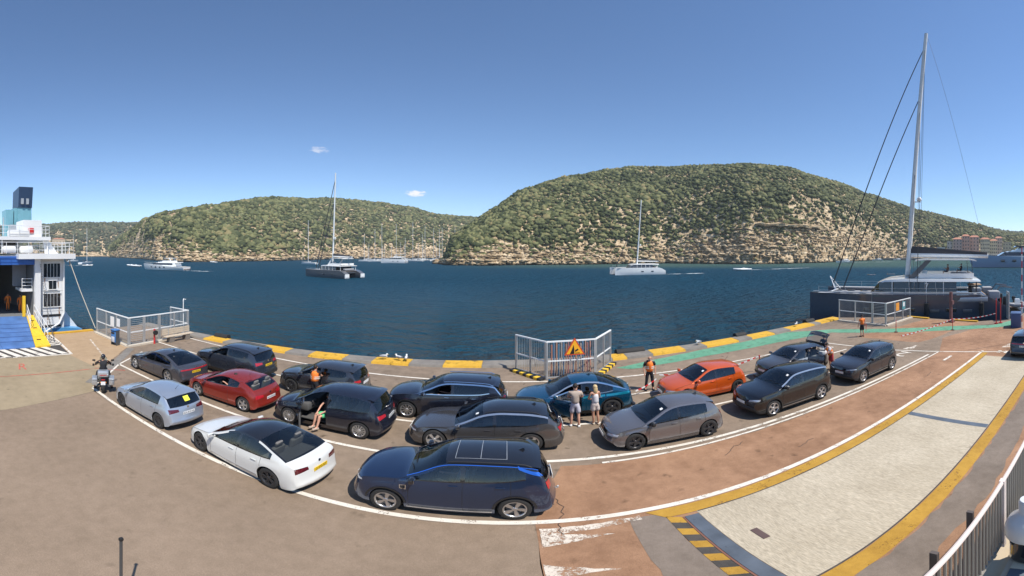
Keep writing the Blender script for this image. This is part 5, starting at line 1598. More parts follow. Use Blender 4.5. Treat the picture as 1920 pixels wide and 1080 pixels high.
in_car('juke', 'driver inside the small crossover at the tail of the queue', top=F_NAVYC, skin=SKIN_L, bottom=F_NAVYC, group='people in the cars')

# ------------------------------------------------------------------ motorcycle
def wheel_moto(parent, x, r, w_):
    e = bpy.data.objects.new('wheel', None); col.objects.link(e); e.parent = parent; e.location = (x, 0, r)
    t = MB(); t.lathe([(r - .07, -w_ * .45), (r - .03, -w_ * .5), (r, -w_ * .2), (r, w_ * .2), (r - .03, w_ * .5), (r - .07, w_ * .45), (r - .07, -w_ * .45)], 28, 0, 'Y'); t.build('tyre', RUBBER, e, True)
    k = MB(); k.lathe([(r - .07, -.03), (r - .07, .03), (r - .09, .03), (r - .09, -.03), (r - .07, -.03)], 28, 0, 'Y')
    for q in range(10):
        a = q * PI / 5; k.cyl((0.03 * math.cos(a), 0, .03 * math.sin(a)), ((r - .08) * math.cos(a + .2), 0, (r - .08) * math.sin(a + .2)), .007, n=5)
    k.cyl((0, -.05, 0), (0, .05, 0), .045, n=10); k.build('rim', ALU, e, True)
bike = empty('touring_motorcycle', (-15.62, 8.05, 0), R(152.5), 'black touring motorcycle with silver luggage cases at the head of the queue', 'motorcycle')
GREYCASE = mat('aluminium_case', (0.55, 0.56, 0.57), .38, .7, var=.1)
wheel_moto(bike, -.75, .32, .17); wheel_moto(bike, .78, .32, .12)
b = MB(); b.rbox((.05, 0, .45), (.6, .42, .36), .08); b.cyl((.1, -.38, .42), (.1, .38, .42), .11, n=14); b.build('engine', STEEL_DK, bike, True)
b = MB(); b.tube([(.78, .1, .32), (.55, .1, .8), (.42, .1, 1.0)], .03); b.tube([(.78, -.1, .32), (.55, -.1, .8), (.42, -.1, 1.0)], .03); b.build('fork', ALU, bike, True)
b = MB(); b.sphere((.22, 0, .88), (.32, .22, .17)); b.build('fuel_tank', BLACK_GLOSS, bike, True)
b = MB(); b.rbox((-.3, 0, .83), (.75, .32, .12), .05); b.build('seat', RUBBER, bike, True)
b = MB(); b.tube([(.3, .42, 1.06), (.42, .25, 1.08), (.45, 0, 1.06), (.42, -.25, 1.08), (.3, -.42, 1.06)], .014); b.build('handlebar', BLACK, bike, True)
for sg in (1, -1):
    m_ = MB(); m_.cyl((.38, sg * .33, 1.07), (.36, sg * .43, 1.26), .008, n=6); m_.rbox((.35, sg * .45, 1.30), (.03, .15, .09), .02); m_.build('mirror', BLACK, bike, True)
    MB().rbox((.33, sg * .47, 1.07), (.05, .1, .12), .02).build('hand_guard', BLACK, bike, True)
    c = MB(); c.rbox((-.72, sg * .38, .62), (.46, .24, .36), .03); co = c.build('pannier', GREYCASE, bike, True)
    MB().box((-.955, sg * .38, .70), (.012, .2, .012)).build('pannier_latch', BLACK, co)
    MB().cyl((-.97, sg * .12, .60), (-1.0, sg * .12, .60), .028, n=8).build('indicator', mat('amber_lens', (.7, .25, .02), .2), bike)
    MB().rbox((-.2, sg * .23, .36), (.12, .14, .03), .01).build('footrest', STEEL_DK, bike, True)
c = MB(); c.rbox((-.88, 0, 1.02), (.36, .50, .30), .06); co = c.build('top_case', GREYCASE, bike, True)
MB().box((-1.065, 0, .98), (.01, .3, .03)).build('reflector', LAMP_RED, co)
b = MB(); b.add([(.62, -.2, .95), (.62, .2, .95), (.5, .17, 1.42), (.5, -.17, 1.42)], [(0, 1, 2, 3)]); b.add([(.625, -.2, .95), (.625, .2, .95), (.505, .17, 1.42), (.505, -.17, 1.42)], [(3, 2, 1, 0)]); b.build('windscreen', GLASS_WS, bike)
b = MB(); b.rbox((.62, 0, .9), (.22, .34, .24), .08); b.build('fairing', BLACK_GLOSS, bike, True)
b = MB(); b.tube([(-.45, 0, .78), (-.85, 0, .78), (-1.06, 0, .52)], .03); b.rbox((-1.0, 0, .66), (.1, .2, .03), .01); b.build('rear_mudguard', BLACK, bike, True)
po = MB().box((-1.07, 0, .58), (.01, .2, .17)).build('number_plate', PLATE_W, bike)
MB().rbox((-1.03, 0, .74), (.04, .16, .06), .015).build('tail_light', LAMP_RED, bike, True)
b = MB(); b.cyl((-.2, -.2, .34), (-.95, -.27, .42), .05, .06, 12); b.build('exhaust', STEEL_DK, bike, True)
b = MB(); b.tube([(-.05, .16, .32), (.0, .3, .02)], .015); b.build('side_stand', STEEL_DK, bike)
ang = R(152.5); bx_, by_ = -15.62, 8.05
person('motorcyclist in black jacket and helmet riding the touring motorcycle', (bx_ + .28 * math.cos(ang + PI), by_ + .28 * math.sin(ang + PI), .80), ang,
       dict(SIT, chest=(.02, 0, .46), head=(.08, 0, .82), armL=((.28, .34, .46), (.58, .36, .30)), armR=((.28, -.34, .46), (.58, -.36, .30)), legL=((.36, .26, .02), (.10, .40, -.70)), legR=((.36, -.26, .02), (.10, -.40, -.70))),
       SKIN_T, F_BLACK, 1.9, F_BLACK, 1.0, F_BLACK, None, hat=BLACK_GLOSS, h=1.75)
# ------------------------------------------------------------------ boats
GEL = mat('white_gelcoat', (0.78, 0.78, 0.76), .25, coat=.6, var=.03)
GEL_GREY = mat('grey_gelcoat', (0.10, 0.105, 0.115), .3, coat=.6)
GEL_NAVY = mat('slate_blue_gelcoat', (0.07, 0.075, 0.10), .25, coat=.7)
BOATGLASS = mat('boat_window', (0.012, 0.014, 0.018), .08, coat=1.0)
TEAK = mat('teak', (0.30, 0.20, 0.12), .7, var=.15, vscale=6)
SAILBAG = mat('sail_cover', (0.045, 0.045, 0.05), .9)
ANTIF = mat('antifoul', (0.02, 0.022, 0.03), .7)
MASTM = mat('mast_alloy', (0.72, 0.72, 0.70), .45, 0)
RIGG = mat('rigging', (0.06, 0.06, 0.065), .5, .5)
NETM = mat('trampoline', (0.25, 0.25, 0.26), .9)
CANVAS = mat('grey_canvas', (0.35, 0.35, 0.36), .9)

def hull_rings(L_, bw, fb, yc, n=18, stern_drop=.55, bow_up=.0, plumb=True):
    """one slim hull, x from stern 0 to bow L_, waterline z = 0"""
    rings = []
    for k in range(n):
        t = k / (n - 1)
        x = L_ * t
        w_ = bw * (.80 + .2 * min(1, t * 4)) if t < .5 else bw * max(.03, (1 - ((t - .5) / .5) ** 2.4))
        top = fb * (1 + bow_up * t)
        if t < .12: top = fb * (stern_drop + (1 - stern_drop) * (t / .12) ** .8)
        ring = [(x, yc, -.5), (x, yc + w_ * .30, -.35), (x, yc + w_ * .42, .1), (x, yc + w_ * .49, top * .55), (x, yc + w_ * .5, top), (x, yc - w_ * .5, top), (x, yc - w_ * .49, top * .55), (x, yc - w_ * .42, .1), (x, yc - w_ * .30, -.35)]
        rings.append(ring)
    return rings

def stay(mb, a, b_, r): mb.cyl(a, b_, r, n=5)

def catamaran(label, loc, rz, L_, B, fb, hullm, mast_h, detail=False, fly=True, furl=2, cat='catamaran', group='catamarans', cabin_m=None, rake=.05, mast_on=True, boom_m=None):
    root = empty('catamaran', (loc[0], loc[1], SEA_Z), rz, label, cat, group)
    cab = cabin_m or GEL
    hw = B * .5; bw = B * .24; yc = hw - bw / 2
    for sg in (1, -1):
        h = MB(); h.loft(hull_rings(L_, bw, fb, sg * yc, 22), 0, True)
        ho = h.build('hull', [hullm], root, True, angle=30)
        b = MB()
        for k in range(3):
            x = L_ * (.30 + .16 * k)
            b.rbox((x, sg * (hw - .02), fb * .52), (L_ * .055, .06, fb * .13), .03)
        b2 = MB()
        for k in range(3 if detail else 2):
            x = L_ * (.28 + .2 * k)
            o = MB(); o.rbox((x, sg * hw * .995, fb * .5), (L_ * .05, .05, fb * .14), .02); o.build('hull_window', BOATGLASS, ho, True)
        s = MB(); s.box((L_ * .02, sg * yc, fb * .38), (L_ * .05, bw * .75, .06)); s.box((-.02, sg * yc, fb * .22), (.4, bw * .72, .06))
        s.build('transom_step', GEL if hullm is not GEL else TEAK, ho)
        if hullm is GEL_GREY: MB().box((.06, sg * yc, fb * .33), (.25, bw * .8, fb * .5)).build('transom', GEL, ho)
        t = MB(); t.box((L_ * .55, sg * yc, fb + .01), (L_ * .8, bw * .5, .03)); t.build('side_deck', CANVAS if hullm is not GEL else GEL, root)
    b = MB(); b.rbox((L_ * .38, 0, fb * .78), (L_ * .56, B * .62, fb * .34), .1); b.build('bridge_deck', GEL if hullm is GEL else hullm, root, True)
    # saloon: dark glazing under a white roof
    x0, x1 = L_ * .16, L_ * .64
    zt = fb + L_ * .062
    g = MB()
    rg = []
    for (x, k, zb) in ((x1 + L_ * .06, .50, fb * .95), (x1, .82, zt * .97), (x1 - L_ * .08, .92, zt), (x0 + L_ * .10, .95, zt), (x0 + L_ * .09, .95, zt)):
        w_ = B * .40 * k
        rg.append([(x, w_ * 1.06, fb * .9), (x, w_, zb), (x, -w_, zb), (x, -w_ * 1.06, fb * .9)])
    g.loft(rg, 0, True); g.build('saloon_window', BOATGLASS, root, True, angle=25)
    r = MB(); rg = []
    for (x, k, z0, z1) in ((x1 + .3, .70, zt - .35, zt - .28), (x1 - L_ * .03, .86, zt - .08, zt + .12), (x1 - L_ * .12, .96, zt, zt + .28), (x0 + L_ * .05, 1.0, zt, zt + .25), (x0 - L_ * .03, .98, zt - .02, zt + .12)):
        w_ = B * .42 * k
        rg.append([(x, w_, z0), (x, w_ * .97, z1), (x, 0, z1 + .1), (x, -w_ * .97, z1), (x, -w_, z0)])
    r.loft(rg, 0, True); ro = r.build('saloon_roof', cab, root, True, angle=35)
    for k in range(4):
        x = x1 - L_ * (.07 + .085 * k)
        for sg in (1, -1): MB().box((x, sg * B * .40, (fb + zt) / 2), (.09, .06, zt - fb)).build('window_pillar', cab, root)
    # cockpit
    c = MB(); c.box((x0 + L_ * .02, 0, fb * .9), (L_ * .18, B * .62, .06)); c.build('cockpit_floor', TEAK, root)
    for sg in (1, -1):
        MB().cyl((x0 - L_ * .01, sg * B * .36, fb * .9), (x0 - L_ * .01, sg * B * .38, zt), .07, n=8).build('cockpit_post', cab if not detail else SAILBAG, root)
    MB().rbox((x0 - L_ * .02, 0, fb + .25), (L_ * .05, B * .45, .5), .1).build('cockpit_bench', CANVAS, root, True)
    if fly:
        f0, f1 = L_ * .16, L_ * .44; zf = zt + .3
        f = MB()
        f.box(((f0 + f1) / 2, B * .30, zf + .3), (f1 - f0, .08, .55)); f.box(((f0 + f1) / 2, -B * .30, zf + .3), (f1 - f0, .08, .55)); f.box((f0, 0, zf + .3), (.08, B * .6, .55))
        f.build('flybridge_coaming', cab, root)
        MB().rbox((f0 + L_ * .06, 0, zf + .3), (L_ * .09, B * .5, .4), .1).build('flybridge_seat', CANVAS, root, True)
        MB().rbox((f1 - L_ * .03, B * .12, zf + .45), (.6, 1.2, .8), .1).build('helm_console', cab, root, True)
        zh = zf + 2.05
        h = MB(); rg = []
        for (x, k, dz) in ((f0 - .4, .86, 0), (f0 + .3, .97, .12), (f1 - .6, 1.0, .14), (f1 + .4, .88, .02)):
            w_ = B * .30 * k; rg.append([(x, w_, zh + dz - .1), (x, w_, zh + dz), (x, 0, zh + dz + .08), (x, -w_, zh + dz), (x, -w_, zh + dz - .1)])
        h.loft(rg, 0, True); h.build('hard_top', GEL, root, True)
        for sg in (1, -1):
            s = MB()
            s.add([(f1 + L_ * .02, sg * B * .28, zf), (f1 + L_ * .055, sg * B * .28, zf), (f1 - L_ * .035, sg * B * .28, zh), (f1 - L_ * .065, sg * B * .28, zh),
                   (f1 + L_ * .02, sg * B * .265, zf), (f1 + L_ * .055, sg * B * .265, zf), (f1 - L_ * .035, sg * B * .265, zh), (f1 - L_ * .065, sg * B * .265, zh)],
                  [(0, 1, 2, 3), (7, 6, 5, 4), (0, 4, 5, 1), (1, 5, 6, 2), (2, 6, 7, 3), (3, 7, 4, 0)])
            s.build('hard_top_arm', GEL_GREY if detail else cab, root)
            MB().cyl((f0 + .1, sg * B * .28, zf), (f0 + .2, sg * B * .29, zh), .035, n=6).build('hard_top_post', RIGG, root)
    # fore-beam, trampolines
    MB().cyl((L_ * .93, -yc, fb * .92), (L_ * .93, yc, fb * .92), .1, n=8).build('cross_beam', GEL, root)
    MB().box((L_ * .80, 0, fb * .9), (L_ * .25, B * .5, .02)).build('trampoline', NETM, root)
    if mast_on:
        mx = L_ * .505; zb = zt + .2
        rk = mast_h * rake
        m_ = MB(); m_.cyl((mx, 0, zb), (mx - rk, 0, mast_h), .014 * L_, .010 * L_, 10); m_.build('mast', MASTM, root, True)
        for f, w_ in ((.38, .16), (.66, .12)):
            z = zb + (mast_h - zb) * f; x = mx - rk * f
            MB().cyl((x - .1, -B * w_, z), (x - .1, B * w_, z), .04, n=6).build('spreader', MASTM, root)
        bm_ = MB(); zbm = zt + (3.1 if fly else 1.3)
        bx1 = mx - L_ * .44
        bm_.cyl((mx - .2, 0, zbm - .1), (bx1, 0, zbm - .25), .012 * L_, n=8); bm_.build('boom', boom_m or MASTM, root, True)
        sb = MB(); rg = []
        for t in (0, .15, .5, .85, 1):
            x = mx - .25 + (bx1 - mx + .35) * t; hh = (.9 - .5 * t) * L_ / 20; z = zbm - .25 * t
            rg.append([(x, .16, z), (x, .22, z + hh * .5), (x, .08, z + hh), (x, -.08, z + hh), (x, -.22, z + hh * .5), (x, -.16, z)])
        sb.loft(rg, 0, True); sb.build('sail_bag', SAILBAG, root, True)
        bow = (L_ * .93, 0, fb)
        rr = .012 if not detail else .022
        rf = .0075 * L_ if not detail else .075
        for q in range(furl):
            f = (.93, .70)[q]
            st_ = MB(); st_.cyl((bow[0] - q * 1.5 * L_ / 22, 0, bow[2] + .2), (mx - rk * f, 0, zb + (mast_h - zb) * f), rf, rf * .75, 6); st_.build('furled_foresail', SAILBAG, root, True)
        for sg in (1, -1):
            for f in (.95, .66, .4):
                s = MB(); stay(s, (mx - L_ * (.06 if f > .5 else .02), sg * hw * .96, fb), (mx - rk * f, 0, zb + (mast_h - zb) * f), rr); s.build('shroud', RIGG, root)
        s = MB(); stay(s, (bx1 + .3, 0, zbm), (mx - rk, 0, mast_h), rr * .7); s.build('topping_lift', RIGG, root)
        rd = MB(); rd.sphere((mx - rk * .28 - .8, 0, zb + (mast_h - zb) * .28 + .25), (.32, .32, .3), 0, 12, 8); rd.box((mx - rk * .28 - .45, 0, zb + (mast_h - zb) * .28 - .05), (1.1, .5, .08)); rd.build('radar_dome', GEL, root, True)
    # guard rails
    for sg in (1, -1):
        w_ = MB()
        for z in ((.35, .7) if detail else (.6,)): w_.tube([(L_ * t, sg * (hw - .12 - (bw * .35 if t > .9 else 0)), fb + z) for t in (.2, .4, .6, .8, .95)], .012 if detail else .02, 5)
        ro = w_.build('guard_wire', GALV, root)
        for t in (.2, .35, .5, .65, .8, .95):
            MB().cyl((L_ * t, sg * (hw - .12 - (bw * .35 if t > .9 else 0)), fb), (L_ * t, sg * (hw - .12 - (bw * .35 if t > .9 else 0)), fb + .72), .02, n=5).build('stanchion', GALV, root)
    return root

# the big slate catamaran alongside the quay
BIGANG = math.atan2(.901, -.432)
big = catamaran('large slate blue sailing catamaran moored at the right-hand quay', (45.0, 12.2), BIGANG, 22.6, 10.2, 3.25, GEL_NAVY, 38.4, detail=True, rake=.06)
for k in range(4):
    MB().rbox((4.5 + k * 3.6, 5.12, 1.5), (1.0, .04, .34), .03).build('hull_port', GEL_GREY, big, True)
fl = MB(); fl.rbox((6.5, 5.03, 2.75), (8.5, .10, .5), .06); fl.build('rub_rail', mat('silver_band', (.42, .44, .48), .35, .4), big, True)
# swim platform, davits and tender
MB().rbox((-1.2, 0, 1.0), (2.4, 5.6, .25), .08).build('swim_platform', TEAK, big, True)
for sg in (1, -1):
    MB().tube([(1.2, sg * 1.6, 2.6), (.2, sg * 1.6, 3.9), (-1.2, sg * 1.6, 3.7)], .09, 8).build('davit', GEL_GREY, big, True)
nt_ = MB(); nt_.text = None
nm = text_mesh('hull_number', '7', .85, WHITE); o = link_mesh('hull_number', nm, big, (9.0, 4.62, 4.2)); o.rotation_euler = (R(90), 0, PI)
LIGHTGREY = mat('light_deck', (.48, .49, .50), .5)
MB().tube([(22.6 * t, 5.1 * (1 if t < .6 else 1 - .1 * ((t - .6) / .4) ** 2), 3.47) for t in (.14, .3, .5, .7, .85, .97)], .07, 6).build('gunwale', LIGHTGREY, big, True)
for k in range(5): MB().rbox((7.0 + k * 2.2, .9 * (-1) ** k, 3.45 + 22.6 * .062 + .36), (1.0, .8, .06), .03).build('roof_hatch', BOATGLASS, big, True)
for k in range(4):
    MB().rbox((14.6 + k * 1.5, 3.9, 3.56), (.8, .7, .08), .03).build('deck_hatch', BOATGLASS, big, True)
for k in range(3):
    f_ = MB(); f_.cyl((3.0 + k * 6, 5.42, 1.0), (3.0 + k * 6, 5.42, 2.4), .26, n=12); f_.build('side_fender', RUBBER, big, True)
    MB().cyl((3.0 + k * 6, 5.3, 2.4), (3.0 + k * 6, 5.1, 3.5), .02, n=5).build('fender_line', ROPE, big)
for sg in (1, -1): MB().tube([(20.2, sg * 1.2, 3.3), (21.2, 0, 4.9), (20.4, 0, 3.3)], .07, 6).build('bow_frame', GEL, big, True)
MB().rbox((3.2, 0, 4.0), (1.6, 2.2, .1), .04).build('cockpit_table', TEAK, big, True)
for y in (-2.6, 2.6): MB().rbox((1.2, y, 3.0), (1.3, 1.5, .9), .15).build('aft_locker', CANVAS, big, True)
for y in (-1.8, 1.8): MB().rbox((-.4, y, 1.9), (.6, .7, 1.5), .18).build('outboard_cover', BLACK, big, True)
for k in range(6): MB().box((13.2 - k * .0, -2.5 + k, 3.47 + .0), (2.4, .12, .05)).build('deck_strip', LIGHTGREY, big)
for k, x in enumerate((8.0, 9.2, 10.4)): MB().rbox((x, 4.18, 4.25), (.05, .05, .9), .02).build('window_mullion', GALV, big, True)
def rib(label, loc, rz, L_, zoff=0.0, engine=True, group='small motor boats', tube=GEL, crew=False):
    r_ = empty('dinghy', (loc[0], loc[1], SEA_Z + zoff), rz, label, 'dinghy', group)
    w_ = L_ * .19
    t = MB(); pts = []
    for (x, y) in ((0, 1), (.25, 1), (.55, 1), (.8, .75), (.95, .35), (1, 0), (.95, -.35), (.8, -.75), (.55, -1), (.25, -1), (0, -1)): pts.append((x * L_, y * w_, .42 + .25 * x ** 3))
    t.tube(pts, L_ * .045, 10); t.build('tube', tube, r_, True)
    h = MB(); h.loft([[(x * L_, y * w_ * k, z) for (y, z) in ((-.8, .38), (0, -.15), (.8, .38))] for x, k in ((0, 1), (.5, 1), (.8, .7), (.97, .1))], 0, True); h.build('hull', GEL, r_)
    MB().box((L_ * .42, 0, .40), (L_ * .75, w_ * 1.5, .04)).build('floor', CANVAS, r_)
    MB().rbox((L_ * .38, 0, .75), (L_ * .1, w_ * .7, .7), .08).build('console', GEL, r_, True)
    if engine:
        e = MB(); e.rbox((-.25, 0, .95), (.5, .42, .5), .12); e.cyl((-.2, 0, .7), (-.3, 0, -.3), .09, n=8); e.build('outboard', BLACK, r_, True)
    return r_
tx, ty = 45.0 + 1.8 * .432 , 12.2 - 1.8 * .901
rib('grey tender with black outboard on the stern of the slate catamaran', (tx - .7, ty - .2), BIGANG + R(90), 4.6, 1.3, tube=CANVAS, group='tenders')
bpy.context.view_layer.update()
for (lx, ly, lb, tp) in ((6.6, 1.6, 'person in brown sitting on the catamaran flybridge', mat('brown_cotton2', (.2, .12, .1), .9)), (4.8, -1.0, 'person in dark top at the back of the catamaran flybridge', F_NAVYC)):
    pw = big.matrix_world @ Vector((lx, ly, 3.45 + 22.6 * .062 + .75))
    person(lb, pw[:], BIGANG, SIT, SKIN_T, tp, .6, F_NAVYC, .7, group='people on the catamaran')

# anchored and passing boats
catamaran('dark grey sailing catamaran crossing the harbour in front of the lower hill', (-46.5, 104.0), R(159.8), 20.0, 8.9, 2.5, GEL_GREY, 34.0, rake=.04)
catamaran('white sailing catamaran motoring below the large hill', (54.7, 129.6), R(180), 19.0, 9.2, 2.5, GEL, 27.5, fly=False, furl=1, rake=.06)
x, y = polar(762, 285)
catamaran('white catamaran anchored at the mouth of the boat-filled cove', (x, y), R(178), 19.5, 8.8, 3.0, GEL, 30, fly=True, mast_on=False)

def monohull(label, loc, rz, L_, mast_h, fb=1.3, m_=GEL, group='sailing boats in the cove', cat='sailboat', bag=SAILBAG):
    r_ = empty('sailboat', (loc[0], loc[1], SEA_Z), rz, label, cat, group)
    h = MB(); h.loft(hull_rings(L_, L_ * .29, fb, 0, 16, .85, .25), 0, True); ho = h.build('hull', m_, r_, True, angle=30)
    MB().box((L_ * .5, 0, fb * .98), (L_ * .7, L_ * .16, .05)).build('deck', GEL, r_)
    c = MB(); c.loft([[(x, w_, fb), (x, w_ * .8, z), (x, -w_ * .8, z), (x, -w_, fb)] for x, w_, z in ((L_ * .3, L_ * .09, fb + .55), (L_ * .5, L_ * .085, fb + .5), (L_ * .68, L_ * .04, fb + .15))], 0, True); c.build('coachroof', GEL, r_, True, angle=30)
    for sg in (1, -1): MB().box((L_ * .45, sg * L_ * .078, fb + .3), (L_ * .2, .04, .18)).build('cabin_window', BOATGLASS, r_)
    MB().rbox((L_ * .22, 0, fb + 1.0), (L_ * .16, L_ * .22, .12), .05).build('sprayhood', bag, r_, True)
    MB().cyl((L_ * .55, 0, fb), (L_ * .545, 0, mast_h), .17, .12, 7).build('mast', MASTM, r_, True)
    MB().cyl((L_ * .54, 0, fb + 1.5), (L_ * .18, 0, fb + 1.6), .16, .12, 7).build('boom', bag, r_, True)
    MB().cyl((L_ * .98, 0, fb * 1.2), (L_ * .547, 0, mast_h * .95), .05, .04, 5).build('forestay', CANVAS, r_)
    MB().cyl((0, 0, fb), (L_ * .545, 0, mast_h), .02, n=4).build('backstay', RIGG, r_)
    for f in (.45, .72): MB().cyl((L_ * .54, -L_ * .07, mast_h * f), (L_ * .54, L_ * .07, mast_h * f), .04, n=5).build('spreader', MASTM, r_)
    return r_
def mh(py, d): return (HORIZON - py) / PXR * d + CAM_H - SEA_Z
mono = [(703, 330, 429, 13, 200), (716, 345, 418, 14, 190), (743, 355, 420, 14, 215), (774, 335, 416, 17, 182), (792, 390, 439, 12, 260), (797, 370, 423, 14, 250), (813, 360, 428, 13, 245), (824, 375, 429, 13, 262), (829, 350, 427, 13, 240), (853, 420, 426, 13, 250), (683, 335, 437, 12, 185), (760, 395, 446, 11, 250)]
words = ['left end of the moored row, short mast', 'second mast from the left of the cove', 'tall-masted, behind the anchored white catamaran', 'largest, moored broadside at the middle of the cove', 'short-masted, deep inside the cove', 'behind the broadside boat, right of its mast', 'left of the pair of close masts', 'left boat of the pair of close masts', 'right boat of the pair of close masts', 'half hidden behind the rocky point', 'low by the sandy shore left of the cove', 'smallest, by the rocks at the back of the cove']
for (px, d, ty_, L_, a), wd in zip(mono, words):
    x, y = polar(px, d)
    c, s_ = math.cos(R(a)), math.sin(R(a))
    monohull('white moored sailing boat, ' + wd, (x - c * L_ * .55, y - s_ * L_ * .55), R(a), L_, mh(ty_, d), bag=random.choice([SAILBAG, GEL_NAVY, CANVAS]))
rm = random.Random(12)
for k in range(11):
    px = 690 + k * 13.5 + rm.uniform(-4, 4); d = rm.uniform(375, 440); a = rm.choice((70, 95, 110, 180, 200)); L_ = rm.uniform(10, 13)
    x, y = polar(px, d)
    monohull('white moored sailing boat in the far row of masts at the back of the cove', (x, y), R(a), L_, rm.uniform(15, 20), group='far row of sailing boats in the cove')
for (px, d, ty_, L_, a, lb) in ((578, 262, 413, 14, 170, 'white sailing boat lying off the shore left of the dark catamaran'), (163, 262, 427, 15, 120, 'white sailing boat heading out beside the ferry'), (138, 330, 440, 11, 100, 'small white boat half behind the ferry rail')):
    x, y = polar(px, d); c, s_ = math.cos(R(a)), math.sin(R(a))
    monohull(lb, (x - c * L_ * .55, y - s_ * L_ * .55), R(a), L_, mh(ty_, d), group='sailing boats under way')

def motor_yacht(label, loc, rz, L_, hullm=GEL, group='motor boats', k=1.0, name='motor_yacht'):
    r_ = empty(name, (loc[0], loc[1], SEA_Z), rz, label, 'yacht', group)
    fb = L_ * .095
    h = MB(); rg = []
    for q in range(18):
        t = q / 17; w_ = L_ * .125 * (1 if t < .55 else max(.02, 1 - ((t - .55) / .45) ** 2.2)); top = fb * (.72 + .5 * t ** 1.3)
        x = L_ * t
        rg.append([(x - .04 * L_ * t, 0, -.6), (x - .03 * L_ * t, w_ * .75, .1), (x, w_ * .95, top * .6), (x + .01 * L_ * t, w_, top), (x + .01 * L_ * t, -w_, top), (x, -w_ * .95, top * .6), (x - .03 * L_ * t, -w_ * .75, .1)])
    h.loft(rg, 0, True); h.build('hull', hullm, r_, True, angle=35)
    def deck(nm, x0, x1, w_, z0, z1, m_, rake0=.2, rake1=.6):
        d = MB(); hh = z1 - z0
        rg = [[(x0 * L_, w_, z0), (x0 * L_ + rake0 * hh, w_ * .94, z1), (x0 * L_ + rake0 * hh, -w_ * .94, z1), (x0 * L_, -w_, z0)],
              [((x0 + x1) / 2 * L_, w_, z0), ((x0 + x1) / 2 * L_, w_ * .94, z1), ((x0 + x1) / 2 * L_, -w_ * .94, z1), ((x0 + x1) / 2 * L_, -w_, z0)],
              [(x1 * L_, w_ * .55, z0), (x1 * L_ - hh / rake1, w_ * .6, z1), (x1 * L_ - hh / rake1, -w_ * .6, z1), (x1 * L_, -w_ * .55, z0)]]
        d.loft(rg, 0, True); return d.build(nm, m_, r_, True, angle=25)
    w_ = L_ * .105
    z = fb * .95
    deck('deck_house', .18, .76, w_, fb * .8, z + L_ * .05, GEL)
    deck('saloon_window', .24, .745, w_ * 1.008, z + L_ * .012, z + L_ * .043, BOATGLASS)
    deck('upper_deck', .14, .62, w_ * .95, z + L_ * .05, z + L_ * .062, GEL)
    deck('flybridge', .26, .58, w_ * .8, z + L_ * .062, z + L_ * .088, GEL)
    deck('flybridge_windscreen', .5, .6, w_ * .7, z + L_ * .088, z + L_ * .098, BOATGLASS)
    for sg in (1, -1): MB().cyl((L_ * .3, sg * w_ * .7, z + L_ * .08), (L_ * .34, sg * w_ * .6, z + L_ * .13), L_ * .008, n=6).build('radar_arch', GEL, r_)
    MB().rbox((L_ * .36, 0, z + L_ * .132), (L_ * .2, w_ * 1.3, L_ * .008), .05).build('hard_top', GEL, r_, True)
    MB().box((L_ * .005, 0, fb * .3), (L_ * .07, w_ * 1.9, .12)).build('swim_platform', TEAK, r_)
    for q in range(4):
        for sg in (1, -1): MB().rbox((L_ * (.42 + .1 * q), sg * L_ * .1215, fb * .62), (L_ * .035, .08, fb * .2), .03).build('hull_window', BOATGLASS, r_, True)
    MB().tube([(L_ * t, s2, fb * (.72 + .5 * t ** 1.3) + .7) for t, s2 in ((.7, L_ * .108), (.85, L_ * .075), (1.0, .1), (.85, -L_ * .075), (.7, -L_ * .108))], .03, 5).build('bow_rail', GALV, r_)
    return r_
motor_yacht('white motor yacht with flybridge crossing left of the dark catamaran', (-125.8, 105.8), R(196), 24.5)
# great blue-hulled yacht cut by the right edge
GEL_BLUE = mat('pale_blue_hull', (0.34, 0.42, 0.56), .3, coat=.5)
bx0, by0 = polar(1817, 203)
dirv = Vector((-.42, .907)); Ls = 62
sx_, sy_ = bx0 - dirv.x * Ls, by0 - dirv.y * Ls
sup = motor_yacht('huge pale blue superyacht cut by the right edge of the picture', (sx_, sy_), math.atan2(dirv.y, dirv.x), Ls, GEL_BLUE, 'motor boats', name='superyacht')

rib('white inflatable boat speeding with a wake below the large hill', polar(1405, 172), R(178), 8.5)
rib('small white inflatable boat trailing a wake beside the ferry', polar(158, 225), R(20), 7)
rib('white inflatable boat just ahead of the motor yacht', polar(262, 215), R(195), 7.5)
rib('second white inflatable boat ahead of the motor yacht', polar(252, 222), R(190), 6.5)
rib('low white inflatable boat by the shore behind the motor yacht', polar(405, 300), R(178), 7)
x, y = polar(1596, 300)
motor_yacht('long white motor launch crossing behind the catamaran forestays', (x, y), R(165), 15, name='motor_launch')
x, y = polar(1655, 385); motor_yacht('white motor boat moored under the cliff right of the launch', (x, y), R(150), 12, name='motor_launch')
x, y = polar(1690, 400); motor_yacht('white motor boat moored under the cliff beside the mast', (x, y), R(160), 11, name='motor_launch')

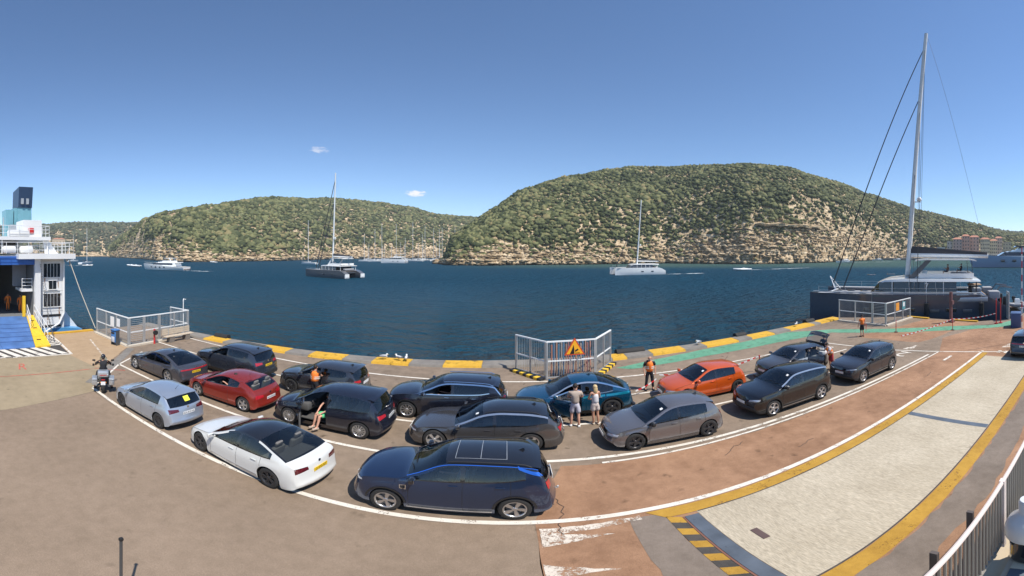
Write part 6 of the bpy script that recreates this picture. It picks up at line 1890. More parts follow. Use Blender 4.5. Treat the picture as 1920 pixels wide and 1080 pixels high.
# wakes: churned white water lying on the sea
FOAM = pmat('foam', (0.6, 0.66, 0.66), (0.78, 0.8, 0.8), s1=.5, s2=2, worn=.52, wscale=.35)
def wake(p, rz, L_, w0, w1, lb):
    m_ = MB(); c, s_ = math.cos(rz), math.sin(rz); P_ = []
    for k in range(13):
        t = k / 12; w_ = w0 + (w1 - w0) * t; x = -L_ * t
        P_.append([(p[0] + c * x - s_ * y_, p[1] + s_ * x + c * y_, SEA_Z + .05) for y_ in (-w_, 0, w_)])
    m_.grid(P_); tag(m_.build('wake', FOAM), lb, 'wake', kind='stuff')
wake(polar(1405, 172), R(178), 38, .8, 1.6, 'white wake behind the speeding inflatable boat')
wake((54.7, 125.5), R(180), 16, .7, 1.3, 'white wake behind the white catamaran')
wake(polar(158, 225), R(20), 22, .7, 1.4, 'white wake of the inflatable beside the ferry')
wake(polar(1596, 300), R(165), 45, 1, 2, 'white wake behind the white launch')
wake((-126.6, 105.5), R(192), 14, 1.0, 2.0, 'white wake behind the motor yacht')

# ------------------------------------------------------------------ apartment blocks on the right shore
WINM = mat('dark_pane', (0.03, 0.035, 0.045), .2, coat=.5); ROOFT = mat('terracotta_tiles', (0.46, 0.20, 0.12), .85, var=.2, vscale=1.2)
win_me = MB().box((0, 0, 0), (1.1, .16, 1.7)).mesh('window', WINM); sill_me = MB().box((0, 0, 0), (1.4, .3, .12)).mesh('sill', mat('stone_trim', (.6, .55, .47), .8))
def block(label, pxa, pxb, d, top_y, base_z, colr, floors, colsn, tile=True, depth=13, roof_h=2.0):
    a = Vector((*polar(pxa, d), 0)); c = Vector((*polar(pxb, d), 0)); v = c - a; W_ = v.length
    H_ = (HORIZON - top_y) / PXR * d + CAM_H - base_z
    ang_ = math.atan2(v.y, v.x)
    r_ = empty('apartment_block', (a.x, a.y, base_z), ang_, label, 'building', 'apartment blocks on the far shore')
    wm = mat('render_' + label[:18], colr, .9, var=.08, vscale=.4)
    eave = H_ - (roof_h if tile else .6)
    MB().box((W_ / 2, depth / 2, eave / 2), (W_, depth, eave)).build('wall', wm, r_)
    if tile:
        rf = MB(); o_ = .5
        rf.add([(-o_, -o_, eave), (W_ + o_, -o_, eave), (W_ + o_, depth + o_, eave), (-o_, depth + o_, eave), (W_ * .22, depth / 2, H_), (W_ * .78, depth / 2, H_)], [(0, 1, 5, 4), (1, 2, 5), (2, 3, 4, 5), (3, 0, 4), (3, 2, 1, 0)])
        ro = rf.build('roof', ROOFT, r_)
        MB().box((W_ * .4, depth * .55, H_ - .2), (.9, .9, 1.6)).build('chimney', wm, ro)
    else:
        MB().box((W_ / 2, depth / 2, eave + .2), (W_ + .3, depth + .3, .4)).build('roof', mat('flat_roof', (.5, .45, .4), .9), r_)
    fh = eave / floors
    for i_ in range(floors):
        for j_ in range(colsn):
            w_ = link_mesh('window', win_me, r_, (W_ * (j_ + .5) / colsn, -.03, fh * (i_ + .52)))
            link_mesh('sill', sill_me, w_, (0, -.05, -.95))
    for i_ in range(floors):
        w_ = link_mesh('window', win_me, r_, (-.03, depth * .5, fh * (i_ + .52))); w_.rotation_euler = (0, 0, R(90))
    MB().rbox((W_ * .5, -.08, 1.2), (1.3, .2, 2.4), .02).build('door', TEAK, r_)
    return r_
block('grey-white low apartment block left of the pink ones', 1776, 1786, 415, 452, 1.0, (.50, .45, .40), 4, 2, tile=False)
block('dusky pink apartment block with pale roof, leftmost tall one', 1787, 1804, 412, 445, 1.0, (.50, .34, .29), 6, 3)
block('salmon apartment block with red roof, tallest of the row', 1804, 1818, 418, 439, 1.0, (.62, .36, .26), 6, 3)
block('orange-pink apartment block between the tallest and the cream ones', 1818, 1836, 424, 441, 1.0, (.60, .38, .28), 6, 3)
block('cream apartment block with many windows and terracotta roof', 1838, 1856, 428, 445, 1.0, (.68, .57, .38), 5, 5)
block('pale yellow apartment block right of the cream one', 1856, 1870, 434, 448, 1.0, (.66, .55, .36), 5, 4)
block('tall beige apartment block at the right end of the row', 1866, 1879, 445, 443, 1.0, (.58, .46, .36), 6, 3)
block('low olive block half hidden by the blue yacht', 1880, 1896, 450, 454, 1.0, (.40, .38, .27), 4, 3, tile=False)
block('white quayside kiosk under the hillside', 1757, 1772, 405, 463, .5, (.6, .58, .54), 1, 3, tile=False, depth=6)
block('small white shed under the cliff', 1636, 1652, 402, 470, .5, (.62, .6, .56), 1, 2, tile=False, depth=6)
block('white hillside villa above the apartment blocks', 1888, 1900, 640, 446, 24, (.6, .52, .45), 2, 3, tile=True, depth=10)
block('second hillside villa at the right edge', 1903, 1918, 660, 451, 22, (.58, .5, .42), 2, 3, tile=True, depth=10)
block('pale stone villa on the left shore behind the ferry', 98, 122, 700, 446, 21, (.55, .42, .28), 1, 4, tile=True, depth=10)
# low quay under the far houses
fq = MB(); pts = [polar(p, 398) for p in (1620, 1680, 1740, 1800, 1860, 1920, 1960)]; pb = [polar(p, 470) for p in (1620, 1680, 1740, 1800, 1860, 1920, 1960)]
fq.prism(pts + pb[::-1], SEA_Z - 1, .9); tag(fq.build('far_quay', C_KERB), kind='structure')
# ------------------------------------------------------------------ ferry at the left quay
F_WHT = mat('ferry_white', (0.76, 0.76, 0.75), .4, coat=.2, var=.05, vscale=.6)
F_BLU = mat('ferry_blue', (0.03, 0.12, 0.42), .45, var=.12, vscale=.8)
F_LBL = mat('ferry_light_blue', (0.09, 0.30, 0.55), .45)
F_CYN = mat('funnel_cyan', (0.17, 0.37, 0.43), .4, var=.05)
F_DKB = mat('funnel_navy', (0.03, 0.06, 0.12), .4)
F_DECK = mat('vehicle_deck_grey', (0.16, 0.165, 0.17), .8)
F_RAMP = mat('ramp_blue', (0.07, 0.155, 0.36), .6, var=.25, vscale=1.2)
ferry = empty('ferry', (-31, 0, SEA_Z), 0, 'white car ferry with blue ramp lowered on the left quay', 'ferry')
zq = -SEA_Z
def fz(z): return z + zq
b = MB()
# hull: side shells, deck and stern frame round the vehicle door (door Y -3 .. 9.3)
b.box((-24, 10.7, fz(2.9)), (48, 2.7, 7.2)); b.box((-24, -4.4, fz(2.9)), (48, 2.7, 7.2))
b.box((-24, 3.15, fz(.1)), (47.6, 12.4, 1.8)); b.box((-46, 3.15, fz(3.2)), (3, 12.4, 6.4))
b.build('hull', F_WHT, ferry)
b = MB(); b.box((-22, 3.15, fz(1.02)), (44, 12.3, .06)); b.build('vehicle_deck', F_DECK, ferry)
b = MB(); b.box((-20, 9.28, fz(3.4)), (40, .1, 4.8)); b.box((-20, -3.0, fz(3.4)), (40, .1, 4.8)); b.box((-20, 3.15, fz(5.75)), (40, 12.3, .1)); b.build('garage_lining', F_DECK, ferry)
MB().box((-.05, 3.15, fz(5.95)), (.5, 12.4, .75)).build('door_lintel', F_BLU, ferry)
# sponson
b = MB(); b.extr([(12.0, fz(1.9)), (13.75, fz(-.35)), (13.75, fz(-1.6)), (12.0, fz(-1.6))], 'X', -46, -1.0); b.build('sponson', F_WHT, ferry)
b = MB(); b.extr([(9.4, fz(-.55)), (9.4, fz(-.12)), (12.1, fz(-.12)), (13.8, fz(-.38)), (13.8, fz(-.75)), (12.1, fz(-.55))], 'X', -46, .06); b.build('belting', F_LBL, ferry)
MB().tube([(.1, 12.0, fz(5.8)), (.12, 12.0, fz(1.2)), (.2, 11.5, fz(.3)), (.3, 10.2, fz(-.35))], .09, 8).build('stern_fender', F_WHT, ferry, True)
# stern tower openings
for (y0, y1, z0, z1) in ((10.15, 11.66, 4.46, 5.66), (10.62, 11.3, 3.4, 4.15), (10.15, 11.68, 1.85, 3.0)):
    w_ = MB(); w_.box((.02, (y0 + y1) / 2, fz((z0 + z1) / 2)), (.06, y1 - y0, z1 - z0)); wo = w_.build('window', BOATGLASS, ferry)
    n_ = 5 if y1 - y0 > 1 else 2
    for q in range(1, n_): MB().box((.07, y0 + (y1 - y0) * q / n_, fz((z0 + z1) / 2)), (.04, .05, z1 - z0)).build('bar', GALV, wo)
    for zz in (z1 + .04, z0 - .04): MB().box((.05, (y0 + y1) / 2, fz(zz)), (.08, y1 - y0 + .16, .07)).build('frame', F_WHT, wo)
for z in (1.05, .1): MB().rbox((.02, 10.9, fz(z)), (.06, 1.7, .2), .05).build('vent_slot', BLACK, ferry, True)
MB().box((.05, 10.9, fz(3.2)), (.1, 1.5, .05)).build('ledge', GALV, ferry)
# mooring deck above
MB().box((-7, 10.2, fz(6.3)), (16, 5.1, .45)).build('mooring_deck', F_WHT, ferry)
MB().box((-11, 3.0, fz(6.2)), (22, 9.4, .3)).build('mooring_deck', F_WHT, ferry)
def frail(pts, h, nm='railing', gap=.9, wires=3):
    r_ = empty(nm); r_.parent = ferry
    for z in [h] + [h * k / wires for k in range(1, wires)]:
        MB().tube([(p[0], p[1], p[2] + z) for p in pts], .028 if z == h else .018, 6).build('rail', F_WHT, r_)
    for a, c in zip(pts, pts[1:]):
        a, c = Vector(a), Vector(c); k = max(1, int((c - a).length / gap))
        for q in range(k + 1):
            p = a + (c - a) * q / k; MB().cyl(p, p + Vector((0, 0, h)), .026, n=6).build('post', F_WHT, r_)
z1 = fz(6.53)
frail([(.9, -2, z1), (.9, 9.5, z1), (.9, 12.6, z1), (-8, 12.6, z1), (-14.5, 12.6, z1)], .95)
# upper deck
z2 = fz(7.95)
MB().box((-12, 3.5, z2 - .1), (24, 14.6, .3)).build('upper_deck', F_WHT, ferry)
for y in (10.6, 6.5, 2.5): MB().cyl((-.3, y, z1), (-.3, y, z2 - .2), .06, n=8).build('deck_post', F_WHT, ferry)
b = MB(); b.extr([(10.4, z1), (11.6, z1), (10.7, z2 - .2), (10.2, z2 - .2)], 'X', -.55, -.4); b.build('deck_bracket', F_WHT, ferry)
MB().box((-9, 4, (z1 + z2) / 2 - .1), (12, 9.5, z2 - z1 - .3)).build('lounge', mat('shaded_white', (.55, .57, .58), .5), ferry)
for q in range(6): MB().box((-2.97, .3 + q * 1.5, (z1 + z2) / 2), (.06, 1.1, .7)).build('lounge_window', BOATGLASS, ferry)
z2 += .05
frail([(-.1, -3, z2), (-.1, 10.7, z2), (-10, 10.7, z2), (-20, 10.7, z2)], .95)
MB().box((-2.0, 9.35, z2 + .75), (2.6, 1.7, 1.5)).build('deck_locker', F_WHT, ferry)
MB().rbox((-.66, 9.2, z2 + .55), (.08, .5, .5), .04).build('life_ring_box', RED, ferry, True)
MB().rbox((-.62, 8.0, z2 + .3), (.9, 1.8, .55), .1).build('liferaft_canister', F_WHT, ferry, True)
for k in range(4):
    l_ = MB(); l_.rbox((-.2, 8.6 - k * 1.5, z1 + .35), (.8, 1.2, .6), .2); l_.build('liferaft_canister', F_WHT, ferry, True)
# funnels
b = MB(); b.box((-8, 10.3, fz(9.7)), (2.6, 1.5, 3.6), taper=.94); b.box((-8.2, 8.75, fz(9.5)), (2.0, .8, 3.3)); b.box((-8.0, 9.5, fz(9.6)), (1.4, .5, 3.5)); b.build('funnel', F_CYN, ferry)
b = MB(); b.extr([(-9.3, fz(11.35)), (-6.7, fz(11.35)), (-6.3, fz(13.5)), (-9.0, fz(13.3))], 'Y', 9.55, 11.05); fo_ = b.build('funnel_top', F_DKB, ferry)
for y in (9.95, 10.5): MB().box((-6.55, y, fz(12.0)), (.2, .28, .6)).build('louvre', GALV, fo_)
b = MB(); b.box((-6.66, 9.0, fz(8.7)), (.5, .7, 1.6)); b.build('vent_trunk', GALV, ferry)
MB().cyl((-9, 7.8, fz(8)), (-9, 7.8, fz(12)), .04, n=6).build('aerial', GALV, ferry)
# white pillar, side platform and chain
MB().box((.15, 9.5, fz(3.2)), (.5, .5, 6.0)).build('door_pillar', F_WHT, ferry)
MB().box((-1.3, 8.7, fz(3.35)), (2.2, 1.0, .25)).build('side_platform', F_WHT, ferry)
pr = empty('platform_railing'); pr.parent = ferry
for z in (.3, .6, .9): MB().tube([(-.2, 8.25, fz(3.45 + z)), (-.2, 9.15, fz(3.45 + z))], .03, 6).build('rail', F_WHT, pr)
for y in (8.25, 9.15): MB().cyl((-.2, y, fz(3.45)), (-.2, y, fz(4.4)), .03, n=6).build('post', F_WHT, pr)
MB().box((-2.2, 8.5, fz(4.6)), (.1, 1.3, 2.1)).build('side_door', mat('door_grey', (.22, .22, .23), .6), ferry)
cv = MB()
for k in range(46):
    t = k / 45; p = Vector((.45 + 5.2 * t, 9.72 - .75 * t, fz(5.6 - 5.0 * t - .9 * math.sin(PI * t) * .5)))
    M = Matrix.Rotation(R(90) * (k % 2), 3, 'X')
    cv.tube([p + M @ Vector((.09 * math.cos(a), .05 * math.sin(a), 0)) for a in np.linspace(0, 2 * PI, 9)], .018, 5, cap=False)
tag(cv.build('chain', STEEL_DK, ferry), kind='stuff')
# ramp: hinge X 0 z 1.15 -> foot X 6.7 z .08
def rampz(x): return fz(1.12 - (1.04) * x / 6.7)
rp = MB()
for (x0_, x1_) in ((0, 4.6), (4.62, 6.7)):
    for k in range(4):
        ya = -3 + k * 2.7; yb = ya + 2.68
        yb = min(yb, 8.55 - .18 * x0_ )
        if k == 3: yb = 8.55 - .18 * x0_
        yb2 = min(-3 + (k + 1) * 2.7 - .02, 8.55 - .18 * x1_) if k < 3 else 8.55 - .18 * x1_
        if k == 3 and yb <= ya: continue
        P4 = [(x0_, ya, rampz(x0_)), (x1_, ya, rampz(x1_)), (x1_, max(ya + .05, yb2), rampz(x1_)), (x0_, yb, rampz(x0_))]
        m_ = MB(); m_.add(P4 + [(p[0], p[1], p[2] - .14) for p in P4], [(0, 1, 2, 3), (7, 6, 5, 4), (0, 4, 5, 1), (1, 5, 6, 2), (2, 6, 7, 3), (3, 7, 4, 0)])
        m_.build('ramp_plate', F_RAMP, ferry)
wk = []
for (x0_, x1_, e0, e1) in ((0, 4.9, .62, .95), (4.95, 6.75, .98, 1.08)):
    ya, yb = 8.57 - .18 * x0_, 8.57 - .18 * x1_
    P4 = [(x0_, ya, rampz(x0_) + .05), (x1_, yb, rampz(x1_) + .05), (x1_, yb + e1, rampz(x1_) + .05), (x0_, ya + e0, rampz(x0_) + .05)]
    m_ = MB(); m_.add(P4 + [(p[0], p[1], p[2] - .14) for p in P4], [(0, 1, 2, 3), (7, 6, 5, 4), (0, 4, 5, 1), (1, 5, 6, 2), (2, 6, 7, 3), (3, 7, 4, 0)])
    m_.build('walkway_plate', YELLOW, ferry)
for k, x in enumerate((1.5, 3.2, 5.6)): MB().box((x, 8.95 - .18 * x, rampz(x) + .07), (.16, .3, .02)).build('walkway_mark', BLACK, ferry)
def wrail(off, xs):
    r_ = empty('walkway_railing'); r_.parent = ferry
    P_ = [Vector((x, 8.6 - .18 * x + off(x), rampz(x) + .05)) for x in xs]
    for z in (.5, 1.0): MB().tube([p + Vector((0, 0, z)) for p in P_], .025, 6).build('rail', F_WHT, r_)
    for p in P_: MB().cyl(p, p + Vector((0, 0, 1.0)), .025, n=6).build('post', F_WHT, r_)
wrail(lambda x: .02, (.2, 1.2, 2.2, 3.2)); wrail(lambda x: .6 + .07 * x, (.3, 1.4, 2.5, 3.6, 4.7, 5.8))
MB().box((.2, 8.3, fz(2.0)), (.2, .25, 1.8)).build('yellow_bollard', YELLOW, ferry)
for (x, y, lb) in ((-34.6, 7.75, 'ferry crew member in orange overalls standing at the vehicle door'), (-33.2, 8.62, 'ferry crew member in faded orange overalls by the ferry side platform')):
    person(lb, (x, y, 1.06), R(-20), pose(), SKIN_T, F_ORANGE, 1.8, F_ORANGE, 1.0, F_BLACK, H_DARK, group='ferry crew')

# plating seams, rust runs and gear that break up the white steel
SEAM = mat('plate_seam', (.45, .45, .44), .6); RUSTY = pmat('rust_run', (.30, .14, .06), (.42, .24, .12), worn=.5, wscale=3.0)
for z in (-.05, 1.45, 3.25, 5.9): MB().box((.012, 10.75, fz(z)), (.012, 2.5, .018)).build('plate_seam', SEAM, ferry)
for y in (9.95, 11.85): MB().box((.012, y, fz(3.0)), (.012, .018, 5.8)).build('plate_seam', SEAM, ferry)
for (y, z0_, z1_, w_) in ((10.3, 3.3, 2.2 + 1.0, .05), (11.5, 4.42, 3.5, .07), (10.25, 4.42, 3.7, .05), (11.6, 1.8, .3, .08), (10.5, .95, .2, .06), (12.6, 5.9, 5.0, .06)):
    m_ = MB(); m_.add([(.016, y - w_, fz(z0_)), (.016, y + w_, fz(z0_)), (.016, y + w_ * .3, fz(z1_)), (.016, y - w_ * .3, fz(z1_))], [(0, 1, 2, 3)]); m_.build('rust_run', RUSTY, ferry)
for y in (9.8, 12.2): MB().rbox((.3, y, fz(5.95)), (.22, .22, .2), .05).build('flood_light', GALV, ferry, True)
MB().tube([(.4, 12.2, fz(6.5)), (1.6, 12.9, fz(3.4)), (3.2, 13.6, fz(.25))], .035, 6).build('mooring_line', ROPE, ferry, True)
MB().cyl((-3, 7.2, fz(8.2)), (-3, 7.2, fz(9.9)), .05, n=6).build('light_mast', GALV, ferry)
for k in range(5): MB().box((2.0 + k * .9, 3.0, rampz(2.0 + k * .9) + .012), (.05, 11, .02)).build('ramp_tread', mat('ramp_tread', (.05, .1, .25), .7), ferry)
# ------------------------------------------------------------------ fences, bench, signs and small things
bar_me = {}
def fence_run(root, p0, p1, h=2.02, panels=2, bars=True, half=False, horiz=False, barm=GALV):
    p0, p1 = Vector((*p0, 0)), Vector((*p1, 0)); v = p1 - p0; ln_ = v.length; a = math.atan2(v.y, v.x)
    def box(nm, t, z, sx, sy, sz, m_=GALV):
        p = p0 + v * t
        o = MB().box((0, 0, 0), (sx, sy, sz)).build(nm, m_, root); o.location = (p.x, p.y, z); o.rotation_euler = (0, 0, a); return o
    for k in range(panels + 1): box('post', k / panels, h / 2, .09, .09, h)
    box('top_rail', .5, h + .035, ln_ + .1, .08, .07, WHITE); box('middle_rail', .5, h * .5, ln_, .05, .06, WHITE); box('bottom_rail', .5, .12, ln_, .05, .05)
    n_ = max(4, int(ln_ / .125))
    key = (round(h, 2), barm.name)
    if key not in bar_me: bar_me[key] = MB().cyl((0, 0, .14), (0, 0, h), .009, n=6).mesh('bar', barm)
    if horiz:
        for q in range(1, 14):
            box('slat', .5, .12 + (h - .12) * q / 14, ln_ - .1, .015, .03)
    else:
        for q in range(1, n_):
            p = p0 + v * (q / n_)
            link_mesh('bar', bar_me[key], root, p)
def plinth(root, p0, p1, w_=.28, h=.12, m_=None):
    p0, p1 = Vector((*p0, 0)), Vector((*p1, 0)); v = p1 - p0; a = math.atan2(v.y, v.x); c = (p0 + p1) / 2
    o = MB().box((0, 0, h / 2), (v.length + w_ * .5, w_, h)).build('plinth', m_ or mat('pale_plinth', (.55, .48, .38), .9), root); o.location = c; o.rotation_euler = (0, 0, a)
def hazard_plinth(root, p0, p1, w_=.3, h=.14, n_=9):
    p0, p1 = Vector((*p0, 0)), Vector((*p1, 0)); v = p1 - p0; a = math.atan2(v.y, v.x)
    for q in range(n_):
        c = p0 + v * ((q + .5) / n_)
        o = MB().box((0, 0, h / 2), (v.length / n_, w_, h)).build('plinth_block', YELLOW if q % 2 else BLACK, root); o.location = c; o.rotation_euler = (0, 0, a)

fl = empty('fence_enclosure', (0, 0, 0), 0, 'galvanised barred fence round the corner beside the ferry ramp', 'fence', 'safety fences on the quay')
fence_run(fl, (-27.2, 13.45), (-22.05, 13.3), panels=3); plinth(fl, (-27.2, 13.33), (-22.0, 13.18))
fence_run(fl, (-22.02, 13.4), (-22.10, 14.6), panels=1, horiz=True); fence_run(fl, (-22.12, 14.7), (-22.2, 16.0), panels=1); fence_run(fl, (-22.2, 16.1), (-22.35, 18.9), panels=2); plinth(fl, (-21.9, 13.2), (-22.25, 18.9))
fence_run(fl, (-22.35, 18.95), (-24.6, 18.95), panels=1)
fc = empty('fence_enclosure', (0, 0, 0), 0, 'three-sided barred fence with triangular warning sign behind the blue car', 'fence', 'safety fences on the quay')
fence_run(fc, (.23, 20.3), (1.68, 18.6), panels=2); hazard_plinth(fc, (-.02, 20.2), (1.5, 18.4))
fence_run(fc, (1.75, 18.58), (4.25, 18.85), panels=1); fence_run(fc, (4.32, 18.9), (5.62, 20.85), panels=2); hazard_plinth(fc, (4.45, 18.75), (5.8, 20.7), n_=9)
fr_ = empty('fence_enclosure', (0, 0, 0), 0, 'barred fence with orange and white notices beside the slate catamaran', 'fence', 'safety fences on the quay')
fence_run(fr_, (27.63, 23.0), (27.95, 19.4), panels=2); fence_run(fr_, (27.97, 19.3), (28.05, 18.0), panels=1, horiz=True); fence_run(fr_, (28.1, 17.95), (32.8, 18.1), panels=3)
plinth(fr_, (27.5, 22.9), (27.9, 17.9)); plinth(fr_, (28.0, 17.82), (32.8, 17.97))
# notices on the fences
def board(label, loc, rz, w_, h, m_, z, name='notice_board', group='notices on the fences'):
    o = MB().box((0, 0, 0), (w_, .02, h)).build(name, m_); o.location = (loc[0], loc[1], z); o.rotation_euler = (0, 0, rz); tag(o, label, 'notice', group); return o
board('white notice on the fence left of the blue bin', (-24.3, 13.28), R(0), .55, .75, WHITE, 1.45)
board('white notice on the fence behind the blue bin', (-23.4, 13.28), R(0), .45, .6, WHITE, 1.5)
board('orange notice on the far fence', (30.1, 17.96), R(2), .6, .75, mat('orange_board', (.8, .33, .05), .6), 1.5)
bw_ = board('white parking pictogram board on the far fence', (31.3, 17.98), R(2), .6, .75, mat('teal_board', (.1, .3, .33), .6), 1.5)
MB().box((0, -.014, .1), (.36, .01, .4)).build('pictogram', WHITE, bw_)
# warning triangle: car falling off a quay
sg_ = empty('warning_sign', (3.15, 18.62, 0), R(4), 'orange triangular quay-edge warning sign on the middle fence', 'sign')
def tri(r_): return [(r_ * math.sin(a), r_ * math.cos(a) + 1.62) for a in (0, 2 * PI / 3, 4 * PI / 3)]
MB().extr(tri(.62), 'Y', -.03, 0).build('border', mat('sign_red', (.62, .07, .02), .5), sg_)
MB().extr(tri(.50), 'Y', -.036, -.03).build('face', mat('sign_amber', (.9, .42, .02), .5), sg_)
MB().extr([(-.25, 1.38), (-.02, 1.38), (-.02, 1.62), (-.06, 1.85), (-.15, 1.6)], 'Y', -.042, -.036).build('pictogram', INK, sg_)
MB().extr([(.03, 1.47), (.20, 1.58), (.16, 1.65), (.02, 1.57)], 'Y', -.042, -.036).build('pictogram', INK, sg_)
MB().extr([(.02, 1.40), (.26, 1.40), (.26, 1.43), (.02, 1.43)], 'Y', -.042, -.036).build('pictogram', INK, sg_)
for x in (-.18, .18): MB().cyl((x, .05, .1), (x, .05, 1.7), .02, n=6).build('support', GALV, sg_)
# coloured poles and buoys stored behind the middle fence
cols_ = [(.55, .20, .12), (.10, .25, .45), (.62, .30, .18), (.08, .30, .50), (.5, .42, .35), (.12, .28, .48), (.55, .25, .15), (.5, .2, .2)]
ORD = 'first second third fourth fifth sixth seventh eighth ninth tenth eleventh twelfth thirteenth fourteenth fifteenth sixteenth seventeenth'.split()
for k in range(17):
    x = 2.05 + k * .13
    o = MB().cyl((0, 0, .0), (0, 0, 1.72 + .1 * (k % 3)), .04, n=8).build('boat_pole', mat('pole_colour_%d' % (k % 8), cols_[k % 8], .6), None, True)
    o.location = (x, 19.25 + .07 * (k % 2) + k * .012, 0); tag(o, ['terracotta', 'dark blue', 'rust orange', 'sky blue', 'beige', 'mid blue', 'brick orange', 'dull red'][k % 8] + ' pole, ' + ORD[k] + ' from the left in the row behind the middle fence', 'pole', 'coloured poles behind the middle fence')

# bench, bin, hydrant, hooked pole
bn = empty('bench', (-21.65, 17.3, 0), R(91), 'pale slatted bench in front of the left fence', 'bench')
PALEW = mat('pale_wood', (.52, .43, .32), .8, var=.1, vscale=7)
for k in range(3): MB().box((0, -.05 - k * .14, .46), (2.6, .12, .05)).build('seat_slat', PALEW, bn)
for k in range(3): MB().box((0, .14, .6 + k * .15), (2.6, .04, .13)).build('back_slat', PALEW, bn)
for x in (-.75, .75):
    MB().box((x, -.15, .22), (.4, .42, .43)).build('leg', mat('dark_concrete', (.2, .17, .14), .9), bn); MB().box((x, .13, .55), (.06, .06, .9)).build('back_post', GALV, bn)
bi = empty('litter_bin', (-22.9, 12.75, 0), R(10), 'blue litter bin on a frame in front of the left fence', 'bin')
BINB = mat('bin_blue', (.05, .16, .38), .5)
MB().rbox((0, 0, .62), (.5, .42, .8), .06).build('body', BINB, bi, True); MB().rbox((0, 0, 1.12), (.56, .48, .1), .04).build('lid', BINB, bi, True)
MB().box((0, -.215, .92), (.36, .02, .12)).build('slot', BLACK, bi)
MB().rbox((0, -.2, .45), (.34, .06, .4), .04).build('liner', mat('bin_bag', (.5, .52, .55), .5), bi, True)
for x in (-.27, .27): MB().box((x, 0, .55), (.04, .3, 1.1)).build('frame', STEEL_DK, bi)
hy = empty('hydrant_post', (-21.75, 15.3, 0), 0, 'red post with black reel beside the bench', 'post')
MB().cyl((0, 0, 0), (0, 0, 1.1), .07, n=10).build('post', RED, hy, True); MB().cyl((.06, 0, .85), (.22, 0, .85), .17, n=16).build('reel', BLACK, hy, True)
lp = empty('hooked_pole', (-22.4, 18.5, 0), R(-60), 'thin white hooked pole rising behind the left fence', 'pole')
MB().tube([(0, 0, 0), (0, 0, 2.9), (-.1, 0, 3.0), (-.35, 0, 2.92)], .03, 8).build('pole', WHITE, lp, True); MB().rbox((-.42, 0, 2.9), (.2, .1, .06), .02).build('head', WHITE, lp, True)

# tape posts
def tpost(p, label, h=1.0):
    t = empty('tape_post', (p[0], p[1], 0), 0, label, 'post', 'tape posts')
    MB().cyl((0, 0, 0), (0, 0, h), .03, n=8).build('post', RED, t, True); MB().cyl((0, 0, 0), (0, 0, .04), .16, n=14).build('base', BLACK, t, True); MB().sphere((0, 0, h), .04).build('cap', RED, t, True)
tp = [(26.16, 15.76), (29.04, 11.96), (33.2, 9.3)]
tpost(tp[0], 'red tape post right of the attendant with the baton'); tpost(tp[1], 'red tape post at the edge of the green walkway'); tpost(tp[2], 'tape post near the stern of the slate catamaran')
p4 = G(1424, 697); tpost(p4, 'red tape post left of the car with raised tailgate', .95)
TAPE = bpy.data.materials.new('barrier_tape'); TAPE.use_nodes = True
ntt = TAPE.node_tree; tcx = nd(ntt, 'ShaderNodeNewGeometry'); wv = nd(ntt, 'ShaderNodeTexWave'); wv.inputs['Scale'].default_value = .9
mp_ = nd(ntt, 'ShaderNodeMapping'); mp_.inputs['Rotation'].default_value = (0, R(35), 0)
rr_ = nd(ntt, 'ShaderNodeValToRGB'); rr_.color_ramp.interpolation = 'CONSTANT'; rr_.color_ramp.elements[0].color = (.75, .74, .72, 1); rr_.color_ramp.elements[1].color = (.6, .03, .03, 1); rr_.color_ramp.elements[1].position = .5
ntt.links.new(tcx.outputs['Position'], mp_.inputs[0]); ntt.links.new(mp_.outputs[0], wv.inputs['Vector']); ntt.links.new(wv.outputs[0], rr_.inputs[0]); ntt.links.new(rr_.outputs[0], ntt.nodes['Principled BSDF'].inputs['Base Color'])
def tape(a, c, z0, z1, label, sag=.25):
    P_ = []
    for k in range(15):
        t = k / 14; x = a[0] + (c[0] - a[0]) * t; y = a[1] + (c[1] - a[1]) * t; z = z0 + (z1 - z0) * t - sag * 4 * t * (1 - t)
        P_.append([(x, y, z), (x, y + .004, z + .075)])
    m_ = MB(); m_.grid(P_); tag(m_.build('barrier_tape', TAPE), label, 'tape', 'barrier tapes')
tape((23.3, 13.6), tp[1], .45, .95, 'red and white tape running left from the walkway post', .1)
tape(tp[1], tp[2], .95, .95, 'red and white tape between the walkway post and the catamaran stern', .15)
tape((6.45, 15.85), (5.3, 15.4), .55, .25, 'red and white tape trailing from the bald attendant', .05)
tape((6.6, 15.85), p4, .75, .9, 'red and white tape between the bald attendant and the red post', .3)
# red posts and gangway by the stern
for (px, py, lb) in ((1868, 607, 'red mooring post under the catamaran stern'), (1876, 606, 'second red mooring post under the catamaran stern')):
    g_ = G(px, py); o = MB().cyl((0, 0, 0), (0, 0, 2.4), .05, n=8).cyl((0, 0, 0), (0, 0, .1), .18, n=12).build('mooring_post', RED, None, True); o.location = (g_[0], g_[1], 0); tag(o, lb, 'post', 'red mooring posts')
g_ = G(1783, 604); o = MB().box((0, 0, 1.45), (.24, .24, 2.9)).box((0, 0, .06), (.6, .6, .12)).box((0, -.18, 1.9), (.4, .12, .35)).build('supply_pillar', mat('dark_red_steel', (.16, .07, .07), .6)); o.location = (g_[0], g_[1], 0); tag(o, 'dark supply pillar on the quay beside the slate catamaran', 'pillar')
g_ = G(1905, 612); bxp = empty('supply_box', (g_[0], g_[1], 0), R(12), 'blue steel box at the right edge of the quay', 'box')
MB().rbox((0, 0, .65), (1.3, .9, 1.3), .03).build('body', mat('box_blue', (.05, .09, .2), .5), bxp, True); MB().box((-.2, -.455, .8), (.5, .02, .5)).build('label_plate', WHITE, bxp)
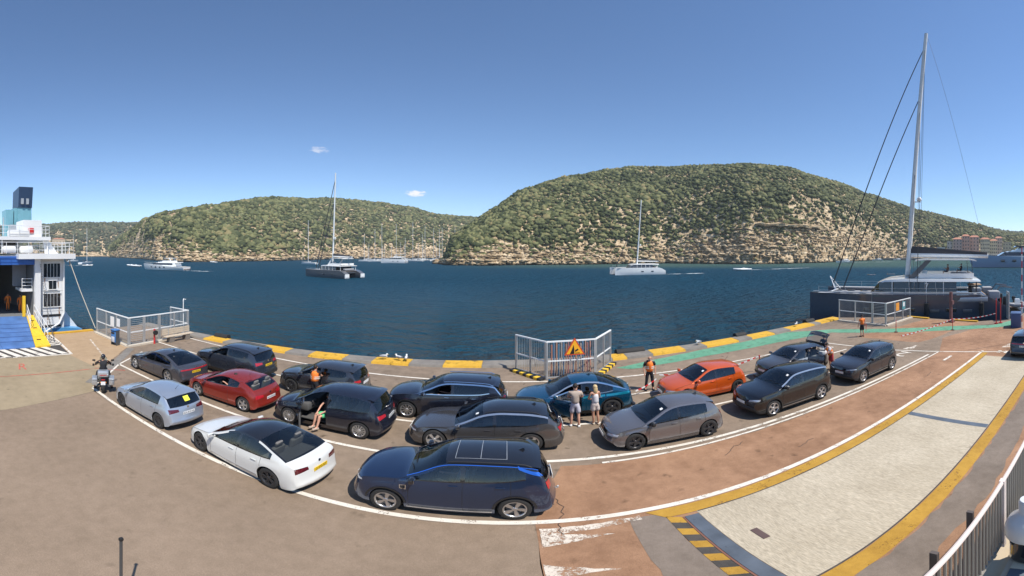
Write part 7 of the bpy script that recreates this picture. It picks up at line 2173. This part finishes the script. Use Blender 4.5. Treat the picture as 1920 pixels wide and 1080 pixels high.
gw = empty('passerelle_frame', (36.0, 8.9, 0), R(115), 'pale gangway frame standing behind the catamaran stern', 'gangway')
for y in (-.55, .55): MB().box((0, y, 1.35), (.1, .1, 2.7)).build('post', GALV, gw)
MB().box((0, 0, 2.7), (.1, 1.2, .1)).build('cross_bar', GALV, gw); MB().box((.02, 0, 1.3), (.04, 1.0, 2.4)).build('panel', mat('gangway_panel', (.3, .32, .3), .6), gw)
# striped flagpole at the right edge
fp = empty('striped_pole', (*G(1916, 640), 0), 0, 'slim red and white pole at the right edge', 'pole')
for k in range(14): MB().cyl((0, 0, k * .5), (0, 0, k * .5 + .5), .035, n=8).build('section', RED if k % 2 else WHITE, fp, True)

# fenders hanging over the sea edge
for (px, lng, lb) in ((403, 1.2, 'black rubber fender on the kerb near the bench'), (1188, 1.9, 'black cylinder fender on the kerb right of the middle fence'), (1398, 1.0, 'black rubber fender on the kerb near the raised tailgate'), (1528, 1.2, 'black rubber fender on the kerb below the catamaran bow')):
    x = kx(px); o = MB().cyl((-lng / 2, 0, 0), (lng / 2, 0, 0), .28, n=16).build('fender', RUBBER, None, True); o.location = (x, qy(x) + .12, .12); o.rotation_euler = (0, 0, math.atan(.0926)); tag(o, lb, 'fender', 'fenders along the quay')
# gulls
GUL_W = mat('gull_white', (.75, .75, .74), .8); GUL_G = mat('gull_grey', (.25, .26, .28), .8)
def gull(p, rz, label):
    g = empty('gull', (p[0], p[1], .15), rz, label, 'gull', 'gulls on the kerb')
    MB().sphere((0, 0, .20), (.2, .085, .09)).build('body', GUL_W, g, True); MB().sphere((.17, 0, .33), .055).build('head', GUL_W, g, True)
    MB().cyl((.21, 0, .32), (.30, 0, .30), .018, .004, 6).build('beak', YELLOW, g)
    for s_ in (1, -1):
        MB().sphere((-.06, s_ * .07, .22), (.22, .03, .07)).build('wing', GUL_G, g, True); MB().cyl((0, s_ * .03, 0), (0, s_ * .03, .14), .008, n=5).build('leg', YELLOW, g)
    MB().cyl((.1, 0, .24), (.17, 0, .32), .05, .045, 8).build('neck', GUL_W, g, True)
for px, a, lb in ((718, 20, 'large gull on the yellow kerb block behind the black car'), (745, 160, 'small gull right of the large one on the kerb'), (760, 100, 'rightmost gull of the three on the kerb'), (1312, 200, 'gull on the kerb by the green walkway'), (1496, 30, 'gull on the kerb near the far fence')):
    x = kx(px); gull((x, qy(x) - .45), R(a), lb)

# ------------------------------------------------------------------ terrace with railing at the lower right
TZ = 3.24
TILE_W = mat('cream_tile', (.62, .55, .40), .6, var=.06); TILE_B = mat('grey_blue_tile', (.10, .125, .15), .5)
tr_ = MB(); tr_.box((5.2, -1.25, TZ - .15), (9.0, 4.0, .24)); tag(tr_.build('terrace', mat('terrace_slab', (.5, .43, .32), .9)), kind='structure')
terr = bpy.data.objects['terrace']
tm_w = MB().box((0, 0, 0), (.285, .285, .012)).mesh('tile', TILE_W); tm_b = MB().box((0, 0, 0), (.285, .285, .012)).mesh('tile', TILE_B)
for i_ in range(16):
    for j_ in range(6): link_mesh('tile', tm_b if (i_ + j_) % 2 else tm_w, terr, (1.9 + i_ * .29, .56 - j_ * .29, TZ - .03 + .008))
wl_ = MB(); wl_.box((5.2, .83, 1.56), (9.0, .16, 3.1)); tag(wl_.build('terrace_wall', mat('ochre_wall', (.5, .4, .27), .9)), kind='structure')
rl = empty('terrace_railing', (0, 0, 0), 0, 'grey barred railing with white handrail along the tiled terrace', 'railing')
RAILG = mat('railing_grey', (.30, .27, .23), .5, .2)
def ry(x): return .885 - .022 * (x - 1.8)
MB().tube([(x, ry(x), TZ + 1.0) for x in np.linspace(.8, 9.4, 30)], .021, 8).build('handrail', mat('pinkish_rail', (.72, .60, .54), .5), rl, True)
MB().tube([(x, ry(x), TZ + .1) for x in np.linspace(.8, 9.4, 10)], .018, 6).build('bottom_rail', RAILG, rl, True)
bar2 = MB().cyl((0, 0, TZ + .08), (0, 0, TZ + .99), .011, n=6).mesh('bar', RAILG)
for k in range(110): link_mesh('bar', bar2, rl, (.85 + k * .078, ry(.85 + k * .078), 0))
for x in (.95, 2.02, 2.62, 4.6, 6.6): MB().box((x, ry(x) + .07, TZ + .5), (.035, .05, 1.1)).build('post', mat('post_brown', (.09, .07, .06), .6), rl)
for x in (3.25, 5.6): MB().box((x, ry(x), TZ + .52), (.07, .05, 1.0)).build('post', mat('pinkish_rail', (.72, .60, .54), .5), rl)
vn = empty('bell_ventilator', (3.17, .60, TZ), 0, 'white bell-shaped ventilator with black base on the tiled terrace', 'ventilator')
MB().lathe([(.001, .86), (.075, .855), (.09, .82), (.085, .70), (.10, .66), (.17, .60), (.205, .50), (.215, .38), (.20, .34), (.19, .34)], 28).build('bell', mat('vent_white', (.62, .64, .66), .35, coat=.4), vn, True)
MB().lathe([(.185, .36), (.165, .22), (.17, .0)], 24).build('base', BLACK_GLOSS, vn, True)
MB().cyl((-.10, -.17, .52), (-.12, -.20, .52), .035, n=10).build('boss', GALV, vn)
pl = empty('thin_post', (-3.95, 2.28, 0), 0, 'thin dark post rising at the lower left edge', 'post')
MB().cyl((0, 0, 0), (0, 0, 2.18), .022, n=8).build('shaft', STEEL_DK, pl, True); MB().rbox((0, 0, 2.2), (.06, .06, .07), .02).build('cap', BLACK, pl, True)
# ------------------------------------------------------------------ summer haze over the harbour
hz = bpy.data.materials.new('haze'); hz.use_nodes = True
nt = hz.node_tree; nt.nodes.remove(nt.nodes['Principled BSDF'])
pv = nd(nt, 'ShaderNodeVolumePrincipled'); pv.inputs['Color'].default_value = (.86, .91, 1.0, 1); pv.inputs['Density'].default_value = 0.00018
pv.inputs['Anisotropy'].default_value = 0.0
nt.links.new(pv.outputs[0], nt.nodes['Material Output'].inputs['Volume'])
tag(MB().box((0, 500, 64), (4000, 3000, 142)).build('haze', hz), 'thin pale summer haze over the harbour', 'haze', kind='stuff')
